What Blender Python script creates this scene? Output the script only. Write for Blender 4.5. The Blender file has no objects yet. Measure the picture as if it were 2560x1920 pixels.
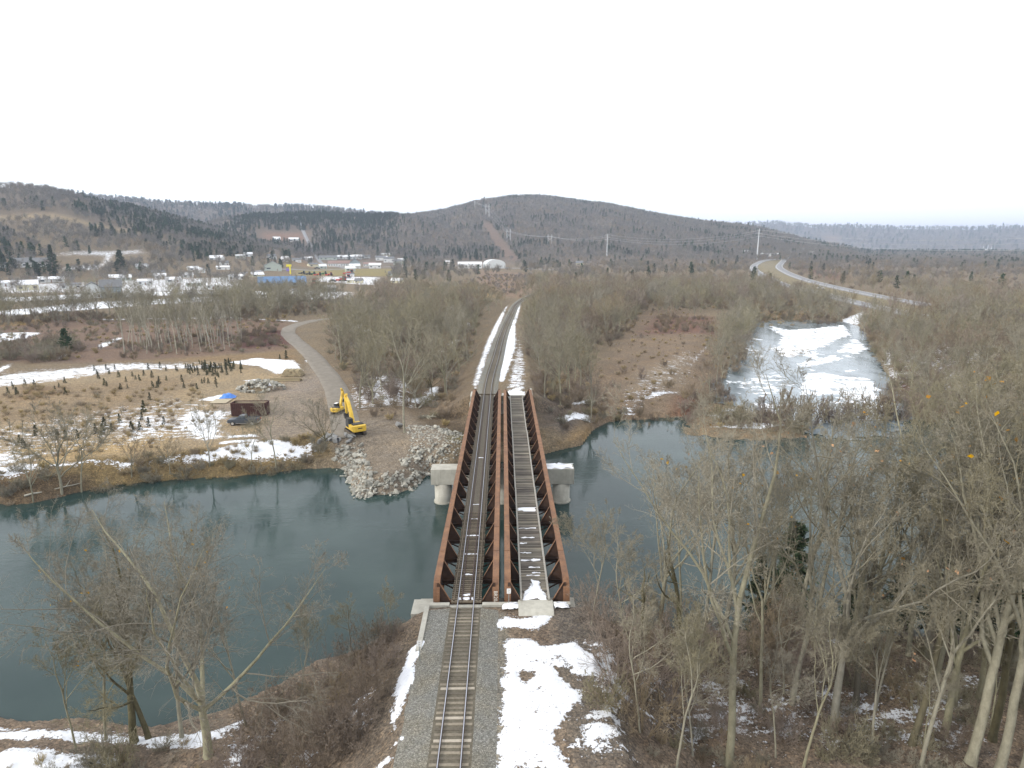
import bpy, bmesh, math, random
import numpy as np
from mathutils import Vector, Matrix

scene = bpy.context.scene
COL = scene.collection
PI = math.pi

# ------------------------------------------------------------------ camera, sky, sun, exposure
F = 1550.0                      # focal length in pixels of the 2560 px wide photograph
CAMZ = 40.3
PITCH = math.atan(345 / F)
YAW = math.atan(23 * math.cos(PITCH) / F)
cam_d = bpy.data.cameras.new("camera")
cam_d.sensor_width = 36.0
cam_d.lens = 36.0 * F / 2560
cam_d.clip_start = 0.5
cam_d.clip_end = 30000
cam = bpy.data.objects.new("camera", cam_d)
COL.objects.link(cam)
cam.location = (0, 0, CAMZ)
cam.rotation_euler = (PI / 2 - PITCH, 0, -YAW)
scene.camera = cam

SUN_EL, SUN_AZ = math.radians(27), math.radians(242)   # compass style: 0 = +Y, clockwise
world = bpy.data.worlds.new("World")
scene.world = world
world.use_nodes = True
wn = world.node_tree
wn.nodes.clear()
w_out = wn.nodes.new("ShaderNodeOutputWorld")
w_bg = wn.nodes.new("ShaderNodeBackground")
w_sky = wn.nodes.new("ShaderNodeTexSky")
w_sky.sky_type = 'NISHITA'
w_sky.sun_disc = False
w_sky.sun_elevation = SUN_EL
w_sky.sun_rotation = SUN_AZ
w_sky.dust_density = 3.0
w_mix = wn.nodes.new("ShaderNodeMix")
w_mix.data_type = 'RGBA'
w_mix.inputs['Factor'].default_value = 0.80            # thin high overcast over most of the sky
w_mix.inputs['B'].default_value = (12.6, 12.8, 13.2, 1)
wn.links.new(w_sky.outputs[0], w_mix.inputs['A'])
wn.links.new(w_mix.outputs['Result'], w_bg.inputs['Color'])
w_bg.inputs['Strength'].default_value = 0.13
wn.links.new(w_bg.outputs[0], w_out.inputs[0])

sun_d = bpy.data.lights.new("sun", 'SUN')
sun_d.energy = 2.3
sun_d.angle = math.radians(8)
sun_d.color = (1.0, 0.955, 0.88)
sun = bpy.data.objects.new("sun", sun_d)
COL.objects.link(sun)
sun.rotation_euler = (PI / 2 - SUN_EL, 0, PI - SUN_AZ)
sd = Vector((math.sin(SUN_AZ) * math.cos(SUN_EL), math.cos(SUN_AZ) * math.cos(SUN_EL), math.sin(SUN_EL)))
sun.rotation_euler = sd.to_track_quat('Z', 'Y').to_euler()

scene.view_settings.view_transform = 'Standard'
scene.view_settings.look = 'None'
scene.view_settings.exposure = 0.14
scene.view_settings.gamma = 1.0
scene.render.engine = 'CYCLES'
cy = scene.cycles
cy.max_bounces = 4
cy.diffuse_bounces = 2
cy.glossy_bounces = 2
cy.transmission_bounces = 2
cy.volume_bounces = 0
cy.transparent_max_bounces = 4
cy.caustics_reflective = False
cy.caustics_refractive = False
cy.use_denoising = True
cy.denoiser = 'OPENIMAGEDENOISE'
cy.denoising_input_passes = 'RGB_ALBEDO_NORMAL'

HAZE = 0.00013
# ------------------------------------------------------------------ helpers
_fw = np.array([math.sin(YAW) * math.cos(PITCH), math.cos(YAW) * math.cos(PITCH), -math.sin(PITCH)])
_rt = np.array([math.cos(YAW), -math.sin(YAW), 0.0])
_up = np.cross(_rt, _fw)


def ray(x, y):
    return _fw + (x - 1280) / F * _rt + (960 - y) / F * _up


def G(x, y, z=4.0):
    """survey point of the photograph -> place on the level z"""
    d = ray(x, y)
    t = (z - CAMZ) / d[2]
    return (d[0] * t, d[1] * t)


def GD(x, y, dist):
    """survey bearing -> point at a horizontal distance"""
    d = ray(x, y)
    t = dist / math.hypot(d[0], d[1])
    return (d[0] * t, d[1] * t, CAMZ + d[2] * t)


def tag(o, label=None, cat=None, group=None, kind=None):
    if label: o['label'] = label
    if cat: o['category'] = cat
    if group: o['group'] = group
    if kind: o['kind'] = kind
    return o


def empty(name, loc, rz=0.0, label=None, cat=None, group=None):
    o = bpy.data.objects.new(name, None)
    o.empty_display_size = 0.5
    o.location = loc
    o.rotation_euler = (0, 0, rz)
    COL.objects.link(o)
    return tag(o, label, cat, group)


def np_mesh(name, V, quads=None, tris=None, mats=None, mat_idx=None, smooth=False):
    me = bpy.data.meshes.new(name)
    V = np.asarray(V, dtype=np.float32)
    loops, starts = [], []
    n = 0
    if quads is not None and len(quads):
        q = np.asarray(quads, dtype=np.int32)
        loops.append(q.ravel()); starts.append(np.arange(len(q)) * 4); n += len(q) * 4
    if tris is not None and len(tris):
        t = np.asarray(tris, dtype=np.int32)
        loops.append(t.ravel()); starts.append(np.arange(len(t)) * 3 + n); n += len(t) * 3
    L = np.concatenate(loops); S = np.concatenate(starts).astype(np.int32)
    me.vertices.add(len(V)); me.vertices.foreach_set('co', V.ravel())
    me.loops.add(len(L)); me.loops.foreach_set('vertex_index', L)
    me.polygons.add(len(S)); me.polygons.foreach_set('loop_start', S)
    if mat_idx is not None:
        me.polygons.foreach_set('material_index', np.asarray(mat_idx, dtype=np.int32))
    if smooth:
        me.polygons.foreach_set('use_smooth', np.ones(len(S), dtype=bool))
    me.update(calc_edges=True)
    for m in (mats or []):
        me.materials.append(m)
    return me


def link(name, me, parent=None, loc=(0, 0, 0), rot=(0, 0, 0)):
    o = bpy.data.objects.new(name, me)
    o.location = loc
    o.rotation_euler = rot
    COL.objects.link(o)
    if parent is not None:
        o.parent = parent
    return o


class MB:
    """collects boxes, bars, tubes and prisms into one mesh"""
    def __init__(s):
        s.v, s.f = [], []

    def add(s, vs, fs):
        b = len(s.v)
        s.v += [tuple(map(float, p)) for p in vs]
        s.f += [tuple(i + b for i in f) for f in fs]
        return s

    def box(s, x0, x1, y0, y1, z0, z1, M=None):
        vs = [Vector(p) for p in ((x0, y0, z0), (x1, y0, z0), (x1, y1, z0), (x0, y1, z0), (x0, y0, z1), (x1, y0, z1), (x1, y1, z1), (x0, y1, z1))]
        if M is not None: vs = [M @ p for p in vs]
        return s.add(vs, [(0, 3, 2, 1), (4, 5, 6, 7), (0, 1, 5, 4), (1, 2, 6, 5), (2, 3, 7, 6), (3, 0, 4, 7)])

    def prism(s, poly, axis, a, b, M=None):
        """polygon in the plane normal to axis ('x': (y,z), 'y': (x,z), 'z': (x,y)), extruded a..b"""
        n = len(poly)
        def P(p, t):
            q = {'x': (t, p[0], p[1]), 'y': (p[0], t, p[1]), 'z': (p[0], p[1], t)}[axis]
            q = Vector(q)
            return M @ q if M is not None else q
        vs = [P(p, a) for p in poly] + [P(p, b) for p in poly]
        fs = [tuple(range(n)), tuple(range(2 * n - 1, n - 1, -1))]
        fs += [(i, i + n, (i + 1) % n + n, (i + 1) % n) for i in range(n)]
        return s.add(vs, fs)

    def bar(s, p, q, w, h=None):
        """rectangular bar from p to q"""
        h = h or w
        p, q = Vector(p), Vector(q)
        d = (q - p)
        L = d.length
        d.normalize()
        up = Vector((0, 0, 1)) if abs(d.z) < 0.95 else Vector((0, 1, 0))
        a = d.cross(up).normalized(); b = a.cross(d).normalized()
        M = Matrix((( a.x, d.x, b.x, p.x), (a.y, d.y, b.y, p.y), (a.z, d.z, b.z, p.z), (0, 0, 0, 1)))
        return s.box(-w / 2, w / 2, 0, L, -h / 2, h / 2, M)

    def tube(s, pts, r, n=8, cap=True):
        pts = [Vector(p) for p in pts]
        rs = r if isinstance(r, (list, tuple)) else [r] * len(pts)
        vs, fs = [], []
        a = None
        for i, p in enumerate(pts):
            d = (pts[min(i + 1, len(pts) - 1)] - pts[max(i - 1, 0)]).normalized()
            if a is None:
                up = Vector((0, 0, 1)) if abs(d.z) < 0.9 else Vector((1, 0, 0))
                a = d.cross(up).normalized()
            else:
                a = (a - d * a.dot(d)).normalized()
            b = d.cross(a)
            for k in range(n):
                t = 2 * PI * k / n
                vs.append(p + (a * math.cos(t) + b * math.sin(t)) * rs[i])
        for i in range(len(pts) - 1):
            for k in range(n):
                fs.append((i * n + k, i * n + (k + 1) % n, (i + 1) * n + (k + 1) % n, (i + 1) * n + k))
        if cap:
            fs.append(tuple(range(n - 1, -1, -1)))
            fs.append(tuple(range((len(pts) - 1) * n, len(pts) * n)))
        return s.add(vs, fs)

    def build(s, name, mat, parent=None, bevel=0.0, smooth=False, loc=(0, 0, 0), rot=(0, 0, 0)):
        me = bpy.data.meshes.new(name)
        me.from_pydata(s.v, [], s.f)
        bm = bmesh.new()
        bm.from_mesh(me)
        bmesh.ops.recalc_face_normals(bm, faces=bm.faces)
        if bevel > 0:
            eds = [e for e in bm.edges if len(e.link_faces) == 2 and e.calc_face_angle(0) > 0.5]
            bmesh.ops.bevel(bm, geom=eds, offset=bevel, segments=2, profile=0.6, affect='EDGES')
        bm.to_mesh(me)
        bm.free()
        if smooth:
            me.polygons.foreach_set('use_smooth', np.ones(len(me.polygons), dtype=bool))
        me.materials.append(mat)
        return link(name, me, parent, loc, rot)


# ------------------------------------------------------------------ materials
def mat_new(name):
    m = bpy.data.materials.new(name)
    m.use_nodes = True
    nt = m.node_tree
    return m, nt, nt.nodes['Principled BSDF']


def N(nt, kind, **kw):
    n = nt.nodes.new(kind)
    for k, v in kw.items():
        setattr(n, k, v)
    return n


def noise(nt, scale, detail=4, rough=0.6, coord=None, dist=0.0):
    n = N(nt, 'ShaderNodeTexNoise')
    n.inputs['Scale'].default_value = scale
    n.inputs['Detail'].default_value = detail
    n.inputs['Roughness'].default_value = rough
    n.inputs['Distortion'].default_value = dist
    if coord is not None: nt.links.new(coord, n.inputs['Vector'])
    return n.outputs['Fac']


def ramp(nt, fac, stops):
    r = N(nt, 'ShaderNodeValToRGB')
    el = r.color_ramp.elements
    while len(el) > 1: el.remove(el[-1])
    el[0].position = stops[0][0]; el[0].color = (*stops[0][1], 1)
    for p, c in stops[1:]:
        e = el.new(p); e.color = (*c, 1)
    nt.links.new(fac, r.inputs['Fac'])
    return r.outputs['Color']


def mathn(nt, op, a, b=None, c=None, clamp=False):
    n = N(nt, 'ShaderNodeMath', operation=op, use_clamp=clamp)
    for i, v in enumerate((a, b, c)):
        if v is None: continue
        if isinstance(v, (int, float)): n.inputs[i].default_value = v
        else: nt.links.new(v, n.inputs[i])
    return n.outputs[0]


def mixc(nt, fac, a, b, blend='MIX'):
    n = N(nt, 'ShaderNodeMix', data_type='RGBA', blend_type=blend)
    for s, v in (('Factor', fac), ('A', a), ('B', b)):
        if isinstance(v, (int, float)): n.inputs[s].default_value = v
        elif isinstance(v, tuple): n.inputs[s].default_value = (*v, 1)
        else: nt.links.new(v, n.inputs[s])
    return n.outputs['Result']


def bump(nt, bsdf, h, strength=0.4, dist=0.05):
    b = N(nt, 'ShaderNodeBump')
    b.inputs['Strength'].default_value = strength
    b.inputs['Distance'].default_value = dist
    nt.links.new(h, b.inputs['Height'])
    nt.links.new(b.outputs[0], bsdf.inputs['Normal'])


def geo_pos(nt):
    return N(nt, 'ShaderNodeNewGeometry').outputs['Position']


def obj_pos(nt):
    return N(nt, 'ShaderNodeTexCoord').outputs['Object']


def mottled(name, c0, c1, scale=3.0, rough=0.8, metallic=0.0, detail=6, bmp=0.0, coord='world', rnd=0.0, spec=0.3):
    """two related tones mixed by noise; rnd: brightness spread between objects"""
    m, nt, b = mat_new(name)
    co = geo_pos(nt) if coord == 'world' else obj_pos(nt)
    f = noise(nt, scale, detail, 0.65, co)
    c = ramp(nt, f, [(0.3, c0), (0.7, c1)])
    if rnd:
        oi = N(nt, 'ShaderNodeObjectInfo')
        v = mathn(nt, 'MULTIPLY_ADD', oi.outputs['Random'], 2 * rnd, 1 - rnd)
        h = N(nt, 'ShaderNodeVectorMath', operation='SCALE')
        nt.links.new(c, h.inputs[0]); nt.links.new(v, h.inputs['Scale'])
        c = h.outputs[0]
    nt.links.new(c, b.inputs['Base Color'])
    b.inputs['Roughness'].default_value = rough
    b.inputs['Metallic'].default_value = metallic
    b.inputs['Specular IOR Level'].default_value = spec
    if bmp: bump(nt, b, f, bmp, 0.05)
    return m


MT = {}
MT['concrete'] = None
def make_concrete():
    m, nt, b = mat_new('concrete')
    co = geo_pos(nt)
    mp = N(nt, 'ShaderNodeMapping'); mp.inputs['Scale'].default_value = (2.5, 2.5, 0.35)
    nt.links.new(co, mp.inputs['Vector'])
    st = noise(nt, 1.0, 6, 0.65, mp.outputs[0])
    f = noise(nt, 0.9, 6, 0.6, co)
    c = ramp(nt, f, [(0.3, (.36, .345, .295)), (0.7, (.50, .485, .42))])
    c = mixc(nt, mathn(nt, 'MULTIPLY', ramp(nt, st, [(0.5, (0, 0, 0)), (0.75, (1, 1, 1))]), 0.4), c, (.20, .185, .15))
    nt.links.new(c, b.inputs['Base Color'])
    b.inputs['Roughness'].default_value = .9
    bump(nt, b, noise(nt, 8, 5, .6, co), .25, .02)
    return m
MT['concrete'] = make_concrete()


def make_rust():
    m, nt, b = mat_new('weathering_steel')
    co = geo_pos(nt)
    f = noise(nt, 0.8, 7, 0.7, co)
    g = noise(nt, 9, 4, 0.6, co)
    c = ramp(nt, f, [(0.3, (.105, .060, .038)), (0.5, (.215, .107, .052)), (0.7, (.31, .168, .083))])
    c = mixc(nt, 0.35, c, ramp(nt, g, [(0.3, (.115, .060, .039)), (0.7, (.22, .112, .058))]))
    mp = N(nt, 'ShaderNodeMapping'); mp.inputs['Scale'].default_value = (4, 1.2, .25)
    nt.links.new(co, mp.inputs['Vector'])
    st = noise(nt, 1.2, 5, .6, mp.outputs[0])
    c = mixc(nt, mathn(nt, 'MULTIPLY', ramp(nt, st, [(0.52, (0, 0, 0)), (0.7, (1, 1, 1))]), .45), c, (.075, .042, .032))
    nt.links.new(c, b.inputs['Base Color'])
    b.inputs['Roughness'].default_value = .82
    return m
MT['rust'] = make_rust()
MT['rust_web'] = mottled('dark_steel_web', (.040, .027, .022), (.105, .060, .040), .9, .85)  # webs, knee braces and floor beams: darker brown than the flanges
MT['rust_dark'] = mottled('dark_weathering_steel', (.035, .024, .02), (.085, .045, .03), 1.5, .85)
MT['rail_top'] = mottled('polished_rail_head', (.42, .43, .47), (.52, .53, .57), 4, .28, 1.0)
MT['rail_side'] = mottled('rusty_rail_web', (.05, .032, .026), (.10, .065, .05), 6, .8)
MT['guard_rail'] = mottled('old_guard_rail_steel', (.06, .042, .04), (.12, .085, .075), 6, .7)
MT['tie'] = mottled('weathered_tie_timber', (.085, .068, .05), (.17, .14, .10), 5, .9, rnd=.35)
MT['tie_old'] = mottled('dusty_tie_timber', (.15, .128, .096), (.235, .205, .158), 5, .9, rnd=.4)
MT['tie_pale'] = mottled('pale_new_tie', (.34, .30, .24), (.44, .39, .32), 5, .9)
MT['deck'] = None


def make_deck():
    m, nt, b = mat_new('grey_deck_planks')
    co = geo_pos(nt)
    mp = N(nt, 'ShaderNodeMapping'); mp.inputs['Scale'].default_value = (.25, 3.4, 1)
    nt.links.new(co, mp.inputs['Vector'])
    f = noise(nt, 1.0, 5, .7, mp.outputs[0])
    g = noise(nt, .35, 3, .6, co)
    c = ramp(nt, f, [(0.3, (.06, .049, .042)), (0.5, (.135, .117, .10)), (0.70, (.28, .26, .225))])
    c = mixc(nt, mathn(nt, 'MULTIPLY', ramp(nt, g, [(.4, (0, 0, 0)), (.62, (1, 1, 1))]), .55), c, (.20, .185, .145))
    sx = N(nt, 'ShaderNodeSeparateXYZ'); nt.links.new(co, sx.inputs[0])
    wn_ = N(nt, 'ShaderNodeTexWhiteNoise', noise_dimensions='1D')
    nt.links.new(mathn(nt, 'FLOOR', mathn(nt, 'MULTIPLY', mathn(nt, 'SUBTRACT', sx.outputs[1], 53.4), 1 / .27)), wn_.inputs['W'])
    c = mixc(nt, 1.0, c, ramp(nt, wn_.outputs[0], [(0, (.42, .40, .38)), (.5, (.85, .84, .82)), (.85, (1.2, 1.18, 1.12)), (1, (1.7, 1.65, 1.5))]), 'MULTIPLY')
    nt.links.new(c, b.inputs['Base Color'])
    b.inputs['Roughness'].default_value = .9
    return m
MT['deck'] = make_deck()
MT['curb'] = mottled('weathered_curb_timber', (.26, .245, .215), (.38, .36, .32), 3, .9)
MT['snow'] = mottled('snow', (.80, .82, .86), (.90, .91, .93), 2, .6, spec=.2)
MT['sign_white'] = mottled('white_sign_face', (.78, .78, .76), (.84, .84, .82), 6, .5)
MT['black'] = mottled('black_lettering', (.03, .03, .03), (.05, .05, .05), 6, .6)
MT['white_paint'] = mottled('white_lettering', (.66, .64, .57), (.80, .78, .70), 20, .7)
MT['galv'] = mottled('galvanised_post', (.22, .24, .23), (.34, .36, .35), 10, .55, .4)
MT['yellow'] = mottled('dusty_yellow_paint', (.62, .40, .045), (.78, .53, .08), 2.5, .5)
MT['yellow_pale'] = mottled('sunbleached_yellow_paint', (.70, .52, .16), (.82, .62, .22), 2.5, .5)
MT['dark_metal'] = mottled('dark_machine_metal', (.03, .03, .032), (.07, .068, .065), 4, .55, .2)
MT['mud_metal'] = mottled('muddy_track_steel', (.085, .07, .055), (.17, .145, .115), 4, .85)
MT['glass'] = mottled('dark_window_glass', (.025, .035, .045), (.05, .065, .08), 2, .08, spec=.8)
MT['truck_paint'] = mottled('dark_slate_truck_paint', (.06, .07, .085), (.085, .097, .115), 2, .32, .35)
MT['tyre'] = mottled('tyre_rubber', (.02, .02, .02), (.04, .038, .036), 6, .9)
MT['rim'] = mottled('alloy_rim', (.5, .5, .5), (.65, .65, .65), 6, .35, .7)
MT['lamp_clear'] = mottled('headlight_lens', (.7, .7, .7), (.85, .85, .85), 6, .15)
MT['lamp_red'] = mottled('tail_light_lens', (.4, .03, .02), (.5, .05, .03), 6, .2)
MT['box_rust'] = mottled('dark_red_rusty_panel', (.045, .022, .02), (.095, .042, .034), 2.5, .8)
MT['box_rim'] = mottled('pale_rusty_rim', (.27, .22, .15), (.38, .31, .22), 3, .8)
MT['tarp'] = mottled('blue_tarpaulin', (.05, .17, .52), (.10, .25, .66), 2, .4)
MT['plywood'] = mottled('plywood_sheet', (.34, .29, .2), (.44, .38, .27), 2, .85)
MT['log'] = mottled('pale_log', (.27, .22, .14), (.40, .34, .22), 3, .9, rnd=.25)
MT['rock'] = mottled('pale_riprap_stone', (.24, .232, .198), (.41, .396, .345), 1.2, .9, bmp=.3, rnd=.25)
MT['rock_grey'] = mottled('grey_boulder_stone', (.19, .19, .185), (.31, .31, .30), 1.2, .9, bmp=.3, rnd=.25)
MT['skin'] = mottled('skin', (.42, .26, .19), (.48, .30, .22), 8, .6)
MT['cloth_dark'] = mottled('dark_work_clothes', (.025, .028, .035), (.045, .05, .06), 8, .9)
# ------------------------------------------------------------------ terrain
def sstep(a, b, x):
    t = np.clip((x - a) / (b - a), 0, 1)
    return t * t * (3 - 2 * t)


def vnoise(X, Y, s, seed=0):
    """cheap smooth value noise, about -1..1"""
    rs = np.random.RandomState(seed)
    out = np.zeros_like(X)
    for k in range(7):
        a = rs.rand() * 2 * PI; f = (0.6 + 0.9 * rs.rand()) / s; p = rs.rand(2) * 6.28
        u = X * math.cos(a) + Y * math.sin(a); v = -X * math.sin(a) + Y * math.cos(a)
        out += np.sin(u * f * 6.28 + p[0] + 1.7 * np.sin(v * f * 3.1 + p[1]))
    return out / 4.0


def poly_sd(X, Y, poly, reach):
    """signed distance to a polygon (negative inside); 1e6 beyond reach"""
    P = np.asarray(poly, float)
    out = np.full(X.shape, 1e6)
    m = (X > P[:, 0].min() - reach) & (X < P[:, 0].max() + reach) & (Y > P[:, 1].min() - reach) & (Y < P[:, 1].max() + reach)
    if not m.any(): return out
    x, y = X[m], Y[m]
    d = np.full(x.shape, 1e12); ins = np.zeros(x.shape, bool)
    n = len(P)
    for i in range(n):
        ax, ay = P[i]; bx, by = P[(i + 1) % n]
        ex, ey = bx - ax, by - ay
        t = np.clip(((x - ax) * ex + (y - ay) * ey) / (ex * ex + ey * ey + 1e-12), 0, 1)
        d = np.minimum(d, (x - ax - t * ex) ** 2 + (y - ay - t * ey) ** 2)
        c = ((ay > y) != (by > y)) & (x < (bx - ax) * (y - ay) / (by - ay + 1e-12) + ax)
        ins ^= c
    d = np.sqrt(d)
    out[m] = np.where(ins, -d, d)
    return out


def line_d(X, Y, pts, reach):
    """distance to a polyline, and the height interpolated along it when pts carry z"""
    P = np.asarray(pts, float)
    out = np.full(X.shape, 1e6); zz = np.zeros(X.shape)
    m = (X > P[:, 0].min() - reach) & (X < P[:, 0].max() + reach) & (Y > P[:, 1].min() - reach) & (Y < P[:, 1].max() + reach)
    if not m.any(): return out, zz
    x, y = X[m], Y[m]
    d = np.full(x.shape, 1e12); z = np.zeros(x.shape)
    for i in range(len(P) - 1):
        ax, ay = P[i][:2]; bx, by = P[i + 1][:2]
        ex, ey = bx - ax, by - ay
        t = np.clip(((x - ax) * ex + (y - ay) * ey) / (ex * ex + ey * ey + 1e-12), 0, 1)
        dd = (x - ax - t * ex) ** 2 + (y - ay - t * ey) ** 2
        k = dd < d
        d[k] = dd[k]
        if P.shape[1] > 2: z[k] = (P[i][2] + t * (P[i + 1][2] - P[i][2]))[k]
    out[m] = np.sqrt(d); zz[m] = z
    return out, zz


NEAR_X = [-400, -120, -44, -30, -24.6, -20.9, -18.5, -12.6, -9, 7.4, 10, 18.6, 27, 44, 90, 200, 400]
NEAR_Y = [62, 48, 47, 46, 47.2, 50.7, 54.5, 57.0, 58.2, 60.3, 59.5, 58, 57.9, 57, 59, 66, 90]
FAR_X = [-400, -160, -120, -80, -75, -67, -54, -41, -33, -12, 8, 16, 20, 24, 50, 95, 140, 250, 400]
FAR_Y = [105, 85, 87, 93.5, 95.4, 102.8, 104.5, 108.7, 110.5, 107, 118, 123, 134, 140, 146, 143, 140, 152, 180]
SPIT = [G(*p, 1.2) for p in ((842, 1140), (858, 1175), (878, 1215), (892, 1232), (930, 1224), (985, 1222), (1030, 1208), (1062, 1184), (1100, 1150), (1130, 1120), (1150, 1090), (1100, 1060), (1000, 1050), (900, 1050), (840, 1090))]
POND = [G(*p, 0.3) for p in ((1890, 805), (1960, 800), (2060, 800), (2125, 806), (2150, 835), (2160, 870), (2185, 920), (2215, 965), (2240, 1000), (2250, 1040), (2210, 1078), (2090, 1088), (2010, 1070), (1960, 1035), (1880, 1015), (1800, 1000), (1800, 960), (1840, 935), (1850, 900), (1865, 860), (1880, 830))]
TRACK = [(-3.6, -30), (-3.6, 140), (-3.2, 160), (-2.3, 181), (-0.9, 221), (0.7, 254), (3.4, 299), (8.0, 363), (16, 415), (32, 480), (60, 560), (100, 650)]


def smooth_path(pts, step):
    P = [Vector((*p, 0)) for p in pts]
    out = []
    for i in range(len(P) - 1):
        p0, p1, p2, p3 = P[max(i - 1, 0)], P[i], P[i + 1], P[min(i + 2, len(P) - 1)]
        n = max(1, int((p2 - p1).length / step))
        l = (p2 - p1).length
        m1 = (p2 - p0).normalized() * l if (p2 - p0).length else Vector(); m2 = (p3 - p1).normalized() * l
        for k in range(n):
            t = k / n
            out.append((p1 * (2 * t**3 - 3 * t**2 + 1) + m1 * (t**3 - 2 * t**2 + t) + p2 * (-2 * t**3 + 3 * t**2) + m2 * (t**3 - t**2)).to_2d())
    out.append(P[-1].to_2d())
    return [(p.x, p.y) for p in out]


TRK = smooth_path(TRACK, 2.0)
TRK_Y = np.array([p[1] for p in TRK]); TRK_X = np.array([p[0] for p in TRK])
HW_L = [G(*p, 6.5) for p in ((1960, 655), (1905, 657), (1886, 664), (1888, 676), (1912, 690), (1960, 712), (2040, 730), (2140, 756), (2300, 790))]
HW_R = [G(*p, 6.5) for p in ((2120, 643), (2040, 645), (1985, 650), (1955, 658), (1948, 668), (1965, 680), (2010, 698), (2080, 716), (2180, 737), (2330, 765))]
HW_L = smooth_path(HW_L, 12); HW_R = smooth_path(HW_R, 12)
ROAD = [G(*p, 3.9) for p in ((868, 1090), (862, 1050), (850, 1000), (832, 955), (806, 918), (782, 890), (752, 862), (728, 842), (720, 828), (738, 812), (790, 800), (850, 792))]
ROAD = smooth_path(ROAD, 3)

# skylines: (pixel x, pixel y) of the tree tops, distance of the ridge, of its foot, and how fast it falls behind
RIDGES = [
    ([(-500, 440), (-200, 440), (0, 455), (80, 460), (116, 465), (174, 477), (231, 492), (330, 508), (430, 535), (520, 560), (620, 590), (700, 612)], 1500, 760, 700),
    ([(-300, 470), (100, 480), (289, 491), (382, 501), (498, 505), (637, 516), (752, 514), (856, 521), (1000, 535), (1150, 560), (1300, 600)], 3000, 2100, 900),
    ([(380, 600), (480, 565), (560, 540), (640, 533), (800, 529), (961, 530), (1018, 533), (1080, 545), (1160, 570), (1240, 604)], 1900, 1350, 700),
    ([(840, 600), (940, 565), (1020, 535), (1100, 523), (1157, 512), (1215, 496), (1273, 486), (1331, 484), (1389, 488), (1505, 505), (1620, 528), (1736, 547), (1852, 559), (1910, 569), (1968, 584), (2026, 600), (2080, 612)], 2300, 1330, 900),
    ([(-900, 560), (300, 560), (1500, 560), (1898, 557), (1944, 558), (2025, 565), (2141, 568), (2315, 570), (2430, 571), (2560, 567), (2900, 560), (3400, 556)], 7000, 5200, 1500),
]
RPROF = []
for prof, R, R0, RB in RIDGES:
    az = []; zz = []
    for x, y in prof:
        X, Y, Z = GD(x, y, R)
        az.append(math.atan2(X, Y)); zz.append(Z - 11.0)
    RPROF.append((np.array(az), np.array(zz), R, R0, RB))


def hills(X, Y, base):
    r = np.hypot(X, Y); a = np.arctan2(X, Y)
    z = base.copy()
    for az, zz, R, R0, RB in RPROF:
        rj = R * (1 + 0.02 * np.sin(a * 23) + 0.01 * np.sin(a * 57 + 1))
        top = np.interp(a, az, zz) + vnoise(X, Y, 240, 5) * (2 if R < 5000 else 9)
        fade = sstep(az[0] - 0.12, az[0], a) * (1 - sstep(az[-1], az[-1] + 0.05, a)) if R < 5000 else 1.0
        up = np.clip((r - R0) / (rj - R0), 0, 1)
        up = up ** 1.25 * (1 + 0.5 * up * (1 - up))
        dn = np.clip((r - rj) / RB, 0, 1)
        h = (top - 5) * up * (1 - 0.75 * dn * dn) * fade
        z = np.maximum(z, base + h)
    return z


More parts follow.
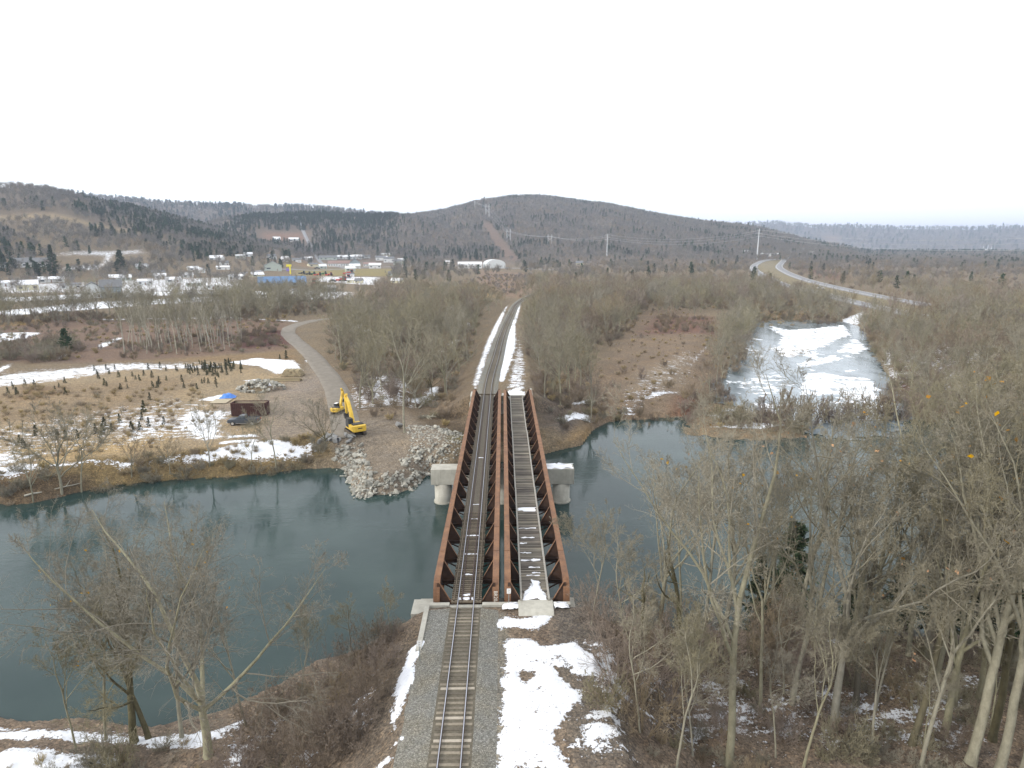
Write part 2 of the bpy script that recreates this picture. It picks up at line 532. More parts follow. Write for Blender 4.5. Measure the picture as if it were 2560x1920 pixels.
def height(X, Y):
    X = np.asarray(X, float); Y = np.asarray(Y, float)
    yn = np.interp(X, NEAR_X, NEAR_Y) + 0.5 * vnoise(X, X * 0, 14, 3)
    yf = np.interp(X, FAR_X, FAR_Y) + 0.9 * vnoise(X, X * 0, 13, 4)
    near = Y < (yn + yf) / 2
    e = np.where(near, yn - Y, Y - yf)                       # distance from the water's edge, positive on land
    r = np.hypot(X, Y)
    far_land = 3.7 + 0.25 * vnoise(X, Y, 40, 1) + 0.10 * vnoise(X, Y, 9, 2) + 2.0 * sstep(300, 900, r)
    near_left = 1.5 + 0.15 * vnoise(X, Y, 7, 6) + 1.2 * sstep(12, 40, e)
    near_right = 2.4 + 0.25 * vnoise(X, Y, 8, 7)
    zl = np.where(near, np.where(X < 0, near_left, near_right), far_land)
    W = np.where(near, np.where(X < 0, 7.0, 5.0), np.where(X < 12, 7.0, 14.0))
    z = np.where(e > 0, zl * sstep(-0.5, 1.0, e / W), np.maximum(-2.5, e * 0.35))
    z = np.where((e > 0) & (e < W), z + 0.12 * vnoise(X, Y, 2.3, 9) * sstep(0, 1, e), z)
    # gravel spit in front of the far bank
    sd = poly_sd(X, Y, SPIT, 12)
    pen = np.clip(-sd * 0.75 - 0.4, -2.5, 2.3 + 0.06 * vnoise(X, Y, 3, 8))
    z = np.where(sd < 3, np.maximum(z, pen), z)
    # side creek and its hollow behind the spit
    cr, _ = line_d(X, Y, [G(*p, 2) for p in ((1180, 1080), (1120, 1055), (1080, 1030), (1065, 1005), (1090, 985), (1040, 960))], 12)
    z = z - np.where(cr < 9, 1.9 * (1 - sstep(1.0, 9, cr)), 0) * (Y > 116)
    # frozen pond and the marsh between pond and river
    sp = poly_sd(X, Y, POND, 60)
    z = np.where(sp < 22, np.minimum(z, -0.6 + 4.4 * sstep(-3, 22, sp)), z)
    mar = poly_sd(X, Y, [G(*p, .6) for p in ((1740, 1075), (1750, 1030), (1830, 1020), (1930, 1042), (2000, 1062), (1985, 1080), (1880, 1086))], 10)
    z = np.where(mar < 3, np.maximum(z, 0.55 * (1 - sstep(-2, 3, mar)) + 0.18 * vnoise(X, Y, 5, 11)), z)
    # railway embankment: two-track width up to the near abutment, curved single line beyond
    top = 7.05
    wl = np.where(X < 0.5, -7.2 - X, X - 8.0 - 0.8 * vnoise(X * 0, Y, 9, 12)) + 0.25 * vnoise(X, Y, 3, 13)
    emb = top - np.clip(wl, 0, None) / 1.45
    emb = np.where(Y < 52.6, emb, emb - (Y - 52.6) * 4.0)
    z = np.where(Y < 56, np.maximum(z, emb), z)
    xt = np.interp(Y, TRK_Y, TRK_X)
    rw = np.interp(Y, [130, 150, 200, 300, 400, 600], [11.5, 11.0, 8.5, 6.8, 5.0, 4.2])
    wl = np.where(X < xt, xt - 4.0 - X, X - xt - rw) + 0.3 * vnoise(X, Y, 6, 14)
    emb = top - np.clip(wl, 0, None) / 1.7
    emb = np.where(Y > 137.0, emb, emb - (137.0 - Y) * 3.0)
    z = np.where((Y > 128) & (Y < 640), np.maximum(z, emb), z)
    # highway banks
    for pth in (HW_L, HW_R):
        d, _ = line_d(X, Y, pth, 40)
        z = np.where(d < 40, np.maximum(z, 6.3 - np.clip(d - 6, 0, None) / 3.0), z)
    med = poly_sd(X, Y, [*HW_L[2:], *HW_R[::-1][:-4]], 10)
    z = np.where(med < 0, np.maximum(z, 5.9), z)
    z = np.where(r > 600, hills(X, Y, z), z)
    return z


def hz(x, y):
    return float(height(np.array([x]), np.array([y]))[0])


def hit(px, py):
    """where a surveyed line of sight meets the ground"""
    d = ray(px, py); h = math.hypot(d[0], d[1])
    r = 15 * np.exp(np.linspace(0, math.log(4000 / 15), 1100))
    X, Y, Z = d[0] / h * r, d[1] / h * r, CAMZ + d[2] / h * r
    b = Z < height(X, Y)
    i = int(np.argmax(b)) if b.any() else len(r) - 1
    if i == 0 or not b.any(): return float(X[i]), float(Y[i])
    e0 = Z[i - 1] - hz(X[i - 1], Y[i - 1]); e1 = Z[i] - hz(X[i], Y[i]); t = e0 / (e0 - e1 + 1e-9)
    return float(X[i - 1] + (X[i] - X[i - 1]) * t), float(Y[i - 1] + (Y[i] - Y[i - 1]) * t)


def GT(x, y, z):
    return hit(x, y) if y < 745 else G(x, y, z)


# polar grid, fine in front of the camera and fading outward: one sheet to the horizon
azs = np.concatenate([np.radians(np.arange(-180, -56, 4.0)), np.radians(np.linspace(-56, 56, 620)), np.radians(np.arange(60, 180, 4.0))])
rs_ = np.concatenate([13.0 * np.exp(np.linspace(0, math.log(170 / 13.0), 430))[:-1], 170 * np.exp(np.linspace(0, math.log(11000 / 170.0), 340))])
A, R_ = np.meshgrid(azs, rs_)
TX = R_ * np.sin(A); TY = R_ * np.cos(A)
TZ = height(TX, TY)
na, nr = len(azs), len(rs_)

# ground colours (true surface colours, by place) and snow cover
C_LITTER = (.165, .138, .112); C_OLIVE = (.170, .143, .103); C_STRAW = (.262, .218, .150); C_REDBR = (.158, .118, .094)
C_DIRT = (.215, .19, .158); C_MOSS = (.10, .095, .04); C_FOREST = (.14, .12, .10); C_GRAVEL = (.19, .185, .168)
TC = np.empty(TX.shape + (3,)); TC[:] = C_OLIVE
TS = np.zeros(TX.shape)


def paint(col, pts, z=4.0, soft=2.0, k=1.0, world=False):
    P = pts if world else [GT(*p, z) for p in pts]
    sd_ = poly_sd(TX, TY, P, soft * 2 + 1)
    f = (k * (1 - sstep(-soft, soft, sd_)))[..., None]
    TC[:] = TC * (1 - f) + np.array(col) * f


def snow(v, pts, z=4.0, soft=0.8, mode='max'):
    P = [GT(*p, z) for p in pts]
    sd_ = poly_sd(TX, TY, P, soft * 2 + 1)
    if pts[0][1] >= 1500: soft *= 3.0
    if pts[0][1] < 1240 and mode == 'max': soft, v = soft * 2.2, min(v, .86)
    sd_ = poly_sd(TX, TY, P, soft * 2 + 1)
    f = v * (1 - sstep(-soft, soft, sd_))
    if mode == 'max': TS[:] = np.maximum(TS, f)
    else: TS[:] = TS * (1 - (1 - sstep(-soft, soft, sd_)) * v)


rr = np.hypot(TX, TY)
nearland = (TY < 75)
TC[nearland] = C_LITTER
f_ = sstep(900, 1500, rr)[..., None]
TC[:] = TC * (1 - f_) + np.array(C_FOREST) * f_
paint((.140, .120, .097), [(880, 1940), (900, 1800), (960, 1640), (1040, 1590), (1110, 1600), (1060, 1700), (1000, 1940)], 5.5, 1.5)
# left field, belts behind it
paint(C_STRAW, [(-300, 1230), (0, 1192), (400, 1152), (800, 1105), (840, 1060), (720, 930), (560, 900), (0, 950), (-300, 970)], 3.8, 4)
paint((.20, .158, .108), [(-300, 1100), (0, 1060), (300, 1040), (420, 1000), (500, 940), (300, 950), (0, 975), (-300, 1000)], 3.8, 6, .7)
paint((.20, .145, .092), [(40, 1000), (150, 985), (160, 965), (60, 965)], 3.8, 2, .8)
paint((.32, .25, .14), [(0, 1130), (150, 1100), (420, 1080), (400, 1120), (120, 1150)], 3.8, 4, .8)
paint(C_REDBR, [(-300, 960), (0, 905), (250, 905), (500, 892), (735, 872), (720, 800), (500, 790), (0, 800), (-300, 820)], 3.9, 5)
paint((.115, .062, .058), [(590, 870), (730, 860), (718, 825), (610, 830)], 3.9, 5)
paint((.205, .155, .095), [(250, 905), (560, 890), (740, 872), (750, 905), (500, 900)], 3.9, 4)
paint((.23, .165, .08), [(0, 815), (110, 812), (100, 800), (0, 800)], 3.9, 4)
paint(C_DIRT, [(620, 1112), (700, 1104), (840, 1108), (905, 1100), (880, 1060), (858, 1000), (838, 940), (800, 905), (775, 895), (755, 940), (665, 965), (645, 1000), (535, 1003), (530, 1025), (665, 1050), (640, 1090)], 3.9, 1.6)
paint((.235, .21, .185), [(700, 985), (790, 975), (830, 940), (810, 920), (770, 950), (690, 965)], 3.9, 2.5, .8)
paint((.19, .168, .138), SPIT, 0, 1.2, 1, True)
paint((.19, .168, .138), [(830, 1075), (960, 1070), (960, 1110), (860, 1130)], 3, 1.5)
# banks of the river: tan grass on the left, dark mud elsewhere
paint((.17, .135, .075), [(-200, 1262), (0, 1250), (300, 1195), (500, 1185), (700, 1160), (830, 1140), (830, 1105), (600, 1140), (400, 1160), (200, 1175), (0, 1205), (-200, 1230)], 1.5, 1.2)
paint((.10, .078, .058), [(-200, 1262), (0, 1258), (150, 1230), (230, 1200), (60, 1205), (-100, 1230)], 1.5, 1.5, .8)
paint((.11, .09, .065), [(1040, 1010), (1180, 990), (1200, 1080), (1050, 1070)], 3, 3)
paint(C_MOSS, [(1130, 1075), (1170, 1075), (1175, 1125), (1120, 1120)], 2, 1.5, .8)
paint((.165, .135, .10), [(800, 1040), (1180, 1040), (1190, 900), (1180, 780), (820, 800), (830, 930)], 4, 5, .8)
paint((.115, .10, .088), [(1345, 1080), (1560, 1090), (1560, 1030), (1440, 985), (1330, 985)], 2.5, 3, .9)
paint((.22, .165, .095), [(1400, 1105), (1480, 1085), (1580, 1055), (1570, 1035), (1470, 1060)], 1.5, 2)
# clearing right of the line
paint((.172, .138, .103), [(1480, 1030), (1760, 1000), (1800, 900), (1790, 800), (1700, 770), (1600, 775), (1540, 860), (1450, 950)], 4, 6)
paint((.155, .10, .08), [(1600, 835), (1790, 830), (1780, 790), (1640, 790)], 4, 6)
paint((.12, .065, .05), [(1680, 1030), (1800, 1010), (1850, 960), (1760, 960), (1700, 985)], 3, 4)
paint((.225, .19, .14), [(1560, 985), (1700, 950), (1720, 880), (1600, 930)], 4, 5, .7)
# marsh and pond surrounds
paint((.21, .17, .115), [(1870, 812), (2010, 805), (2020, 790), (1890, 785)], 1, 4)
paint((.185, .148, .10), [(1740, 1085), (1750, 1020), (1880, 1010), (2000, 1040), (2060, 1062), (2240, 1045), (2310, 1060), (2200, 1090)], .6, 3)
paint((.145, .085, .06), [(2230, 1040), (2330, 1060), (2420, 1000), (2300, 940), (2200, 940)], 2, 6)
# far things
paint((.20, .152, .115), [(1230, 735), (1330, 740), (1330, 700), (1400, 690), (1200, 675), (1190, 700)], 4, 8)
paint((.30, .225, .12), [(1040, 745), (1240, 745), (1230, 715), (1060, 715)], 4, 8)
paint((.215, .19, .085), [(740, 688), (980, 690), (1010, 672), (830, 672), (740, 672)], 5, 10)
paint((.22, .16, .09), [(735, 664), (870, 664), (800, 652), (740, 652)], 5, 15)
paint((.20, .18, .118), [*HW_L[2:], *HW_R[::-1][:-4]], 0, 8, 1, True)
paint((.15, .075, .06), [(1985, 665), (2090, 700), (2110, 690), (2010, 655)], 5, 20)
paint((.185, .18, .158), [(1150, 1560), (1262, 1530), (1275, 1600), (1260, 1700), (1262, 1920), (1100, 1920)], 7.05, .3)
paint((.130, .118, .104), [(1385, 1515), (1480, 1510), (1530, 1640), (1600, 1930), (1440, 1930), (1400, 1800)], 6.5, .8)
# snow: near right platform
snow(.82, [(1262, 1532), (1300, 1540), (1388, 1528), (1400, 1560), (1370, 1580), (1440, 1600), (1500, 1640), (1560, 1690), (1545, 1730), (1500, 1760), (1470, 1790), (1400, 1835), (1395, 1860), (1420, 1885), (1440, 1935), (1225, 1935), (1243, 1800), (1250, 1700), (1258, 1600), (1240, 1572), (1236, 1650), (1222, 1725), (1220, 1690), (1228, 1560)], 7.07, .35)
for P_ in ([(1262, 1572), (1335, 1576), (1330, 1592), (1250, 1588)], [(1385, 1535), (1432, 1575), (1420, 1605), (1362, 1610), (1350, 1595)], [(1345, 1578), (1360, 1570), (1366, 1600), (1350, 1605)], [(1300, 1680), (1330, 1685), (1315, 1706), (1300, 1700)], [(1388, 1668), (1420, 1670), (1455, 1712), (1440, 1720), (1405, 1700)], [(1410, 1790), (1440, 1772), (1475, 1785), (1470, 1805), (1420, 1806)], [(1450, 1690), (1530, 1680), (1540, 1700), (1480, 1770), (1460, 1750)]):
    snow(.93, P_, 7.07, .25, 'cut')
snow(.68, [(1430, 1600), (1550, 1630), (1610, 1720), (1570, 1800), (1600, 1920), (1400, 1935), (1390, 1860), (1490, 1760)], 6.3, .8)
snow(1.0, [(1022, 1625), (1090, 1605), (1060, 1640), (1040, 1680), (1045, 1710), (1010, 1780), (985, 1830), (975, 1800), (990, 1700)], 6.4, .35)
snow(1.0, [(1005, 1850), (1030, 1815), (1015, 1870), (960, 1875)], 6.6, .3)
snow(.9, [(900, 1925), (980, 1895), (980, 1930)], 6.2, .4)
snow(.52, [(780, 1760), (960, 1640), (1000, 1690), (960, 1850), (700, 1900), (640, 1860)], 4, 1.5)
snow(.97, [(1030, 1608), (1068, 1590), (1062, 1602), (1040, 1612)], 2, .4)
snow(1.0, [(-40, 1805), (200, 1812), (420, 1828), (560, 1815), (620, 1795), (600, 1830), (480, 1880), (300, 1850), (-40, 1840)], 1.3, .5)
snow(1.0, [(-40, 1870), (60, 1855), (280, 1875), (300, 1900), (200, 1940), (-40, 1940)], 1.8, .5)
snow(.62, [(540, 1850), (640, 1800), (780, 1720), (830, 1700), (720, 1800), (600, 1930), (540, 1930)], 2.0, .8)
snow(.75, [(1490, 1590), (1560, 1590), (1540, 1610), (1500, 1610)], 1.2, .5)
snow(.60, [(1830, 1630), (2250, 1610), (2250, 1650), (1900, 1660)], 1.8, 1.0)
snow(.85, [(2050, 1605), (2120, 1600), (2130, 1625), (2060, 1630)], 1.8, .5)
snow(.515, [(1480, 1660), (2560, 1640), (2560, 1930), (1560, 1930)], 2.4, 2)
# snow: far bank, field, road edges
snow(.66, [(-200, 1190), (0, 1160), (200, 1150), (440, 1130), (600, 1120), (800, 1100), (790, 1120), (560, 1130), (420, 1142), (220, 1160), (0, 1190), (-200, 1215)], 3.6, 1.2)
snow(.60, [(-200, 1160), (0, 1120), (140, 1108), (180, 1130), (60, 1160), (-100, 1190)], 3.8, 3)
snow(.85, [(430, 1140), (620, 1105), (680, 1098), (800, 1110), (740, 1122), (620, 1130)], 3.7, 1.0)
snow(.72, [(450, 1020), (600, 1022), (560, 1060), (590, 1095), (490, 1105), (420, 1070)], 3.8, 2.0)
snow(.56, [(240, 1050), (420, 1020), (560, 1035), (420, 1100), (300, 1120), (230, 1085)], 3.8, 3)
snow(.8, [(570, 1088), (640, 1082), (650, 1090), (560, 1097)], 3.8, .5)
snow(.8, [(540, 1104), (640, 1094), (655, 1100), (545, 1112)], 3.8, .5)
snow(.75, [(560, 985), (480, 1000), (530, 1003), (565, 995)], 3.8, .5)
snow(.64, [(-200, 975), (0, 935), (300, 905), (560, 908), (560, 918), (320, 925), (120, 955), (0, 968), (-200, 1005)], 3.9, 2)
snow(1.0, [(560, 904), (640, 893), (740, 900), (760, 925), (690, 935), (640, 912)], 3.9, 1.0)
snow(.95, [(600, 948), (650, 945), (640, 955)], 3.9, .6)
snow(.8, [(758, 905), (770, 895), (810, 900), (815, 915), (790, 905)], 3.9, .6)
snow(.85, [(806, 900), (826, 940), (840, 985), (832, 985), (818, 940)], 3.9, .5)
snow(.9, [(250, 870), (310, 845), (300, 840), (240, 862)], 3.9, 1)
snow(1.0, [(140, 890), (170, 878), (175, 886), (145, 896)], 3.9, 1)
snow(1.0, [(-60, 850), (0, 833), (110, 832), (60, 848), (-60, 870)], 3.5, 1.5)
snow(.9, [(-20, 925), (30, 905), (30, 915), (-20, 940)], 3.9, 1)
snow(.7, [(240, 800), (600, 795), (750, 805), (745, 800), (560, 790), (240, 796)], 4, 1.0)
snow(1.0, [(-100, 785), (0, 777), (200, 757), (330, 752), (560, 740), (560, 752), (380, 762), (120, 782), (-100, 800)], 4, 3)
snow(.75, [(-100, 742), (60, 742), (300, 730), (560, 727), (560, 735), (250, 745), (0, 755)], 4.5, 4)
snow(.6, [(-100, 715), (300, 700), (600, 690), (640, 725), (300, 732), (-100, 735)], 5, 8)
snow(.95, [(140, 633), (220, 626), (360, 624), (360, 634), (250, 640), (145, 640)], 6, 20)
snow(.95, [(262, 634), (285, 634), (275, 655), (250, 670), (150, 668), (255, 660)], 6, 6)
snow(.8, [(150, 668), (265, 664), (240, 676), (160, 676)], 6, 8)
snow(.62, [(768, 705), (800, 690), (960, 692), (955, 715), (880, 712), (800, 706)], 5, 6)
snow(.6, [(640, 735), (720, 720), (900, 730), (900, 745), (650, 750)], 5, 8)
snow(.47, [(-200, 1190), (0, 1160), (400, 1120), (640, 1085), (560, 1000), (430, 985), (100, 1040), (-200, 1080)], 3.8, 4)
snow(.44, [(-200, 1000), (0, 965), (300, 925), (560, 910), (560, 900), (300, 900), (0, 925), (-200, 960)], 3.8, 3)
snow(.46, [(1480, 1030), (1700, 985), (1790, 880), (1700, 860), (1560, 930)], 4, 5)
# snow: beside the line beyond the bridge
snow(.80, [(1178, 968), (1195, 910), (1212, 860), (1240, 800), (1262, 765), (1275, 752), (1262, 790), (1240, 845), (1222, 890), (1205, 950), (1190, 985)], 6.5, .8)
snow(1.0, [(1247, 955), (1248, 900), (1252, 860), (1265, 810), (1285, 775), (1303, 752), (1300, 775), (1290, 810), (1290, 870), (1275, 915), (1262, 955)], 7.0, .5)
snow(.58, [(1262, 975), (1275, 915), (1290, 870), (1296, 820), (1315, 900), (1318, 985)], 6.8, .8)
snow(.85, [(1250, 985), (1300, 965), (1318, 990), (1262, 995)], 7.0, .5)
snow(.95, [(1385, 1062), (1430, 1048), (1475, 1040), (1478, 1050), (1420, 1065)], 2.0, .5)
snow(.7, [(1405, 1025), (1470, 1010), (1510, 1012), (1450, 1025)], 2.5, .5)
snow(.85, [(1000, 985), (1060, 975), (1070, 955), (1110, 955), (1090, 985), (1010, 1000)], 3.5, 1.5)
snow(.9, [(1085, 880), (1140, 842), (1150, 850), (1130, 880)], 4, 1.5)
snow(.85, [(830, 812), (930, 805), (1000, 815), (940, 830), (840, 826)], 4, 2)
snow(.85, [(1110, 820), (1180, 800), (1180, 825), (1120, 825)], 4, 2)
snow(.57, [(880, 1030), (1050, 1010), (1060, 930), (900, 930), (850, 980)], 4, 3)
snow(.75, [(1700, 955), (1735, 900), (1760, 870), (1790, 830), (1770, 850), (1740, 880), (1715, 925), (1690, 965)], 4, .8)
snow(.72, [(1590, 985), (1690, 958), (1720, 960), (1650, 985)], 4, 1.2)
snow(.52, [(1500, 1010), (1560, 985), (1700, 960), (1600, 1010)], 4, 2)
snow(.75, [(1770, 1035), (1880, 1010), (2000, 1045), (2010, 1055), (1860, 1030), (1780, 1050)], .7, 1.5)
snow(.85, [(1770, 1068), (1880, 1055), (1980, 1062), (1900, 1075)], .5, .8)
snow(.62, [(2200, 900), (2300, 940), (2260, 1030), (2330, 1050), (2210, 1060)], 1, 3)
snow(.50, [(2180, 860), (2560, 850), (2560, 1000), (2250, 1000)], 3, 8)
snow(.85, [(2050, 800), (2160, 795), (2150, 810), (2070, 812)], .9, 2)
snow(.85, [(2205, 870), (2230, 840), (2240, 890), (2210, 900)], 3, 2)
# keep snow off the steep mud and out of water
TS[TZ < 0.02] = 0

# one field beside a far hill road, seen on the slope
def hill_field(az0, az1, r0, r1, col, sn):
    a = np.arctan2(TX, TY)
    f = sstep(az0, az0 + .02, a) * (1 - sstep(az1 - .02, az1, a)) * sstep(r0, r0 + 40, rr) * (1 - sstep(r1 - 40, r1, rr))
    TC[:] = TC * (1 - f[..., None]) + np.array(col) * f[..., None]
    TS[:] = np.maximum(TS, f * sn)


def az_of(x):
    d = ray(x, 600); return math.atan2(d[0], d[1])
HF = [(az_of(-100), az_of(340), 1140, 1200, (.27, .225, .14), .22), (az_of(640), az_of(780), 1560, 1680, (.19, .13, .10), .0), (az_of(655), az_of(700), 1180, 1280, (.2, .16, .12), .45), (az_of(690), az_of(890), 1250, 1330, (.23, .15, .095), .3),
      (az_of(2055), az_of(2105), 5600, 6200, (.24, .17, .12), .42)]
for h_ in HF: hill_field(*h_)
CUT = [GD(1216, 540, 1830)[:2], GD(1285, 605, 1380)[:2]]          # power-line clearing down the hill
dcut, _ = line_d(TX, TY, CUT, 80)
f_ = (1 - sstep(10, 16, dcut))[..., None]
TC[:] = TC * (1 - f_) + np.array((.165, .128, .106)) * f_

TZ += .09 * sstep(.55, .8, TS) * (rr < 80)
idx = np.arange(na * nr).reshape(nr, na)
a0 = idx[:-1, :]; a1 = idx[1:, :]
quads = np.stack([a0, np.roll(a0, -1, 1), np.roll(a1, -1, 1), a1], -1).reshape(-1, 4)[:, ::-1]
V = np.stack([TX, TY, TZ], -1).reshape(-1, 3)
V = np.vstack([V, [[0, 0, 7.0]]])
tri = np.stack([idx[0], np.roll(idx[0], -1), np.full(na, na * nr)], -1)


def make_ground():
    m, nt, b = mat_new('ground')
    co = geo_pos(nt)
    at = N(nt, 'ShaderNodeAttribute', attribute_name='col').outputs['Color']
    sn = N(nt, 'ShaderNodeAttribute', attribute_name='snow').outputs['Fac']
    n1 = noise(nt, .13, 5, .65, co); n2 = noise(nt, 1.1, 6, .7, co); n3 = noise(nt, 6.5, 5, .75, co)
    c = mixc(nt, mathn(nt, 'MULTIPLY', ramp(nt, n2, [(.42, (0, 0, 0)), (.62, (1, 1, 1))]), .55), at, mixc(nt, 1.0, at, (.52, .47, .44), 'MULTIPLY'))
    c = mixc(nt, mathn(nt, 'MULTIPLY', ramp(nt, n1, [(.40, (0, 0, 0)), (.65, (1, 1, 1))]), .55), c, mixc(nt, 1.0, c, (1.35, 1.26, 1.10), 'MULTIPLY'))
    c = mixc(nt, mathn(nt, 'MULTIPLY', ramp(nt, n3, [(.48, (0, 0, 0)), (.62, (1, 1, 1))]), .7), c, mixc(nt, 1.0, c, (1.6, 1.52, 1.4), 'MULTIPLY'))
    c = mixc(nt, mathn(nt, 'MULTIPLY', ramp(nt, n3, [(.36, (1, 1, 1)), (.46, (0, 0, 0))]), .6), c, mixc(nt, 1.0, c, (.45, .42, .40), 'MULTIPLY'))
    vo = N(nt, 'ShaderNodeTexVoronoi'); vo.inputs['Scale'].default_value = 6.5; nt.links.new(co, vo.inputs['Vector'])
    sp = N(nt, 'ShaderNodeSeparateColor'); nt.links.new(vo.outputs['Color'], sp.inputs[0])
    c = mixc(nt, .75, c, mixc(nt, 1.0, c, ramp(nt, sp.outputs[0], [(0, (.45, .43, .42)), (.5, (.95, .93, .92)), (.85, (1.2, 1.15, 1.08)), (1, (1.9, 1.72, 1.5))]), 'MULTIPLY'))
    s1 = noise(nt, .55, 5, .7, co); s2 = noise(nt, 3.2, 5, .75, co)
    mp = N(nt, 'ShaderNodeMapping'); mp.inputs['Scale'].default_value = (.30, 1.5, 1)
    nt.links.new(co, mp.inputs['Vector'])
    s3 = noise(nt, .8, 4, .6, mp.outputs[0])
    s = mathn(nt, 'MULTIPLY_ADD', mathn(nt, 'SUBTRACT', s1, .5), .9, sn)
    s = mathn(nt, 'MULTIPLY_ADD', mathn(nt, 'SUBTRACT', s2, .5), 1.1, s)
    s = mathn(nt, 'MULTIPLY_ADD', mathn(nt, 'SUBTRACT', s3, .5), .7, s)
    f = ramp(nt, s, [(.54, (0, 0, 0)), (.60, (1, 1, 1))])
    f = mathn(nt, 'MULTIPLY', f, mathn(nt, 'GREATER_THAN', sn, .08))
    f = mathn(nt, 'MULTIPLY', f, ramp(nt, noise(nt, 5.5, 3, .6, co), [(.66, (1, 1, 1)), (.71, (0, 0, 0))]))
    c = mixc(nt, f, c, ramp(nt, noise(nt, .9, 5, .7, co), [(.3, (.68, .70, .74)), (.6, (.83, .85, .88))]))
    nt.links.new(c, b.inputs['Base Color'])
    b.inputs['Roughness'].default_value = .95
    b.inputs['Specular IOR Level'].default_value = .15
    hgt = mathn(nt, 'ADD', mathn(nt, 'MULTIPLY', n3, .6), mathn(nt, 'MULTIPLY', f, .5))
    bump(nt, b, hgt, .7, .12)
    return m
MT['ground'] = make_ground()
me = np_mesh('ground', V, quads, tri[:, ::-1], [MT['ground']], None, True)
ca = me.attributes.new('col', 'FLOAT_COLOR', 'POINT')
cc = np.ones((len(V), 4), np.float32); cc[:-1, :3] = TC.reshape(-1, 3); cc[-1, :3] = C_LITTER
ca.data.foreach_set('color', cc.ravel())
sa = me.attributes.new('snow', 'FLOAT', 'POINT')
sa.data.foreach_set('value', np.append(TS.ravel(), 0).astype(np.float32))
tag(link('ground', me), 'brown winter valley floor and hills with patches of thin snow', None, None, 'structure')


# ------------------------------------------------------------------ water
def make_water():
    m, nt, b = mat_new('river_water')
    co = geo_pos(nt)
    mp = N(nt, 'ShaderNodeMapping'); mp.inputs['Scale'].default_value = (.55, 1.3, 1)
    nt.links.new(co, mp.inputs['Vector'])
    w1 = noise(nt, .9, 4, .6, mp.outputs[0]); w2 = noise(nt, .08, 3, .5, co); w3 = noise(nt, 3.0, 3, .6, mp.outputs[0])
    c = ramp(nt, w2, [(.35, (.016, .036, .034)), (.65, (.032, .056, .051))])
    nt.links.new(c, b.inputs['Base Color'])
    b.inputs['Roughness'].default_value = .06
    b.inputs['IOR'].default_value = 1.333
    h = mathn(nt, 'MULTIPLY', mathn(nt, 'MULTIPLY_ADD', w3, .35, w1), ramp(nt, w2, [(.38, (.25, .25, .25)), (.6, (1, 1, 1))]))
    mp2 = N(nt, 'ShaderNodeMapping'); mp2.inputs['Scale'].default_value = (.018, .11, 1); mp2.inputs['Rotation'].default_value = (0, 0, -.15)
    nt.links.new(co, mp2.inputs['Vector'])
    w4 = noise(nt, 1.0, 5, .6, mp2.outputs[0], .6)
    nt.links.new(ramp(nt, w4, [(.42, (.03, .03, .03)), (.62, (.13, .13, .13))]), b.inputs['Roughness'])
    h = mathn(nt, 'MULTIPLY', h, ramp(nt, w4, [(.40, (.35, .35, .35)), (.62, (1.3, 1.3, 1.3))]))
    bump(nt, b, h, .3, .12)
    return m
MT['water'] = make_water()
me = np_mesh('river', [(-1500, 30, 0), (1500, 30, 0), (1500, 215, 0), (-1500, 215, 0)], [(0, 1, 2, 3)], None, [MT['water']])
tag(link('river', me), 'slow teal river with soft reflections of the bank trees', None, None, 'structure')

# frozen pond: thin grey ice with snow floes
px0 = min(p[0] for p in POND) - 12; px1 = max(p[0] for p in POND) + 12
py0 = min(p[1] for p in POND) - 4; py1 = max(p[1] for p in POND) + 8
gx = np.arange(px0, px1, .7); gy = np.arange(py0, py1, .7)
PX, PY = np.meshgrid(gx, gy)
PSN = np.zeros(PX.shape)


def floe(v, pts, soft=2.0):
    sd_ = poly_sd(PX, PY, [G(*p, .1) for p in pts], 4)
    PSN[:] = np.maximum(PSN, v * (1 - sstep(-soft, soft, sd_)))


floe(1, [(1925, 815), (1975, 825), (2060, 818), (2110, 812), (2130, 838), (2090, 850), (2050, 872), (2010, 880), (1985, 895), (1945, 888), (1925, 872), (1945, 858), (1955, 840), (1930, 825)])
floe(1, [(2012, 880), (2040, 876), (2055, 890), (2030, 895), (2010, 894)])
floe(1, [(1975, 912), (2030, 898), (2090, 888), (2105, 897), (2080, 907), (2000, 918)])
floe(1, [(2088, 880), (2110, 862), (2140, 845), (2165, 870), (2150, 885)])
floe(1, [(2105, 890), (2140, 895), (2120, 887)])
floe(1, [(1862, 870), (1895, 875), (1900, 880), (1880, 882)])
floe(1, [(1880, 888), (1915, 890), (1910, 893), (1882, 892)])
floe(1, [(1875, 845), (1910, 848), (1900, 851), (1875, 849)])
floe(1, [(1865, 862), (1890, 864), (1885, 867)])
floe(1, [(2115, 922), (2140, 924), (2135, 930), (2115, 928)])
floe(1, [(2025, 923), (2045, 925), (2030, 928)])
floe(.95, [(2010, 935), (2050, 930), (2110, 940), (2170, 945), (2210, 990), (2190, 1000), (2100, 990), (2000, 985), (2000, 960)], 1.5)
floe(.62, [(1860, 945), (1940, 928), (1975, 950), (1965, 985), (1900, 990), (1840, 965)], 3)
floe(.70, [(1810, 950), (1860, 945), (1850, 960), (1810, 960)], 1.5)
floe(.8, [(1850, 1005), (1950, 1010), (2000, 1040), (1930, 1030)], 2)
floe(.66, [(2090, 985), (2220, 990), (2240, 1035), (2150, 1050), (2060, 1040)], 3)


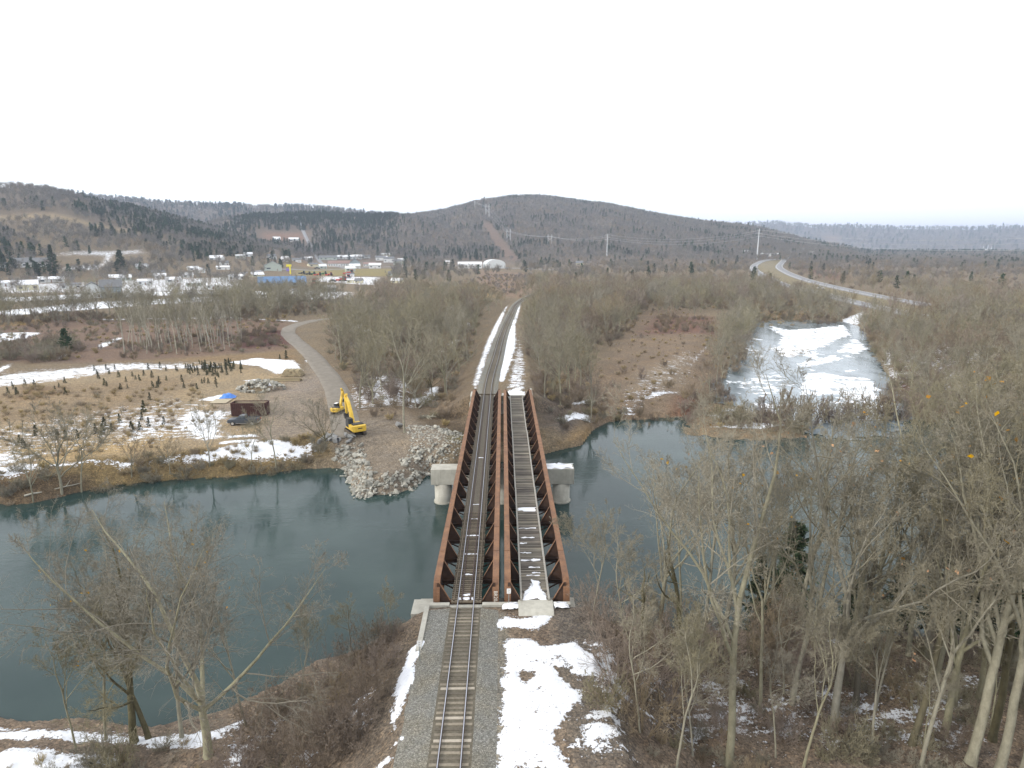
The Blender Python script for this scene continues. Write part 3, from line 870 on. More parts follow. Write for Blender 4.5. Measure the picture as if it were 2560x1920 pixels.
def make_ice():
    m, nt, b = mat_new('pond_ice')
    co = geo_pos(nt)
    sn = N(nt, 'ShaderNodeAttribute', attribute_name='snow').outputs['Fac']
    mp = N(nt, 'ShaderNodeMapping'); mp.inputs['Scale'].default_value = (.6, .25, 1)
    nt.links.new(co, mp.inputs['Vector'])
    n1 = noise(nt, .30, 6, .62, co, .5); n2 = noise(nt, .25, 4, .6, mp.outputs[0])
    c = ramp(nt, n2, [(.36, (.075, .105, .115)), (.46, (.16, .20, .22)), (.66, (.25, .295, .32))])
    s = mathn(nt, 'MULTIPLY_ADD', mathn(nt, 'SUBTRACT', n1, .5), 2.8, mathn(nt, 'MULTIPLY', sn, .79))
    f = ramp(nt, s, [(.46, (0, 0, 0)), (.58, (1, 1, 1))])
    c = mixc(nt, mathn(nt, 'MULTIPLY', f, ramp(nt, noise(nt, .16, 5, .7, co), [(.36, (.55, .55, .55)), (.55, (1, 1, 1))])), c, (.84, .86, .89))
    nt.links.new(c, b.inputs['Base Color'])
    nt.links.new(mathn(nt, 'MULTIPLY_ADD', f, .7, .14), b.inputs['Roughness'])
    bump(nt, b, mathn(nt, 'MULTIPLY_ADD', f, .6, mathn(nt, 'MULTIPLY', n1, .1)), .3, .1)
    return m


V = np.stack([PX, PY, np.full(PX.shape, .08)], -1).reshape(-1, 3)
ii = np.arange(PX.size).reshape(PX.shape)
q = np.stack([ii[:-1, :-1], ii[:-1, 1:], ii[1:, 1:], ii[1:, :-1]], -1).reshape(-1, 4)
keep_ = (poly_sd(PX, PY, POND, 12) + 1.5 * vnoise(PX, PY, 6, 17) < 3.0).ravel()
q = q[keep_[q].all(1)]
me = np_mesh('pond_ice', V, q, None, [make_ice()])
sa = me.attributes.new('snow', 'FLOAT', 'POINT'); sa.data.foreach_set('value', PSN.ravel().astype(np.float32))
tag(link('pond_ice', me), 'half frozen pond with grey ice and white snow floes', None, None, 'structure')


# ------------------------------------------------------------------ ribbons: ballast, dirt road, highway
def ribbon(name, path, prof, mat, label, zoff=None):
    """sweep a cross profile [(offset, z)] along a plan path; zoff(x,y) gives extra ground height"""
    P = np.array(path)
    T = np.gradient(P, axis=0); T /= np.linalg.norm(T, axis=1)[:, None]
    Nn = np.stack([T[:, 1], -T[:, 0]], 1)
    n, k = len(P), len(prof)
    V = np.zeros((n, k, 3))
    for j, (o, z) in enumerate(prof):
        V[:, j, :2] = P + Nn * o
        V[:, j, 2] = z
    if zoff is not None: V[..., 2] += zoff(V[..., 0], V[..., 1])
    ii = np.arange(n * k).reshape(n, k)
    q = np.stack([ii[:-1, :-1], ii[:-1, 1:], ii[1:, 1:], ii[1:, :-1]], -1).reshape(-1, 4)
    me = np_mesh(name, V.reshape(-1, 3), q, None, [mat], None, True)
    return tag(link(name, me), label, None, None, 'structure')


def make_ballast():
    m, nt, b = mat_new('crushed_stone_ballast')
    co = geo_pos(nt)
    v = N(nt, 'ShaderNodeTexVoronoi'); v.inputs['Scale'].default_value = 15.0
    nt.links.new(co, v.inputs['Vector'])
    n1 = noise(nt, .35, 4, .6, co); n2 = noise(nt, 22, 2, .5, co)
    hsv = N(nt, 'ShaderNodeSeparateColor'); nt.links.new(v.outputs['Color'], hsv.inputs[0])
    c = ramp(nt, hsv.outputs[0], [(0, (.115, .113, .10)), (.55, (.20, .197, .175)), (.9, (.28, .275, .25)), (1, (.40, .39, .36))])
    c = mixc(nt, mathn(nt, 'MULTIPLY', ramp(nt, n1, [(.4, (0, 0, 0)), (.65, (1, 1, 1))]), .5), c, mixc(nt, 1.0, c, (1.05, .92, .70), 'MULTIPLY'))
    nt.links.new(c, b.inputs['Base Color'])
    b.inputs['Roughness'].default_value = .95
    b.inputs['Specular IOR Level'].default_value = .15
    bump(nt, b, mathn(nt, 'MULTIPLY_ADD', n2, .3, v.outputs['Distance']), .9, .06)
    return m
MT['ballast'] = make_ballast()
trk_near = [(-3.6, y) for y in np.arange(14, 52.3, .5)]
trk_far = [p for p in TRK if p[1] > 137.4]
bprof = [(-3.7, 7.03), (-3.0, 7.16), (-1.6, 7.29), (0, 7.27), (1.6, 7.29), (2.4, 7.17), (2.9, 7.09), (3.3, 7.0)]
ribbon('ballast', trk_near, bprof, MT['ballast'], 'grey crushed stone ballast bed before the bridge')
MT['fouled'] = mottled('brown_fouled_ballast', (.085, .073, .052), (.155, .138, .105), 5, .95, bmp=.3)
ribbon('fouled_ballast', trk_near, [(-1.55, 7.286), (-1.2, 7.294), (1.2, 7.294), (1.55, 7.286)], MT['fouled'], 'brown dirty ballast between the rails before the bridge')
ribbon('ballast', trk_far, [(-2.9, 6.95), (-2.3, 7.16), (-1.5, 7.29), (0, 7.28), (1.5, 7.29), (2.0, 7.2), (2.5, 6.98)], MT['ballast'], 'grey crushed stone ballast bed beyond the bridge')


def make_road():
    m, nt, b = mat_new('rutted_dirt')
    co = geo_pos(nt)
    n1 = noise(nt, .5, 6, .65, co); n2 = noise(nt, 4, 5, .7, co)
    c = ramp(nt, n1, [(.3, (.14, .118, .088)), (.7, (.225, .20, .165))])
    c = mixc(nt, mathn(nt, 'MULTIPLY', n2, .4), c, (.27, .245, .21))
    nt.links.new(c, b.inputs['Base Color']); b.inputs['Roughness'].default_value = .95
    bump(nt, b, mathn(nt, 'ADD', n1, n2), .5, .1)
    return m
MT['dirt'] = make_road()
MT['rut'] = mottled('wheel_rut_mud', (.105, .088, .066), (.15, .128, .098), 2, .8)
MT['asphalt'] = mottled('pale_asphalt', (.21, .21, .215), (.27, .27, .275), .3, .9)
gz = lambda dz: (lambda X, Y: height(X, Y) + dz)
ribbon('dirt_road', ROAD, [(-3.4, -.3), (-2.9, .05), (-1.6, .10), (-.8, .04), (0, .12), (.8, .04), (1.6, .10), (2.9, .05), (3.4, -.3)], MT['dirt'], 'winding rutted dirt road down to the river bank', gz(0.03))
ribbon('highway', HW_L, [(-6, -.6), (-5.5, .12), (0, .2), (5.5, .12), (6, -.6)], MT['asphalt'], 'left carriageway of the pale curving highway', gz(.25))
ribbon('highway', HW_R, [(-6, -.6), (-5.5, .12), (0, .2), (5.5, .12), (6, -.6)], MT['asphalt'], 'right carriageway of the pale curving highway', gz(.25))
MT['marking'] = mottled('white_road_marking', (.6, .6, .58), (.72, .72, .7), 2, .8)
for pth, lab in ((HW_L, 'left'), (HW_R, 'right')):
    for off, nm in ((-4.6, 'outer'), (4.6, 'inner')):
        ribbon('road_marking', pth, [(off - .25, .30), (off + .25, .30)], MT['marking'], 'thin white %s edge line of the %s highway carriageway' % (nm, lab), gz(.25))
town = smooth_path([G(*p, 5.2) for p in ((600, 690), (700, 682), (800, 677), (900, 671), (1000, 667), (1100, 664), (1300, 672), (1400, 676))], 15)
ribbon('town_road', town, [(-5, -.3), (-4.5, .12), (4.5, .12), (5, -.3)], MT['asphalt'], 'pale town road in front of the low shops', gz(.2))
lane = smooth_path([G(*p, 5.2) for p in ((870, 672), (830, 664), (790, 656), (760, 650), (745, 646))], 15)
ribbon('town_lane', lane, [(-4, -.3), (-3.5, .12), (3.5, .12), (4, -.3)], MT['asphalt'], 'pale lane climbing left from the town road', gz(.2))
# ------------------------------------------------------------------ bridges
RT = 7.5                                  # top of rail
ZT, ZB = RT + 1.5, RT - 1.3               # girder top and bottom
SPANS = [(53.3, 93.85), (93.93, 135.9)]
NP = 9


def girder(parent, x, y0, y1, round0, round1, side):
    """plate girder; side = +1 when the deck lies towards +x"""
    mb = MB()
    r = 1.5
    path = []
    if round0:
        path.append((y0, ZB))
        path += [(y0 + r - r * math.cos(t), ZT - r + r * math.sin(t)) for t in np.linspace(0, PI / 2, 9)]
    else: path.append((y0, ZT))
    if round1: path += [(y1 - r + r * math.sin(t), ZT - r + r * math.cos(t)) for t in np.linspace(0, PI / 2, 9)] + [(y1, ZB)]
    else: path.append((y1, ZT))
    web = list(path)
    if not round0: web = [(y0, ZB)] + web
    if not round1: web = web + [(y1, ZB)]
    mb.prism(web, 'x', x - .02, x + .02)
    for (ya, za), (yb, zb) in zip(path[:-1], path[1:]):
        d = math.hypot(yb - ya, zb - za); ny, nz = -(zb - za) / d, (yb - ya) / d
        mb.prism([(ya, za), (yb, zb), (yb + ny * .05, zb + nz * .05), (ya + ny * .05, za + nz * .05)], 'x', x - .31, x + .31)
    mb.box(x - .31, x + .31, y0 + .06, y1 - .06, ZB - .05, ZB)
    # cover plate steps over the middle of the span
    L = y1 - y0
    mb.box(x - .28, x + .28, y0 + L * .16, y1 - L * .16, ZT + .05, ZT + .085)
    mb.box(x - .27, x + .27, y0 + L * .30, y1 - L * .30, ZT + .085, ZT + .115)
    # outer stiffeners
    st = (y1 - y0) / (NP * 2)
    for k in range(1, NP * 2):
        y = y0 + k * st
        mb.box(x - side * .02 - .23 * (side > 0), x - side * .02 + .23 * (side < 0), y - .012, y + .012, ZB, ZT - .001)
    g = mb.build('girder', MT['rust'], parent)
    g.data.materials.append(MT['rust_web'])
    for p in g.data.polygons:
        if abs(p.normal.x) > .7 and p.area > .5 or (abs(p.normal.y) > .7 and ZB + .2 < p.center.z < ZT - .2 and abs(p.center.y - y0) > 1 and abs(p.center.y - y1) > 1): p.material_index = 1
    for k in range(NP + 1):
        y = y0 + .35 + k * (L - .7) / NP
        m = MB()
        a = x + side * .021
        m.prism([(a, ZT - .06), (x + side * .28, ZT - .06), (x + side * 1.45, RT - .75), (a, RT - .75)], 'y', y - .012, y + .012)
        # flange along the sloping edge
        m.bar((x + side * .29, y, ZT - .06), (x + side * 1.47, y, RT - .76), .24, .03)
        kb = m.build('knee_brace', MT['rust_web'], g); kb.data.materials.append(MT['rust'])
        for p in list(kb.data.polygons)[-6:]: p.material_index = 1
    return g


def bridge(name, xl, xr, label, stringers, group):
    root = empty(name, ((xl + xr) / 2, 53.3, 0), 0, label, 'railway bridge', group)
    x0 = (xl + xr) / 2
    def P(o):
        o.location = (-x0, -53.3, 0)
        return o
    for i, (ya, yb) in enumerate(SPANS):
        P(girder(root, xl, ya, yb, i == 0, i == 1, 1))
        P(girder(root, xr, ya, yb, i == 0, i == 1, -1))
        L = yb - ya
        m2 = MB()
        for k in range(NP + 1):
            y = ya + .35 + k * (L - .7) / NP
            m = MB()
            m.box(xl + .03, xr - .03, y - .015, y + .015, ZB + .15, RT - .80)
            m.box(xl + .03, xr - .03, y - .18, y + .18, RT - .80, RT - .765)
            m.box(xl + .03, xr - .03, y - .18, y + .18, ZB + .12, ZB + .15)
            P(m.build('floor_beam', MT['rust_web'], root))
            if k < NP:
                yn_ = y + (L - .7) / NP
                m2.bar((xl + .3, y, ZB + .1), (xr - .3, yn_, ZB + .1), .14, .1)
                m2.bar((xr - .3, y, ZB + .06), (xl + .3, yn_, ZB + .06), .14, .1)
        P(m2.build('lateral_bracing', MT['rust_dark'], root))
        for sx in stringers:
            m = MB()
            m.box(sx - .012, sx + .012, ya + .6, yb - .6, RT - 1.25, RT - .44)
            m.box(sx - .15, sx + .15, ya + .6, yb - .6, RT - .44, RT - .41)
            P(m.build('stringer', MT['rust_dark'], root))
    return root


GX = (-6.42, -0.78, 0.36, 5.98)
TX0 = -3.6
brl = bridge('railway_bridge', GX[0], GX[1], 'rusty plate girder bridge carrying the railway track over the river', (TX0 - .95, TX0 + .95), 'twin girder bridges over the river')
brr = bridge('disused_bridge', GX[2], GX[3], 'rusty plate girder bridge with a grey plank deck and no rails', (2.2, 3.9), 'twin girder bridges over the river')

# plank deck of the right bridge
dk = MB()
random.seed(3)
y = 53.4; i = 0
while y < 135.6:
    w = .27
    j = .09 if y > 94.2 else 0.0
    dk.box(1.62 + random.uniform(-.04, .04) - j, 4.30 + random.uniform(-.04, .04) - j, y, y + w - .035 - random.random() * .02, RT - .40, RT - .12 + random.uniform(-.025, .02))
    y += w
o = dk.build('plank_deck', MT['deck'], brr); o.location = (-(GX[2] + GX[3]) / 2, -53.3, 0)
for xc in (1.66, 4.30):
    for (ya, yb, j) in ((53.0, 80.9, 0), (80.95, 108, .03), (108.05, 135.6, .10)):
        m = MB(); m.box(xc - .10 - j, xc + .10 - j, ya, yb, RT - .11, RT + .12)
        m.build('deck_curb', MT['curb'], brr, .02).location = (-(GX[2] + GX[3]) / 2, -53.3, 0)
m = MB(); m.box(.75, 1.6, 131.5, 135.4, RT - .2, RT - .13)
m.build('steel_cover_plate', MT['galv'], brr).location = (-(GX[2] + GX[3]) / 2, -53.3, 0)


def snow_slab(name, pts, z, th, label, seed=1, sub=6):
    """irregular thin snow patch with ragged rim lying on a level"""
    rs = random.Random(seed)
    P = []
    n = len(pts)
    for i in range(n):
        a = Vector((*pts[i], 0)); b = Vector((*pts[(i + 1) % n], 0))
        for k in range(sub):
            p = a.lerp(b, k / sub)
            l = (b - a).length * .12
            P.append((p.x + rs.uniform(-l, l), p.y + rs.uniform(-l, l)))
    c = Vector((sum(p[0] for p in P) / len(P), sum(p[1] for p in P) / len(P)))
    m = len(P)
    vs = [(p[0], p[1], z) for p in P] + [(p[0] * .9 + c.x * .1, p[1] * .9 + c.y * .1, z + th) for p in P] + [(c.x, c.y, z + th * 1.1)]
    fs = [(i, (i + 1) % m, m + (i + 1) % m, m + i) for i in range(m)] + [(m + i, m + (i + 1) % m, 2 * m) for i in range(m)]
    mb = MB(); mb.add(vs, fs)
    return tag(mb.build(name, MT['snow'], None, 0, True), label, None, None, 'structure')


snow_slab('snow_patch', [(1.85, 53.3), (4.15, 53.3), (4.0, 54.3), (3.5, 55.2), (3.6, 56.6), (2.8, 56.9), (2.6, 55.4), (2.0, 54.5)], RT - .13, .07, 'triangular snow patch on the near end of the plank deck', 4)
for k, (xa, xb, ya, w) in enumerate(((1.8, 3.9, 60.7, .25), (2.6, 3.8, 59.2, .18), (2.9, 3.8, 58.1, .15), (1.8, 4.1, 73.5, .9), (1.9, 3.9, 68.4, .2), (1.8, 2.6, 64.6, .2), (2.3, 3.7, 57.6, .12), (1.8, 3.0, 62.4, .14), (2.0, 3.6, 66.0, .12))):
    snow_slab('snow_patch', [(xa, ya), (xb, ya), (xb, ya + w), (xa, ya + w)], RT - .13, .045, 'narrow snow streak lying between planks of the deck', 10 + k, 5)

# pier
pier = empty('bridge_pier', (-.2, 94, 0), 0, 'pale concrete hammerhead pier on round columns in the middle of the river', 'bridge pier')
m = MB(); m.box(-11.3, 11.4, -1.35, 1.35, RT - 4.2, RT - 1.62)
m.build('pier_cap', MT['concrete'], pier, .06)
for cx in (-9.5, 0, 9.5):
    m = MB(); m.tube([(cx, 0, -3), (cx, 0, RT - 4.21)], 1.38, 32)
    o = m.build('column', MT['concrete'], pier, 0, True)
    o.data.polygons.foreach_set('use_smooth', [len(p.vertices) == 4 for p in o.data.polygons])
    m = MB(); m.tube([(cx, 0, -2.5), (cx, 0, .22)], 1.55, 32); m.build('footing_collar', MT['concrete'], o)
for gx in GX:
    m = MB(); m.box(gx - .4 + .2, gx + .4 + .2, -.9, .9, RT - 1.62, RT - 1.36)
    m.build('bearing', MT['rust_dark'], pier)
snow_slab('snow_patch', [(6.5, 92.85), (10.9, 92.8), (10.95, 95.1), (6.4, 95.1)], RT - 1.62, .08, 'snow cap on the right end of the concrete pier', 33)

# near abutment
ab = empty('near_abutment', (-.4, 53, 0), 0, 'concrete abutment with back wall and wing wall at the near bridge end', 'abutment')
m = MB(); m.box(-7.9, 7.4, .3, 3.0, -3, RT - 1.62); m.build('bridge_seat', MT['concrete'], ab, .05)
m = MB(); m.box(-6.6, TX0 + .4 - 1.55, -.45, .05, 2, RT - .22); m.box(TX0 + .4 + 1.55, 6.7, -.45, .05, 2, RT - .22); m.box(TX0 + .4 - 1.55, TX0 + .4 + 1.55, -.44, .04, 2, RT - .46)
m.build('back_wall', MT['concrete'], ab, .03)
m = MB(); m.prism([(-6.9, RT - .3), (-.46, RT - .22), (-.46, 0), (-6.9, 4)], 'x', -7.05, -6.6); m.build('wing_wall', MT['concrete'], ab, .03)
m = MB(); m.box(-8.5, -6.4, .1, 2.6, RT - 3.6, RT - 1.45); m.build('corner_block', MT['concrete'], ab, .05)
m = MB(); m.box(-8.7, -6.5, -.2, 2.9, -2, RT - 3.62); m.build('stone_base', MT['rock'], ab, .12)
m = MB(); m.prism([(-2.2, RT - .62), (-1.6, RT - .18), (-.1, RT - .12), (.25, RT - .12), (.25, RT - .62)], 'x', 1.75, 5.05); m.build('concrete_ramp', MT['concrete'], ab, .08)
for gx in GX:
    m = MB(); m.box(gx, gx + .8, .5, 1.6, RT - 1.62, RT - 1.36); m.build('bearing', MT['rust_dark'], ab)
snow_slab('snow_patch', [(-.2, 51.9), (1.3, 51.9), (1.3, 52.95), (.6, 52.95), (-.1, 52.6)], RT - .24, .06, 'snow strip on the back wall left of the concrete ramp', 40)
snow_slab('snow_patch', [(4.8, 52.0), (6.1, 52.0), (6.0, 52.9), (4.75, 52.95)], RT - .24, .06, 'snow strip on the back wall right of the concrete ramp', 41)
# far abutment
fa = empty('far_abutment', (-.4, 136.2, 0), 0, 'concrete abutment under the far end of the bridges', 'abutment')
m = MB(); m.box(-7.2, 7.2, -2.2, .2, -1, RT - 1.62); m.build('bridge_seat', MT['concrete'], fa, .05)
m = MB(); m.box(-6.6, TX0 + .4 - 1.55, .15, .7, 2, RT - .22); m.box(TX0 + .4 + 1.55, 6.7, .15, .7, 2, RT - .22); m.box(TX0 + .4 - 1.55, TX0 + .4 + 1.55, .15, .7, 2, RT - .46); m.build('back_wall', MT['concrete'], fa, .03)
m = MB(); m.box(6.72, 7.1, .16, 7, 2, RT - .1); m.build('wing_wall', MT['concrete'], fa, .03)
m = MB(); m.box(-7.1, -6.62, .16, 5, 2, RT - .4); m.build('wing_wall', MT['concrete'], fa, .03)

# ------------------------------------------------------------------ track
track = empty('railway_track', (0, 0, 0), 0, 'single railway track running over the left bridge and curving away', 'railway track')


def sweep(path, prof, z0):
    P = np.array(path); T = np.gradient(P, axis=0); T /= np.linalg.norm(T, axis=1)[:, None]
    Nn = np.stack([T[:, 1], -T[:, 0]], 1)
    n, k = len(P), len(prof)
    V = np.zeros((n, k, 3))
    for j, (o, z) in enumerate(prof):
        V[:, j, :2] = P + Nn * o; V[:, j, 2] = z + z0
    ii = np.arange(n * k).reshape(n, k)
    q = np.stack([ii[:-1], np.roll(ii[:-1], -1, 1), np.roll(ii[1:], -1, 1), ii[1:]], -1).reshape(-1, 4)
    return V.reshape(-1, 3), q


full = [(-3.6, y) for y in np.arange(14, 140, 2.0)] + [p for p in TRK if p[1] >= 140]
for s in (-1, 1):
    c = s * .7525
    V, q = sweep(full, [(c - .07, -.16), (c + .07, -.16), (c + .07, -.145), (c + .012, -.12), (c + .012, -.045), (c - .012, -.045), (c - .012, -.12), (c - .07, -.145)], RT)
    rail = link('rail', np_mesh('rail', V, q, None, [MT['rail_side']]), track)
    V, q = sweep(full, [(c - .036, -.045), (c + .036, -.045), (c + .036, -.01), (c + .028, 0), (c - .028, 0), (c - .036, -.01)], RT)
    link('rail_head', np_mesh('rail_head', V, q, None, [MT['rail_top']], None, True), rail)
# inner guard rails over the bridge, drawn together at the ends, and timber spacers outside
ym = np.arange(53.2, 137, 1.0)
for s in (-1, 1):
    pth = [(-3.6 + s * np.interp(y, [53.2, 57, 132, 136.5], [.36, .46, .46, .36]), y) for y in ym]
    V, q = sweep(pth, [(-.055, -.15), (.055, -.15), (.055, -.13), (.03, -.03), (-.03, -.03), (-.055, -.13)], RT)
    link('guard_rail', np_mesh('guard_rail', V, q, None, [MT['guard_rail']]), track)
    pth = [(-3.6 + s * 1.16, y) for y in ym]
    V, q = sweep(pth, [(-.07, -.165), (.07, -.165), (.07, -.07), (-.07, -.07)], RT)
    link('spacer_timber', np_mesh('spacer_timber', V, q, None, [MT['tie']]), track)

random.seed(11)
tie_me = {}
for key, L, W, mat in (('a', 2.60, .23, 'tie_old'), ('b', 2.86, .25, 'tie'), ('p', 2.60, .24, 'tie_pale')):
    m = MB(); m.box(-L / 2, L / 2, -W / 2, W / 2, -.2, 0)
    o = m.build('tie', MT[mat], None, .012); tie_me[key] = o.data
    bpy.data.objects.remove(o)
ties = [(y + random.uniform(-.03, .03), 'a') for y in np.arange(30, 52.4, .51)]
pale = (36.0, 38.4, 41.1)
ties = [(y, 'p' if min(abs(y - p) for p in pale) < .26 else k) for y, k in ties]
ties += [(y, 'b') for y in np.arange(53.2, 136.6, .365)]
parts_n = 100
for y, k in ties[:parts_n]:
    zt = RT - .165 + (random.uniform(-.02, .0) if k == 'a' else 0)
    o = link('tie', tie_me[k], track, (-3.6 + random.uniform(-.05, .05), y, zt), (0, 0, random.uniform(-.012, .012)))
m = MB()
for y, k in ties[parts_n:]:
    m.box(-3.6 - 1.43 + random.uniform(-.03, .03), -3.6 + 1.43 + random.uniform(-.03, .03), y - .125, y + .125, RT - .37, RT - .165)
d = 138.0
for (xa, ya), (xb, yb) in zip(TRK[:-1], TRK[1:]):
    if ya < 137.5: continue
    L = math.hypot(xb - xa, yb - ya); a = math.atan2(yb - ya, xb - xa) - PI / 2
    for k in range(4):
        t = k / 4
        M = Matrix.Translation((xa + (xb - xa) * t, ya + (yb - ya) * t, 0)) @ Matrix.Rotation(a, 4, 'Z')
        m.box(-1.3, 1.3, -.12, .12, RT - .3, RT - .165, M)
tag(m.build('far_ties', MT['tie_old'], track), None, None, None, 'stuff')
for k, (y, w) in enumerate(((53.55, .2), (58.0, .07), (62.35, .08), (66.8, .09), (71.3, .08), (75.7, .06), (94.0, .12), (54.2, .15))):
    for xa, xb in ((-4.0, -3.2), (-4.28, -4.1), (-3.1, -2.92)):
        if xa > -4.05 and xa < -3.5 or k in (0, 2, 3):
            snow_slab('snow_patch', [(xa, y - w), (xb, y - w), (xb, y + w), (xa, y + w)], RT - .168, .035, 'little snow bar lying across a tie on the bridge', 60 + k, 4)


# ------------------------------------------------------------------ lettering and signs
def text_mesh(name, body, size, mat, parent=None, depth=.004):
    cu = bpy.data.curves.new(name, 'FONT')
    cu.body = body; cu.size = size; cu.align_x = 'CENTER'; cu.align_y = 'CENTER'; cu.extrude = depth
    cu.resolution_u = 2
    o = bpy.data.objects.new(name, cu); COL.objects.link(o)
    dg = bpy.context.evaluated_depsgraph_get()
    me = bpy.data.meshes.new_from_object(o.evaluated_get(dg))
    bpy.data.objects.remove(o)
    me.materials.clear(); me.materials.append(mat)
    return link(name, me, parent)


# bridge number painted down the rounded end of the inner girder
tx = text_mesh('painted_number', 'BR20A3', .50, MT['white_paint'], brl)
tx.location = (GX[1] - .02 - (GX[0] + GX[1]) / 2, 53.24 - 53.3, RT - .02); tx.rotation_euler = (PI / 2, PI / 2, 0)
tx.location.y = -.062 - .0


def sign_post(x, y, z, hgt, lines, label):
    r = empty('trackside_sign', (x, y, z), 0, label, 'sign', 'small white trackside signs')
    m = MB(); m.box(-.035, .035, -.015, .015, -.3, hgt); m.build('post', MT['galv'], r)
    m = MB(); m.box(-.19, .19, -.03, -.0155, hgt - .48, hgt + .04)
    pl = m.build('sign_plate', MT['sign_white'], r)
    for k, t in enumerate(lines):
        o = text_mesh('sign_text', t, .17, MT['black'], pl, .002)
        o.location = (0, -.033, hgt - .12 - k * .2); o.rotation_euler = (PI / 2, 0, 0)
    return r


x, y = G(1272, 1510, 7.1)
sign_post(x, y - .1, 7.0, 1.75, ('10', '15'), 'small white number sign on a post beside the bridge end between the two bridges')
x, y = G(1050, 1658, 6.9)
sign_post(x, y, hz(x, y), 1.9, ('10', '25'), 'small white number sign on a post in the snow left of the ballast')
# ------------------------------------------------------------------ vegetation: generators
def make_bark(name, c0, c1, rnd=.22, hue=.03, scale=3.0):
    m, nt, b = mat_new(name)
    co = obj_pos(nt)
    mp = N(nt, 'ShaderNodeMapping'); mp.inputs['Scale'].default_value = (1, 1, .45)
    nt.links.new(co, mp.inputs['Vector'])
    f = noise(nt, scale, 5, .7, mp.outputs[0])
    c = ramp(nt, f, [(.32, c0), (.68, c1)])
    oi = N(nt, 'ShaderNodeObjectInfo').outputs['Random']
    hs = N(nt, 'ShaderNodeHueSaturation')
    nt.links.new(c, hs.inputs['Color'])
    nt.links.new(mathn(nt, 'MULTIPLY_ADD', oi, 2 * rnd, 1 - rnd), hs.inputs['Value'])
    r2 = mathn(nt, 'FRACT', mathn(nt, 'MULTIPLY', oi, 17.3))
    nt.links.new(mathn(nt, 'MULTIPLY_ADD', r2, hue, .5 - hue / 2), hs.inputs['Hue'])
    nt.links.new(mathn(nt, 'MULTIPLY_ADD', r2, .5, .75), hs.inputs['Saturation'])
    nt.links.new(hs.outputs[0], b.inputs['Base Color'])
    b.inputs['Roughness'].default_value = .95
    b.inputs['Specular IOR Level'].default_value = .1
    return m


MT['bark'] = make_bark('grey_green_bark', (.195, .182, .134), (.325, .31, .235), .14, .012)
MT['bark_dark'] = make_bark('dark_bark', (.085, .075, .052), (.15, .135, .09), .15, .02)
MT['bark_pale'] = make_bark('pale_aspen_bark', (.29, .275, .22), (.46, .44, .37), .15, .01)
MT['twig'] = make_bark('bare_twigs', (.205, .185, .132), (.285, .262, .192), .14, .012, .6)
MT['twig_red'] = make_bark('reddish_brush_twigs', (.195, .155, .118), (.265, .215, .162), .2, .03, .6)
MT['twig_tan'] = make_bark('tan_weeds', (.31, .245, .155), (.43, .35, .225), .2, .02, .8)
MT['twig_grey'] = make_bark('grey_far_twigs', (.170, .156, .142), (.228, .21, .192), .22, .035, .15)
MT['pine'] = make_bark('pine_needles', (.032, .052, .030), (.072, .10, .052), .25, .04, .8)
MT['spruce'] = make_bark('young_spruce_needles', (.048, .052, .032), (.105, .11, .066), .2, .04, 2)
MT['dead_leaf'] = make_bark('withered_orange_leaves', (.34, .17, .045), (.50, .29, .09), .2, .03, 3)


def unit(a): return a / (np.linalg.norm(a, axis=-1, keepdims=True) + 1e-9)


def grow_level(rs, S, D, L, nseg, wig, trop):
    """polylines (n, nseg+1, 3) from starts S, directions D, lengths L"""
    n = len(S)
    P = np.zeros((n, nseg + 1, 3)); P[:, 0] = S
    d = D.copy()
    for k in range(nseg):
        d = unit(d + rs.normal(0, wig, (n, 3)) + np.array([0, 0, trop]))
        P[:, k + 1] = P[:, k] + d * (L / nseg)[:, None]
    return P


def spawn(rs, P, R, k, t0, ang, angv, t1=1.0):
    """k children per polyline: start, direction, parent radius, t"""
    n, m = P.shape[:2]
    t = t0 + (t1 - t0) * (np.arange(k)[None, :] + rs.rand(n, k)) / k
    x = np.clip(t * (m - 1), 0, m - 1.001); i = x.astype(int); f = (x - i)[..., None]
    rows = np.arange(n)[:, None]
    A = P[rows, i]; B = P[rows, i + 1]
    S = A + (B - A) * f
    D = unit(B - A)
    r = R[rows, i] * (1 - f[..., 0]) + R[rows, i + 1] * f[..., 0]
    u = unit(np.cross(D, rs.normal(size=D.shape)))
    a = np.radians(ang + rs.normal(0, angv, (n, k)))[..., None]
    D2 = unit(D * np.cos(a) + u * np.sin(a))
    return S.reshape(-1, 3), D2.reshape(-1, 3), r.reshape(-1), t.reshape(-1), np.repeat(np.arange(n), k)


def tube_np(rs, P, R, sides):
    n, m = P.shape[:2]
    T = np.empty_like(P)
    T[:, 1:-1] = P[:, 2:] - P[:, :-2]; T[:, 0] = P[:, 1] - P[:, 0]; T[:, -1] = P[:, -1] - P[:, -2]
    T = unit(T)
    ref = rs.normal(size=(n, 1, 3)) + 1e-3
    u = unit(np.cross(T, np.broadcast_to(ref, T.shape))); v = np.cross(T, u)
    if sides == 2:
        V = np.stack([P - u * R[..., None], P + u * R[..., None]], 2)
        ii = np.arange(n * m * 2).reshape(n, m, 2)
        q = np.stack([ii[:, :-1, 0], ii[:, :-1, 1], ii[:, 1:, 1], ii[:, 1:, 0]], -1).reshape(-1, 4)
        return V.reshape(-1, 3), q
    a = np.arange(sides) * 2 * PI / sides
    V = P[:, :, None] + (u[:, :, None] * np.cos(a)[None, None, :, None] + v[:, :, None] * np.sin(a)[None, None, :, None]) * R[..., None, None]
    ii = np.arange(n * m * sides).reshape(n, m, sides)
    q = np.stack([ii[:, :-1], np.roll(ii[:, :-1], -1, 2), np.roll(ii[:, 1:], -1, 2), ii[:, 1:]], -1).reshape(-1, 4)
    return V.reshape(-1, 3), q


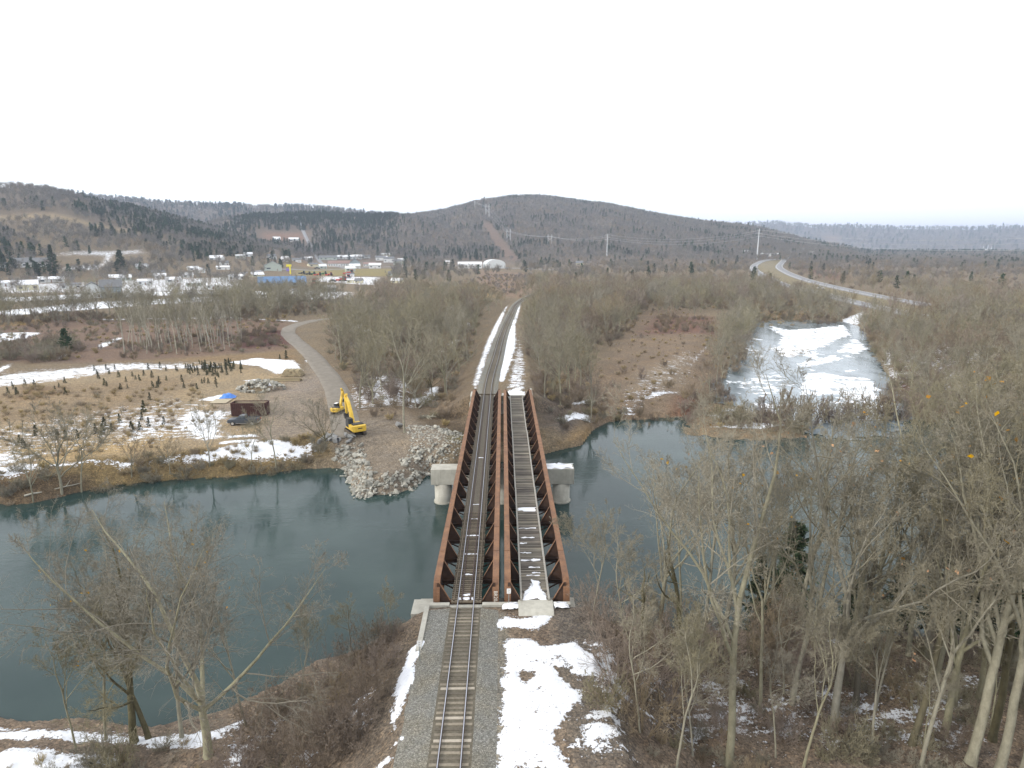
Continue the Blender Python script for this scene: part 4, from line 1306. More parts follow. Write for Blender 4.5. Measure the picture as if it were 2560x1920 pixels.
def join(parts):
    Vs, qs, b = [], [], 0
    for V, q in parts:
        Vs.append(V); qs.append(q + b); b += len(V)
    return np.vstack(Vs), np.vstack(qs)


def deciduous(seed, H, trunk_t, trunk_r, lead, levels, rmin, wig0=.04, lean=(0, 0)):
    """returns (trunk geometry, crown geometry).  lead = (count, angle, spread, length ratio, tropism);
    levels = [(children, start, length ratio, angle, tropism, wiggle, nseg, sides)]"""
    rs = np.random.RandomState(seed)
    d0 = unit(np.array([[lean[0], lean[1], 1.0]]))
    P = grow_level(rs, np.zeros((1, 3)) - [[0, 0, .4]], d0, np.array([H * trunk_t + .4]), 9, wig0, .03)
    R = np.linspace(1.0, .62, 10)[None] * trunk_r
    R[:, 0] *= 1.35
    trunk = [tube_np(rs, P, R, 9)]
    crown = []
    k, ang, angv, lr, trop = lead
    S, D, r, t, _ = spawn(rs, P, R, k, .55, ang, angv)
    # one leader continues the trunk
    S[0] = P[0, -1]; D[0] = unit(P[0, -1] - P[0, -2] + rs.normal(0, .12, 3)); r[0] = R[0, -1]; t[0] = 1
    L = H * (1 - trunk_t) * lr * (1.0 + rs.uniform(-.15, .12, len(S))) + H * trunk_t * (1 - t) * .5
    P = grow_level(rs, S, D, L, 9, .12, trop)
    r = np.minimum(r * .66, trunk_r * .55); r[0] = R[0, -1] * .95
    R = r[:, None] * np.linspace(1, .05, 10)[None] ** .9
    trunk.append(tube_np(rs, P, np.maximum(R, rmin), 6))
    for (ch, t0, lr, ang, trop, wig, nseg, sides) in levels:
        S, D, r, t, par = spawn(rs, P, R, ch, t0, ang, 11)
        L = L[par] * lr * (1.15 - .75 * t) * rs.uniform(.65, 1.25, len(S))
        P = grow_level(rs, S, D, L, nseg, wig, trop)
        r0 = np.maximum(r * .58, rmin)
        R = np.maximum(r0[:, None] * np.linspace(1, .25, nseg + 1)[None], rmin * np.linspace(1, .55, nseg + 1)[None])
        crown.append(tube_np(rs, P, R, sides))
    tips = P[:, -1]
    return join(trunk), join(crown), tips


def brush(seed, H, stems, spread, levels, r0, rmin, base_r=.4):
    rs = np.random.RandomState(seed)
    a = rs.rand(stems) * 2 * PI; q = np.sqrt(rs.rand(stems))
    S = np.stack([np.cos(a) * q * base_r, np.sin(a) * q * base_r, -np.ones(stems) * .1], -1)
    D = unit(np.stack([np.cos(a) * q * spread, np.sin(a) * q * spread, np.ones(stems)], -1) + rs.normal(0, .08, (stems, 3)))
    L = H * rs.uniform(.6, 1.05, stems)
    P = grow_level(rs, S, D, L, 6, .08, .04)
    R = np.maximum(r0 * rs.uniform(.6, 1.1, (stems, 1)) * np.linspace(1, .25, 7)[None], rmin)
    out = [tube_np(rs, P, R, 4)]
    for (ch, t0, lr, ang, trop, wig, nseg, sides) in levels:
        S, D, r, t, par = spawn(rs, P, R, ch, t0, ang, 10)
        L = L[par] * lr * (1.15 - .7 * t) * rs.uniform(.65, 1.25, len(S))
        P = grow_level(rs, S, D, L, nseg, wig, trop)
        R = np.maximum((r * .6)[:, None] * np.linspace(1, .3, nseg + 1)[None], rmin)
        out.append(tube_np(rs, P, R, sides))
    return join(out)


def conifer(seed, H, width, whorls, nb, needle, dens, bare=.12, top_round=.0, droop=-.12):
    rs = np.random.RandomState(seed)
    P = grow_level(rs, np.array([[0, 0, -.3]]), np.array([[0, 0, 1.0]]), np.array([H + .3]), 8, .012, .02)
    R = np.linspace(1, .1, 9)[None] * H * .016
    trunk = tube_np(rs, P, R, 7)
    zs = np.repeat(np.linspace(bare, .97, whorls), nb) + rs.normal(0, .012, whorls * nb)
    zs = np.clip(zs, bare * .8, .985)
    n = len(zs)
    a = rs.rand(n) * 2 * PI
    prof = (1 - zs) ** .85 * (1 - top_round) + top_round * np.sqrt(np.clip(1 - zs, 0, 1)) * np.clip((zs - bare * .5) * 4, 0.3, 1)
    L = np.maximum(width * prof * rs.uniform(.62, 1.12, n), width * .06)
    S = np.stack([0 * zs, 0 * zs, zs * H], -1)
    D = unit(np.stack([np.cos(a), np.sin(a), droop + .55 * zs], -1))
    B = grow_level(rs, S, D, L, 4, .06, .03)
    bt = tube_np(rs, B, np.maximum(L[:, None] * .012 * np.linspace(1, .4, 5)[None], .008), 3)
    # needle sprays: pointed blades along each branch
    m = dens
    t = .22 + .78 * rs.rand(n, m) ** .8
    x = np.clip(t * 4, 0, 3.999); i = x.astype(int); f = (x - i)[..., None]
    rows = np.arange(n)[:, None]
    C = B[rows, i] + (B[rows, i + 1] - B[rows, i]) * f
    dr = unit(B[:, -1] - B[:, 0])[:, None, :] * .6 + rs.normal(0, .55, (n, m, 3)) + np.array([0, 0, .10])
    dr = unit(dr).reshape(-1, 3)
    C = C.reshape(-1, 3)
    s = needle * rs.uniform(.6, 1.3, len(C))[:, None]
    u = unit(np.cross(dr, rs.normal(size=dr.shape)))
    V = np.stack([C - dr * s * .25, C + u * s * .20 + dr * s * .35, C + dr * s, C - u * s * .20 + dr * s * .3], 1).reshape(-1, 3)
    q = np.arange(len(V)).reshape(-1, 4)
    return join([trunk, bt]), (V, q)


def leaf_bits(rs, tips, n, size):
    C = tips[rs.randint(0, len(tips), n)] + rs.normal(0, .15, (n, 3))
    d = unit(rs.normal(size=(n, 3))); u = unit(np.cross(d, rs.normal(size=(n, 3))))
    s = size * rs.uniform(.6, 1.4, n)[:, None]
    V = np.stack([C, C + d * s * .6 + u * s * .35, C + d * s, C + d * s * .6 - u * s * .35], 1).reshape(-1, 3)
    return V, np.arange(len(V)).reshape(-1, 4)


def me_of(name, geo, mat, smooth=True):
    return np_mesh(name, geo[0], geo[1], None, [mat], None, smooth)


def me_two(name, g1, m1, g2, m2):
    V, q = join([g1, g2])
    mi = np.concatenate([np.zeros(len(g1[1])), np.ones(len(g2[1]))]).astype(np.int32)
    return np_mesh(name, V, q, None, [m1, m2], mi, True)


# ------------------------------------------------------------------ vegetation: prototypes
TREES = {}


def proto(key, trunk, crown, bark='bark', twig='twig', leaves=None):
    TREES[key] = (me_of('trunk', trunk, MT[bark]), me_of('crown', crown, MT[twig]), me_of('withered_leaves', leaves, MT['dead_leaf']) if leaves is not None else None)


NEAR_LV = [(8, .20, .42, 38, .10, .10, 6, 4), (8, .18, .50, 40, .08, .13, 5, 3), (6, .15, .55, 42, .05, .16, 4, 3), (5, .15, .60, 42, .03, .18, 3, 2)]
FOREST = [  # narrow forest trees
    (201, 26, .46, .26, (5, 24, 6, .95, .10)), (202, 27, .40, .30, (6, 28, 7, .95, .09)), (203, 23, .55, .20, (4, 22, 6, .95, .10)),
    (204, 25, .34, .28, (5, 26, 7, .98, .10)), (205, 20, .50, .15, (5, 26, 8, .9, .08)), (206, 15, .50, .10, (5, 28, 8, .9, .08))]
for k, (sd_, H, tt, tr, ld) in enumerate(FOREST):
    t_, c_, tips = deciduous(sd_, H, tt, tr, ld, NEAR_LV, .0095)
    lv = leaf_bits(np.random.RandomState(sd_), tips, 16, .30) if k in (1, 2, 4) else None
    proto('forest%d' % k, t_, c_, leaves=lv)
t_, c_, tips = deciduous(291, 15, .62, .19, (4, 42, 10, .5, .04), [(5, .2, .4, 48, .02, .16, 4, 3), (3, .3, .4, 45, .0, .2, 3, 2)], .010); proto('snag', t_, c_, 'bark_dark', 'twig')
OPEN_LV = [(10, .15, .46, 44, .06, .11, 6, 4), (8, .12, .52, 46, .05, .14, 5, 3), (7, .12, .55, 46, .03, .17, 4, 3), (5, .12, .6, 46, .02, .2, 3, 2)]
t_, c_, tips = deciduous(313, 21, .27, .36, (6, 34, 5, 1.08, .07), OPEN_LV, .009); proto('open0', t_, c_, 'bark', 'twig')
t_, c_, tips = deciduous(317, 18, .42, .30, (6, 36, 9, 1.0, .05), OPEN_LV, .009); proto('open1', t_, c_, 'bark_dark', 'twig')
MID_LV = [(7, .18, .45, 40, .09, .11, 5, 3), (7, .15, .52, 40, .07, .14, 3, 3), (6, .12, .58, 42, .04, .17, 2, 2)]
for k, (sd_, H, tt, tr, ld, bk, tw) in enumerate((
        (401, 16, .38, .17, (6, 30, 8, .95, .09), 'bark', 'twig'), (402, 15, .30, .20, (7, 34, 8, .95, .08), 'bark', 'twig'),
        (403, 13, .34, .15, (7, 36, 9, .95, .07), 'bark', 'twig_red'), (404, 17, .46, .16, (5, 26, 7, .95, .10), 'bark', 'twig'),
        (405, 12, .25, .18, (8, 40, 9, .95, .06), 'bark_dark', 'twig'), (406, 18, .40, .24, (6, 30, 8, .95, .08), 'bark_pale', 'twig'))):
    t_, c_, tips = deciduous(sd_, H, tt, tr, ld, MID_LV, .021); proto('mid%d' % k, t_, c_, bk, tw)
ASP_LV = [(9, .05, .30, 42, .10, .10, 4, 3), (6, .15, .5, 42, .06, .14, 2, 2)]
for k in range(3):
    t_, c_, tips = deciduous(451 + k, 15, .62, .11, (4, 18, 5, .95, .10), ASP_LV, .022, .03); proto('aspen%d' % k, t_, c_, 'bark_pale', 'twig')
for k, (sd_, H, w, wh, nb, rd) in enumerate(((501, 20, 4.6, 22, 7, .3), (502, 16, 4.2, 20, 7, .5), (503, 18, 3.6, 24, 7, .1))):
    t_, c_ = conifer(sd_, H, w, wh, nb, .75, 22, .10, rd); proto('pine%d' % k, t_, c_, 'bark_dark', 'pine')
for k in range(3):
    t_, c_ = conifer(521 + k, 2.0, .62, 9, 6, .20, 12, .06); proto('seedling%d' % k, t_, c_, 'bark_dark', 'spruce')
SHRUB_LV = [(6, .2, .42, 32, .08, .12, 4, 3), (5, .15, .5, 36, .05, .15, 3, 2), (4, .15, .55, 38, .03, .18, 2, 2)]
BRUSH = {}
for k, (sd_, H, st, sp, tw) in enumerate(((601, 7.5, 16, .55, 'twig_red'), (602, 6, 18, .75, 'twig_red'), (603, 9, 12, .40, 'twig'), (604, 3.2, 26, .9, 'twig_red'), (605, 2.4, 26, 1.1, 'twig'), (606, 1.3, 40, .8, 'twig_tan'))):
    BRUSH[k] = me_of('stems', brush(sd_, H, st, sp, SHRUB_LV if k < 5 else SHRUB_LV[:1], .028 * H / 6 + .006, .0095 if k != 5 else .012, .12 * H), MT[tw])
MB_LV = [(6, .2, .45, 34, .08, .12, 3, 3), (5, .15, .5, 38, .05, .16, 2, 2)]
for k, (sd_, H, st, sp, tw) in enumerate(((621, 4.0, 22, .8, 'twig_red'), (622, 3.2, 24, 1.0, 'twig'), (623, 2.0, 30, 1.1, 'twig_tan'))):
    BRUSH[10 + k] = me_of('stems', brush(sd_, H, st, sp, MB_LV, .03, .022, .16 * H), MT[tw])

# light single-mesh versions that the uncountable woods are made of
PCOL = bpy.data.collections.new('wood_sources')


def src(name, me):
    o = bpy.data.objects.new(name, me); PCOL.objects.link(o); return o


FAR_LV = [(6, .12, .50, 42, .07, .12, 3, 2), (6, .10, .60, 44, .05, .15, 2, 2)]
SRC = []
for k, (sd_, tt, ld, tw) in enumerate(((701, .34, (6, 32, 8, .95, .08), 'twig_grey'), (702, .30, (7, 36, 8, .95, .07), 'twig_grey'), (703, .40, (6, 28, 8, .95, .09), 'twig_red'))):
    t_, c_, _t = deciduous(sd_, 14, tt, .17, ld, FAR_LV, .085)
    SRC.append(me_two('far_tree', t_, MT['bark'], c_, MT[tw]))
t_, c_ = conifer(711, 15, 4.4, 9, 6, 1.8, 7, .08, .6); SRC.append(me_two('far_pine', t_, MT['bark_dark'], c_, MT['pine']))
t_, c_ = conifer(712, 14, 3.6, 9, 6, 1.6, 7, .06, .35); SRC.append(me_two('far_pine', t_, MT['bark_dark'], c_, MT['pine']))
MIDS_LV = [(7, .15, .46, 40, .08, .12, 4, 3), (8, .12, .54, 42, .06, .15, 2, 2)]
for k, (sd_, tt, ld, bk, tw) in enumerate(((721, .38, (6, 30, 8, .95, .09), 'bark', 'twig'), (722, .28, (7, 36, 8, .95, .07), 'bark', 'twig'), (723, .3, (7, 38, 8, .95, .06), 'bark', 'twig_red'), (724, .5, (5, 22, 7, .95, .1), 'bark_pale', 'twig'))):
    t_, c_, _t = deciduous(sd_, 14, tt, .15, ld, MIDS_LV, .045)
    SRC.append(me_two('mid_tree', t_, MT[bk], c_, MT[tw]))
SRC += [BRUSH[10], BRUSH[11], BRUSH[12]]                 # 9, 10, 11
SRC += [BRUSH[3], BRUSH[4], BRUSH[5]]                    # 12, 13, 14
bs = brush(731, 4.5, 14, .7, [(6, .15, .5, 36, .06, .12, 2, 2)], .05, .07, .8)
SRC.append(me_of('far_brush', bs, MT['twig_red']))       # 15
bs = brush(732, 5.5, 14, .7, [(6, .15, .5, 36, .06, .12, 2, 2)], .05, .07, .8)
SRC.append(me_of('far_brush', bs, MT['twig_grey']))      # 16
for k, m_ in enumerate(SRC): src('wood_source_%02d' % k, m_)


def scatter(name, pts, rot, scl, idx, label):
    """one object of uncountable vegetation: points carrying light tree instances"""
    me = bpy.data.meshes.new(name)
    pts = np.asarray(pts, np.float32)
    me.vertices.add(len(pts)); me.vertices.foreach_set('co', pts.ravel())
    a = me.attributes.new('rot', 'FLOAT_VECTOR', 'POINT'); a.data.foreach_set('vector', np.asarray(rot, np.float32).ravel())
    a = me.attributes.new('scl', 'FLOAT', 'POINT'); a.data.foreach_set('value', np.asarray(scl, np.float32))
    a = me.attributes.new('src', 'INT', 'POINT'); a.data.foreach_set('value', np.asarray(idx, np.int32))
    o = link(name, me)
    ng = bpy.data.node_groups.get('scatter_wood')
    if ng is None:
        ng = bpy.data.node_groups.new('scatter_wood', 'GeometryNodeTree')
        ng.interface.new_socket('Geometry', in_out='INPUT', socket_type='NodeSocketGeometry')
        ng.interface.new_socket('Geometry', in_out='OUTPUT', socket_type='NodeSocketGeometry')
        gi = ng.nodes.new('NodeGroupInput'); go = ng.nodes.new('NodeGroupOutput')
        ci = ng.nodes.new('GeometryNodeCollectionInfo'); ci.inputs['Collection'].default_value = PCOL
        ci.inputs['Separate Children'].default_value = True; ci.inputs['Reset Children'].default_value = True
        ip = ng.nodes.new('GeometryNodeInstanceOnPoints'); ip.inputs['Pick Instance'].default_value = True
        def attr(nm, ty):
            n = ng.nodes.new('GeometryNodeInputNamedAttribute'); n.data_type = ty; n.inputs['Name'].default_value = nm
            return [s for s in n.outputs if s.name == 'Attribute' and s.enabled][0]
        ng.links.new(gi.outputs[0], ip.inputs['Points']); ng.links.new(ci.outputs[0], ip.inputs['Instance'])
        ng.links.new(attr('src', 'INT'), ip.inputs['Instance Index'])
        ng.links.new(attr('rot', 'FLOAT_VECTOR'), ip.inputs['Rotation'])
        ng.links.new(attr('scl', 'FLOAT'), ip.inputs['Scale'])
        ng.links.new(ip.outputs[0], go.inputs[0])
    md = o.modifiers.new('scatter', 'NODES'); md.node_group = ng
    return tag(o, label, None, None, 'stuff')


def tree(key, x, y, s, label, cat='tree', group=None, rz=None, z=None, tilt=(0, 0), name='bare_tree', sz=1.0):
    rz = random.random() * 6.28 if rz is None else rz
    o = empty(name, (x, y, hz(x, y) if z is None else z), rz, label, cat, group)
    o.rotation_euler = (tilt[0], tilt[1], rz)
    o.scale = (s, s, s * sz)
    tm, cm, lm = TREES[key]
    link('trunk', tm, o); link('crown', cm, o)
    if lm is not None: link('withered_leaves', lm, o)
    return o


def shrub(k, x, y, s, label, group=None, name='shrub', z=None, cat='shrub'):
    o = link(name, BRUSH[k], None, (x, y, hz(x, y) if z is None else z), (0, 0, random.random() * 6.28))
    o.scale = (s, s, s * random.uniform(.85, 1.15))
    return tag(o, label, cat, group)


def inside(pts, X, Y): return poly_sd(X, Y, pts, 1.0) < 0


def fill(poly, spacing, seed, jitter=.9):
    """jittered points inside a plan polygon"""
    P = np.array(poly); rs = np.random.RandomState(seed)
    gx, gy = np.meshgrid(np.arange(P[:, 0].min(), P[:, 0].max(), spacing), np.arange(P[:, 1].min(), P[:, 1].max(), spacing))
    gx = gx + rs.uniform(-.5, .5, gx.shape) * spacing * jitter; gy = gy + rs.uniform(-.5, .5, gy.shape) * spacing * jitter
    m = inside(poly, gx, gy)
    return np.stack([gx[m], gy[m]], -1)
# ------------------------------------------------------------------ vegetation: planting
random.seed(77)
rsP = np.random.RandomState(77)
PH = {k: max(v.co.z for v in t[1].vertices) for k, t in TREES.items()}


def tree_at(key, bx, by, ty, label, group=None, zg=2.3, lean=0.0, name='bare_tree', rz=None, fat=1.0, cat='tree'):
    """stand a tree on a surveyed foot, as tall as its surveyed top"""
    x, y = hit(bx, by); zg = hz(x, y)
    top = GD(bx, ty, math.hypot(x, y))[2]
    s = (top - zg) / PH[key] * (1.19 if bx > 1450 and zg < 3.2 and key.startswith('forest') and key != 'forest5' else 1.0)
    o = tree(key, x, y, s, label, cat, group, rz, zg, (0, lean), name)
    o.scale = (s * fat, s * fat, s)
    return o


# --- right bank wood, nearest trees
NR = [
    ('forest0', 1822, 1912, 1030, .02, 'tall bare tree with a long pale trunk at the left edge of the right wood'),
    ('forest3', 2084, 1824, 1000, .0, 'tall straight bare tree in the middle of the right bank wood'),
    ('forest1', 2425, 1908, 1010, .0, 'tall pale bare tree forking into several upright limbs at the right of the wood'),
    ('forest0', 2497, 1935, 960, .02, 'tall bare tree with a thick trunk next to the right picture edge'),
    ('forest5', 2008, 1915, 1420, .0, 'slender young bare tree in front of the thicket at the bottom of the wood'),
    ('forest5', 2177, 1890, 1400, .03, 'slim bare tree with a Y shaped fork standing on leaf litter'),
    ('forest3', 1647, 1585, 1110, -.02, 'spreading bare tree on the bank right of the bridge end'),
    ('forest4', 2207, 1673, 1060, .02, 'thin tall bare tree by the river edge in the right wood'),
    ('forest4', 2388, 1764, 1230, -.10, 'bare tree leaning left in the right bank wood'),
    ('forest2', 2340, 1703, 1060, .0, 'tall bare tree in front of the dark pines'),
    ('forest1', 2490, 1660, 1010, .02, 'broad bare tree rising beside the dark pines'),
    ('forest2', 2039, 1613, 1120, .0, 'tall bare tree on the river edge behind the red thicket'),
    ('forest4', 1701, 1560, 1190, -.03, 'bare riverside tree left of the red brush thicket'),
    ('forest3', 2580, 1760, 980, .0, 'tall bare tree half cut off by the right picture edge'),
    ('forest4', 1930, 1600, 1150, .03, 'thin bare tree on the river edge with open water behind it'),
    ('forest2', 2270, 1640, 1120, -.02, 'grey bare tree on the river edge between two pines'),
    ('forest3', 2120, 1650, 1100, .0, 'wide crowned bare tree near the water in the right wood'),
    ('forest5', 1565, 1640, 1270, .0, 'small bare tree on the slope right of the snowy platform'),
    ('forest0', 1800, 1650, 1090, .02, 'bare tree with many upright limbs over the river on the right'),
    ('forest5', 1478, 1562, 1240, .0, 'lone thin sapling at the water edge just right of the bridge'),
    ('forest5', 1690, 1925, 1470, .0, 'young bare tree at the bottom edge right of the snow'),
    ('forest5', 1600, 1830, 1430, .02, 'young bare tree rising from brush beside the snow field'),
    ('forest4', 2300, 1930, 1330, .0, 'slender bare tree at the bottom edge of the right wood'),
    ('forest4', 1900, 1780, 1250, -.04, 'slender bare tree between the two nearest big trunks'),
    ('forest2', 2560, 1930, 1100, .0, 'bare tree in the bottom right corner of the wood'),
    ('forest1', 2420, 1610, 1120, .0, 'bare tree behind the pines at the river edge on the right'),
]
for key, bx, by, ty, ln, lab in NR:
    tree_at(key, bx, by, ty, lab, 'bare trees of the right bank wood', 2.3, ln)
for k, (bx, by, ty) in enumerate(((1760, 1640, 1130), (1990, 1620, 1050), (2170, 1630, 1000), (2320, 1640, 1020), (2450, 1740, 980), (2530, 1680, 960), (2360, 1840, 1080), (1980, 1760, 1180), (2620, 1700, 920))):
    tree_at(('forest4', 'forest2', 'forest3', 'forest0')[k % 4], bx, by, ty, 'tall grey bare tree standing in the close ranks of the right bank wood', 'close ranks of the right bank wood', 2.3, random.gauss(0, .03))
for (bx, by, s) in ((1850, 1062, 1.6), (1930, 1075, 1.9), (1985, 1070, 2.2), (2030, 1068, 2.0), (2080, 1070, 2.2), (2140, 1068, 1.9), (2190, 1062, 2.0), (2005, 1085, 1.7), (2110, 1082, 1.8), (2240, 1060, 2.1), (1800, 1060, 1.4), (1890, 1050, 1.4)):
    x, y = hit(bx, by)
    shrub(10 if s > 1.8 else 11, x, y, s, 'tall leafless bush on the marshy strip in front of the frozen pond', 'bushes in front of the pond')
for k, (bx, by, ty, ln, lab) in enumerate(((1720, 1720, 1330, .12, 'dead broken topped trunk leaning right in the right bank wood'), (2140, 1760, 1300, -.08, 'dead trunk with stubby limbs in the middle of the right bank wood'), (2280, 1860, 1350, .15, 'leaning dead snag near the bottom right of the wood'), (1590, 1700, 1400, -.1, 'short dead snag in the brush right of the snow'), (2480, 1850, 1300, -.15, 'dead leaning trunk between the two thickest trees at right'))):
    tree_at('snag', bx, by, ty, lab, None, 2.3, ln, 'dead_tree')
thin = fill([(9, 33), (60, 30), (66, 56), (14, 57)], 7.2, 5)
for k, (x, y) in enumerate(thin):
    s = random.uniform(.45, .85)
    tree(random.choice(('forest5', 'forest4', 'forest5')), x, y, s, 'thin grey sapling among the bigger trees of the right bank wood', 'tree', 'saplings of the right bank wood')
for (bx, by, ty, fat, lab) in ((1965, 1570, 1290, 1.15, 'dark pine on the river edge behind the red thicket'), (1890, 1570, 1380, 1.2, 'small dark pine half hidden by the red thicket'), (2335, 1600, 1300, 1.2, 'dark pine standing left in the group by the right river edge'),
                              (2440, 1600, 1250, 1.3, 'dark bushy pine in the middle of the group by the right river edge'), (2545, 1620, 1090, 1.2, 'tall dark pine by the right picture edge'), (2120, 1585, 1440, 1.3, 'low dark pine at the water between bare trunks'), (2230, 1590, 1380, 1.2, 'slim dark pine at the water between bare trunks')):
    tree_at(random.choice(('pine0', 'pine1', 'pine2')), bx, by, ty, lab, 'dark pines of the right bank', 2.0, 0, 'pine_tree', None, fat, 'pine tree')
th = 0
for (bx, by, k, s) in ((1490, 1640, 1, .8), (1520, 1720, 1, .9), (1540, 1800, 0, .9), (1560, 1880, 0, 1.0), (1620, 1700, 0, .9), (1640, 1780, 0, 1.0), (1600, 1920, 1, 1.0), (1700, 1820, 0, .8), (1680, 1660, 1, 1.1), (1760, 1700, 0, .8),
                       (1905, 1700, 0, 1.05), (1950, 1680, 0, 1.1), (1980, 1720, 0, 1.0), (2040, 1690, 1, 1.0), (1930, 1660, 0, 1.0), (1860, 1660, 2, .8), (2300, 1800, 2, .6), (2220, 1760, 1, .7), (2150, 1720, 2, .7), (1750, 1610, 1, .9), (1600, 1610, 1, .8), (1530, 1600, 1, .7), (2450, 1800, 2, .6), (2380, 1680, 1, .8), (1500, 1900, 4, 1.2), (2100, 1900, 4, 1.4), (1800, 1850, 3, 1.0), (1950, 1850, 3, 1.0)):
    x, y = G(bx, by, 2.3)
    shrub(k, x, y, s, 'dense reddish brown thicket of bare stems in the right bank wood' if k in (0, 1, 3) else 'bush of grey bare stems in the right bank wood', 'red thickets of the right bank' if k in (0, 1, 3) else 'grey bushes of the right bank', 'thicket' if k in (0, 1, 3) else 'shrub')

# --- left foreground
tree_at('open0', 520, 1890, 1180, 'big pale bare tree with a wide low fork in the left foreground', 'bare trees of the near left bank', 1.8, -.02, rz=2.2)
tree_at('open1', 335, 1855, 1270, 'dark ivy clad bare tree left of the big forked tree', 'bare trees of the near left bank', 1.8, -.04, rz=.6)
tree_at('open1', 372, 1848, 1420, 'dark leaning bare tree close behind the ivy clad trunk', 'bare trees of the near left bank', 1.8, .05, rz=3.4)
tree_at('forest2', 455, 1846, 1290, 'slender bare tree on the snowy bank just left behind the big forked tree', 'bare trees of the near left bank', 1.8, .03)
tree_at('forest4', 265, 1850, 1340, 'slender bare tree on the snowy bank left of the ivy clad trunk', 'bare trees of the near left bank', 1.8, -.06)
tree_at('forest4', 615, 1815, 1400, 'slender bare tree on the brushy slope right of the big forked tree', 'bare trees of the near left bank', 2.0, .10)
tree_at('forest5', 190, 1870, 1500, 'thin bare tree on the snowy bank at far left', 'bare trees of the near left bank', 1.8, .03)
tree_at('forest4', -40, 1900, 1260, 'bare tree at the left picture edge reaching over the water', 'bare trees of the near left bank', 1.8, .06)
tree_at('forest5', 750, 1770, 1500, 'small bare tree leaning right on the brushy slope', 'bare trees of the near left bank', 2.2, .12)
tree_at('forest5', 880, 1640, 1480, 'sapling at the water edge left of the bridge', 'bare trees of the near left bank', 1.2, .05)
tree_at('forest5', 980, 1590, 1440, 'twiggy pale sapling next to the bridge corner', 'bare trees of the near left bank', 1.5, .02)
for (bx, by, k, s) in ((660, 1860, 1, .7), (720, 1890, 1, .75), (790, 1840, 1, .7), (840, 1780, 1, .7), (900, 1720, 1, .7), (940, 1680, 1, .7), (870, 1880, 3, 1.2), (930, 1820, 3, 1.0), (960, 1740, 3, .9), (760, 1920, 1, .8), (820, 1920, 3, 1.3), (890, 1660, 3, 1.0), (960, 1630, 4, 1.0),
                       (640, 1800, 3, 1.0), (700, 1760, 3, 1.0), (590, 1920, 3, 1.2), (250, 1870, 4, 1.2), (300, 1900, 4, 1.2), (900, 1900, 3, .9), (980, 1660, 3, .7), (820, 1700, 1, .65), (1000, 1620, 4, .7), (740, 1820, 1, .8)):
    x, y = G(bx, by, 2.5)
    if k == 1 and (bx // 10) % 2: k, s = 2, s * .62
    shrub(k, x, y, s, 'brown bramble bush on the slope left of the track', 'bramble bushes left of the track', 'bramble_bush')

# --- far bank of the river, trees leaning over the water
for key, bx, by, ty, ln, lab in (('mid1', 155, 1238, 985, .02, 'many stemmed bare tree at the water edge on the far left bank'), ('mid0', 82, 1245, 1060, -.22, 'bent bare tree leaning left over the river'), ('mid3', 205, 1235, 1010, .12, 'bare tree leaning right at the water edge, second of the far left pair'),
                                 ('mid0', 525, 1165, 990, -.10, 'bare tree leaning left on the grassy far bank'), ('mid3', 625, 1175, 1040, -.25, 'low bare tree arching over the water below the parked pickup'), ('mid3', 690, 1172, 960, .03, 'cluster stemmed bare tree at the water edge near the rock spit'),
                                 ('mid4', 815, 1120, 985, -.05, 'small bare tree in front of the boulder heap'), ('mid2', 330, 1195, 1080, .05, 'low willow like bare tree on the far bank'), ('mid2', 425, 1180, 1085, .0, 'twiggy bush like bare tree hanging over the far bank')):
    tree_at(key, bx, by, ty, lab, 'bare trees along the far river bank', 1.0, ln)
for (bx, by) in ((60, 1225), (260, 1205), (380, 1185), (460, 1178), (570, 1170), (760, 1150), (800, 1140), (700, 1160), (640, 1165), (120, 1215), (20, 1235), (500, 1172)):
    x, y = G(bx, by, 1.5)
    shrub(11, x, y, random.uniform(.5, .9), 'tangled bare bush on the steep far river bank', 'bushes on the far river bank')
tree_at('mid3', 1012, 1082, 745, 'tall pale sycamore behind the rock spit', None, 2.5, .0, fat=1.0)
tree_at('mid0', 900, 1020, 800, 'bare tree with twin trunks right of the small excavator', None, 3.6, .05)

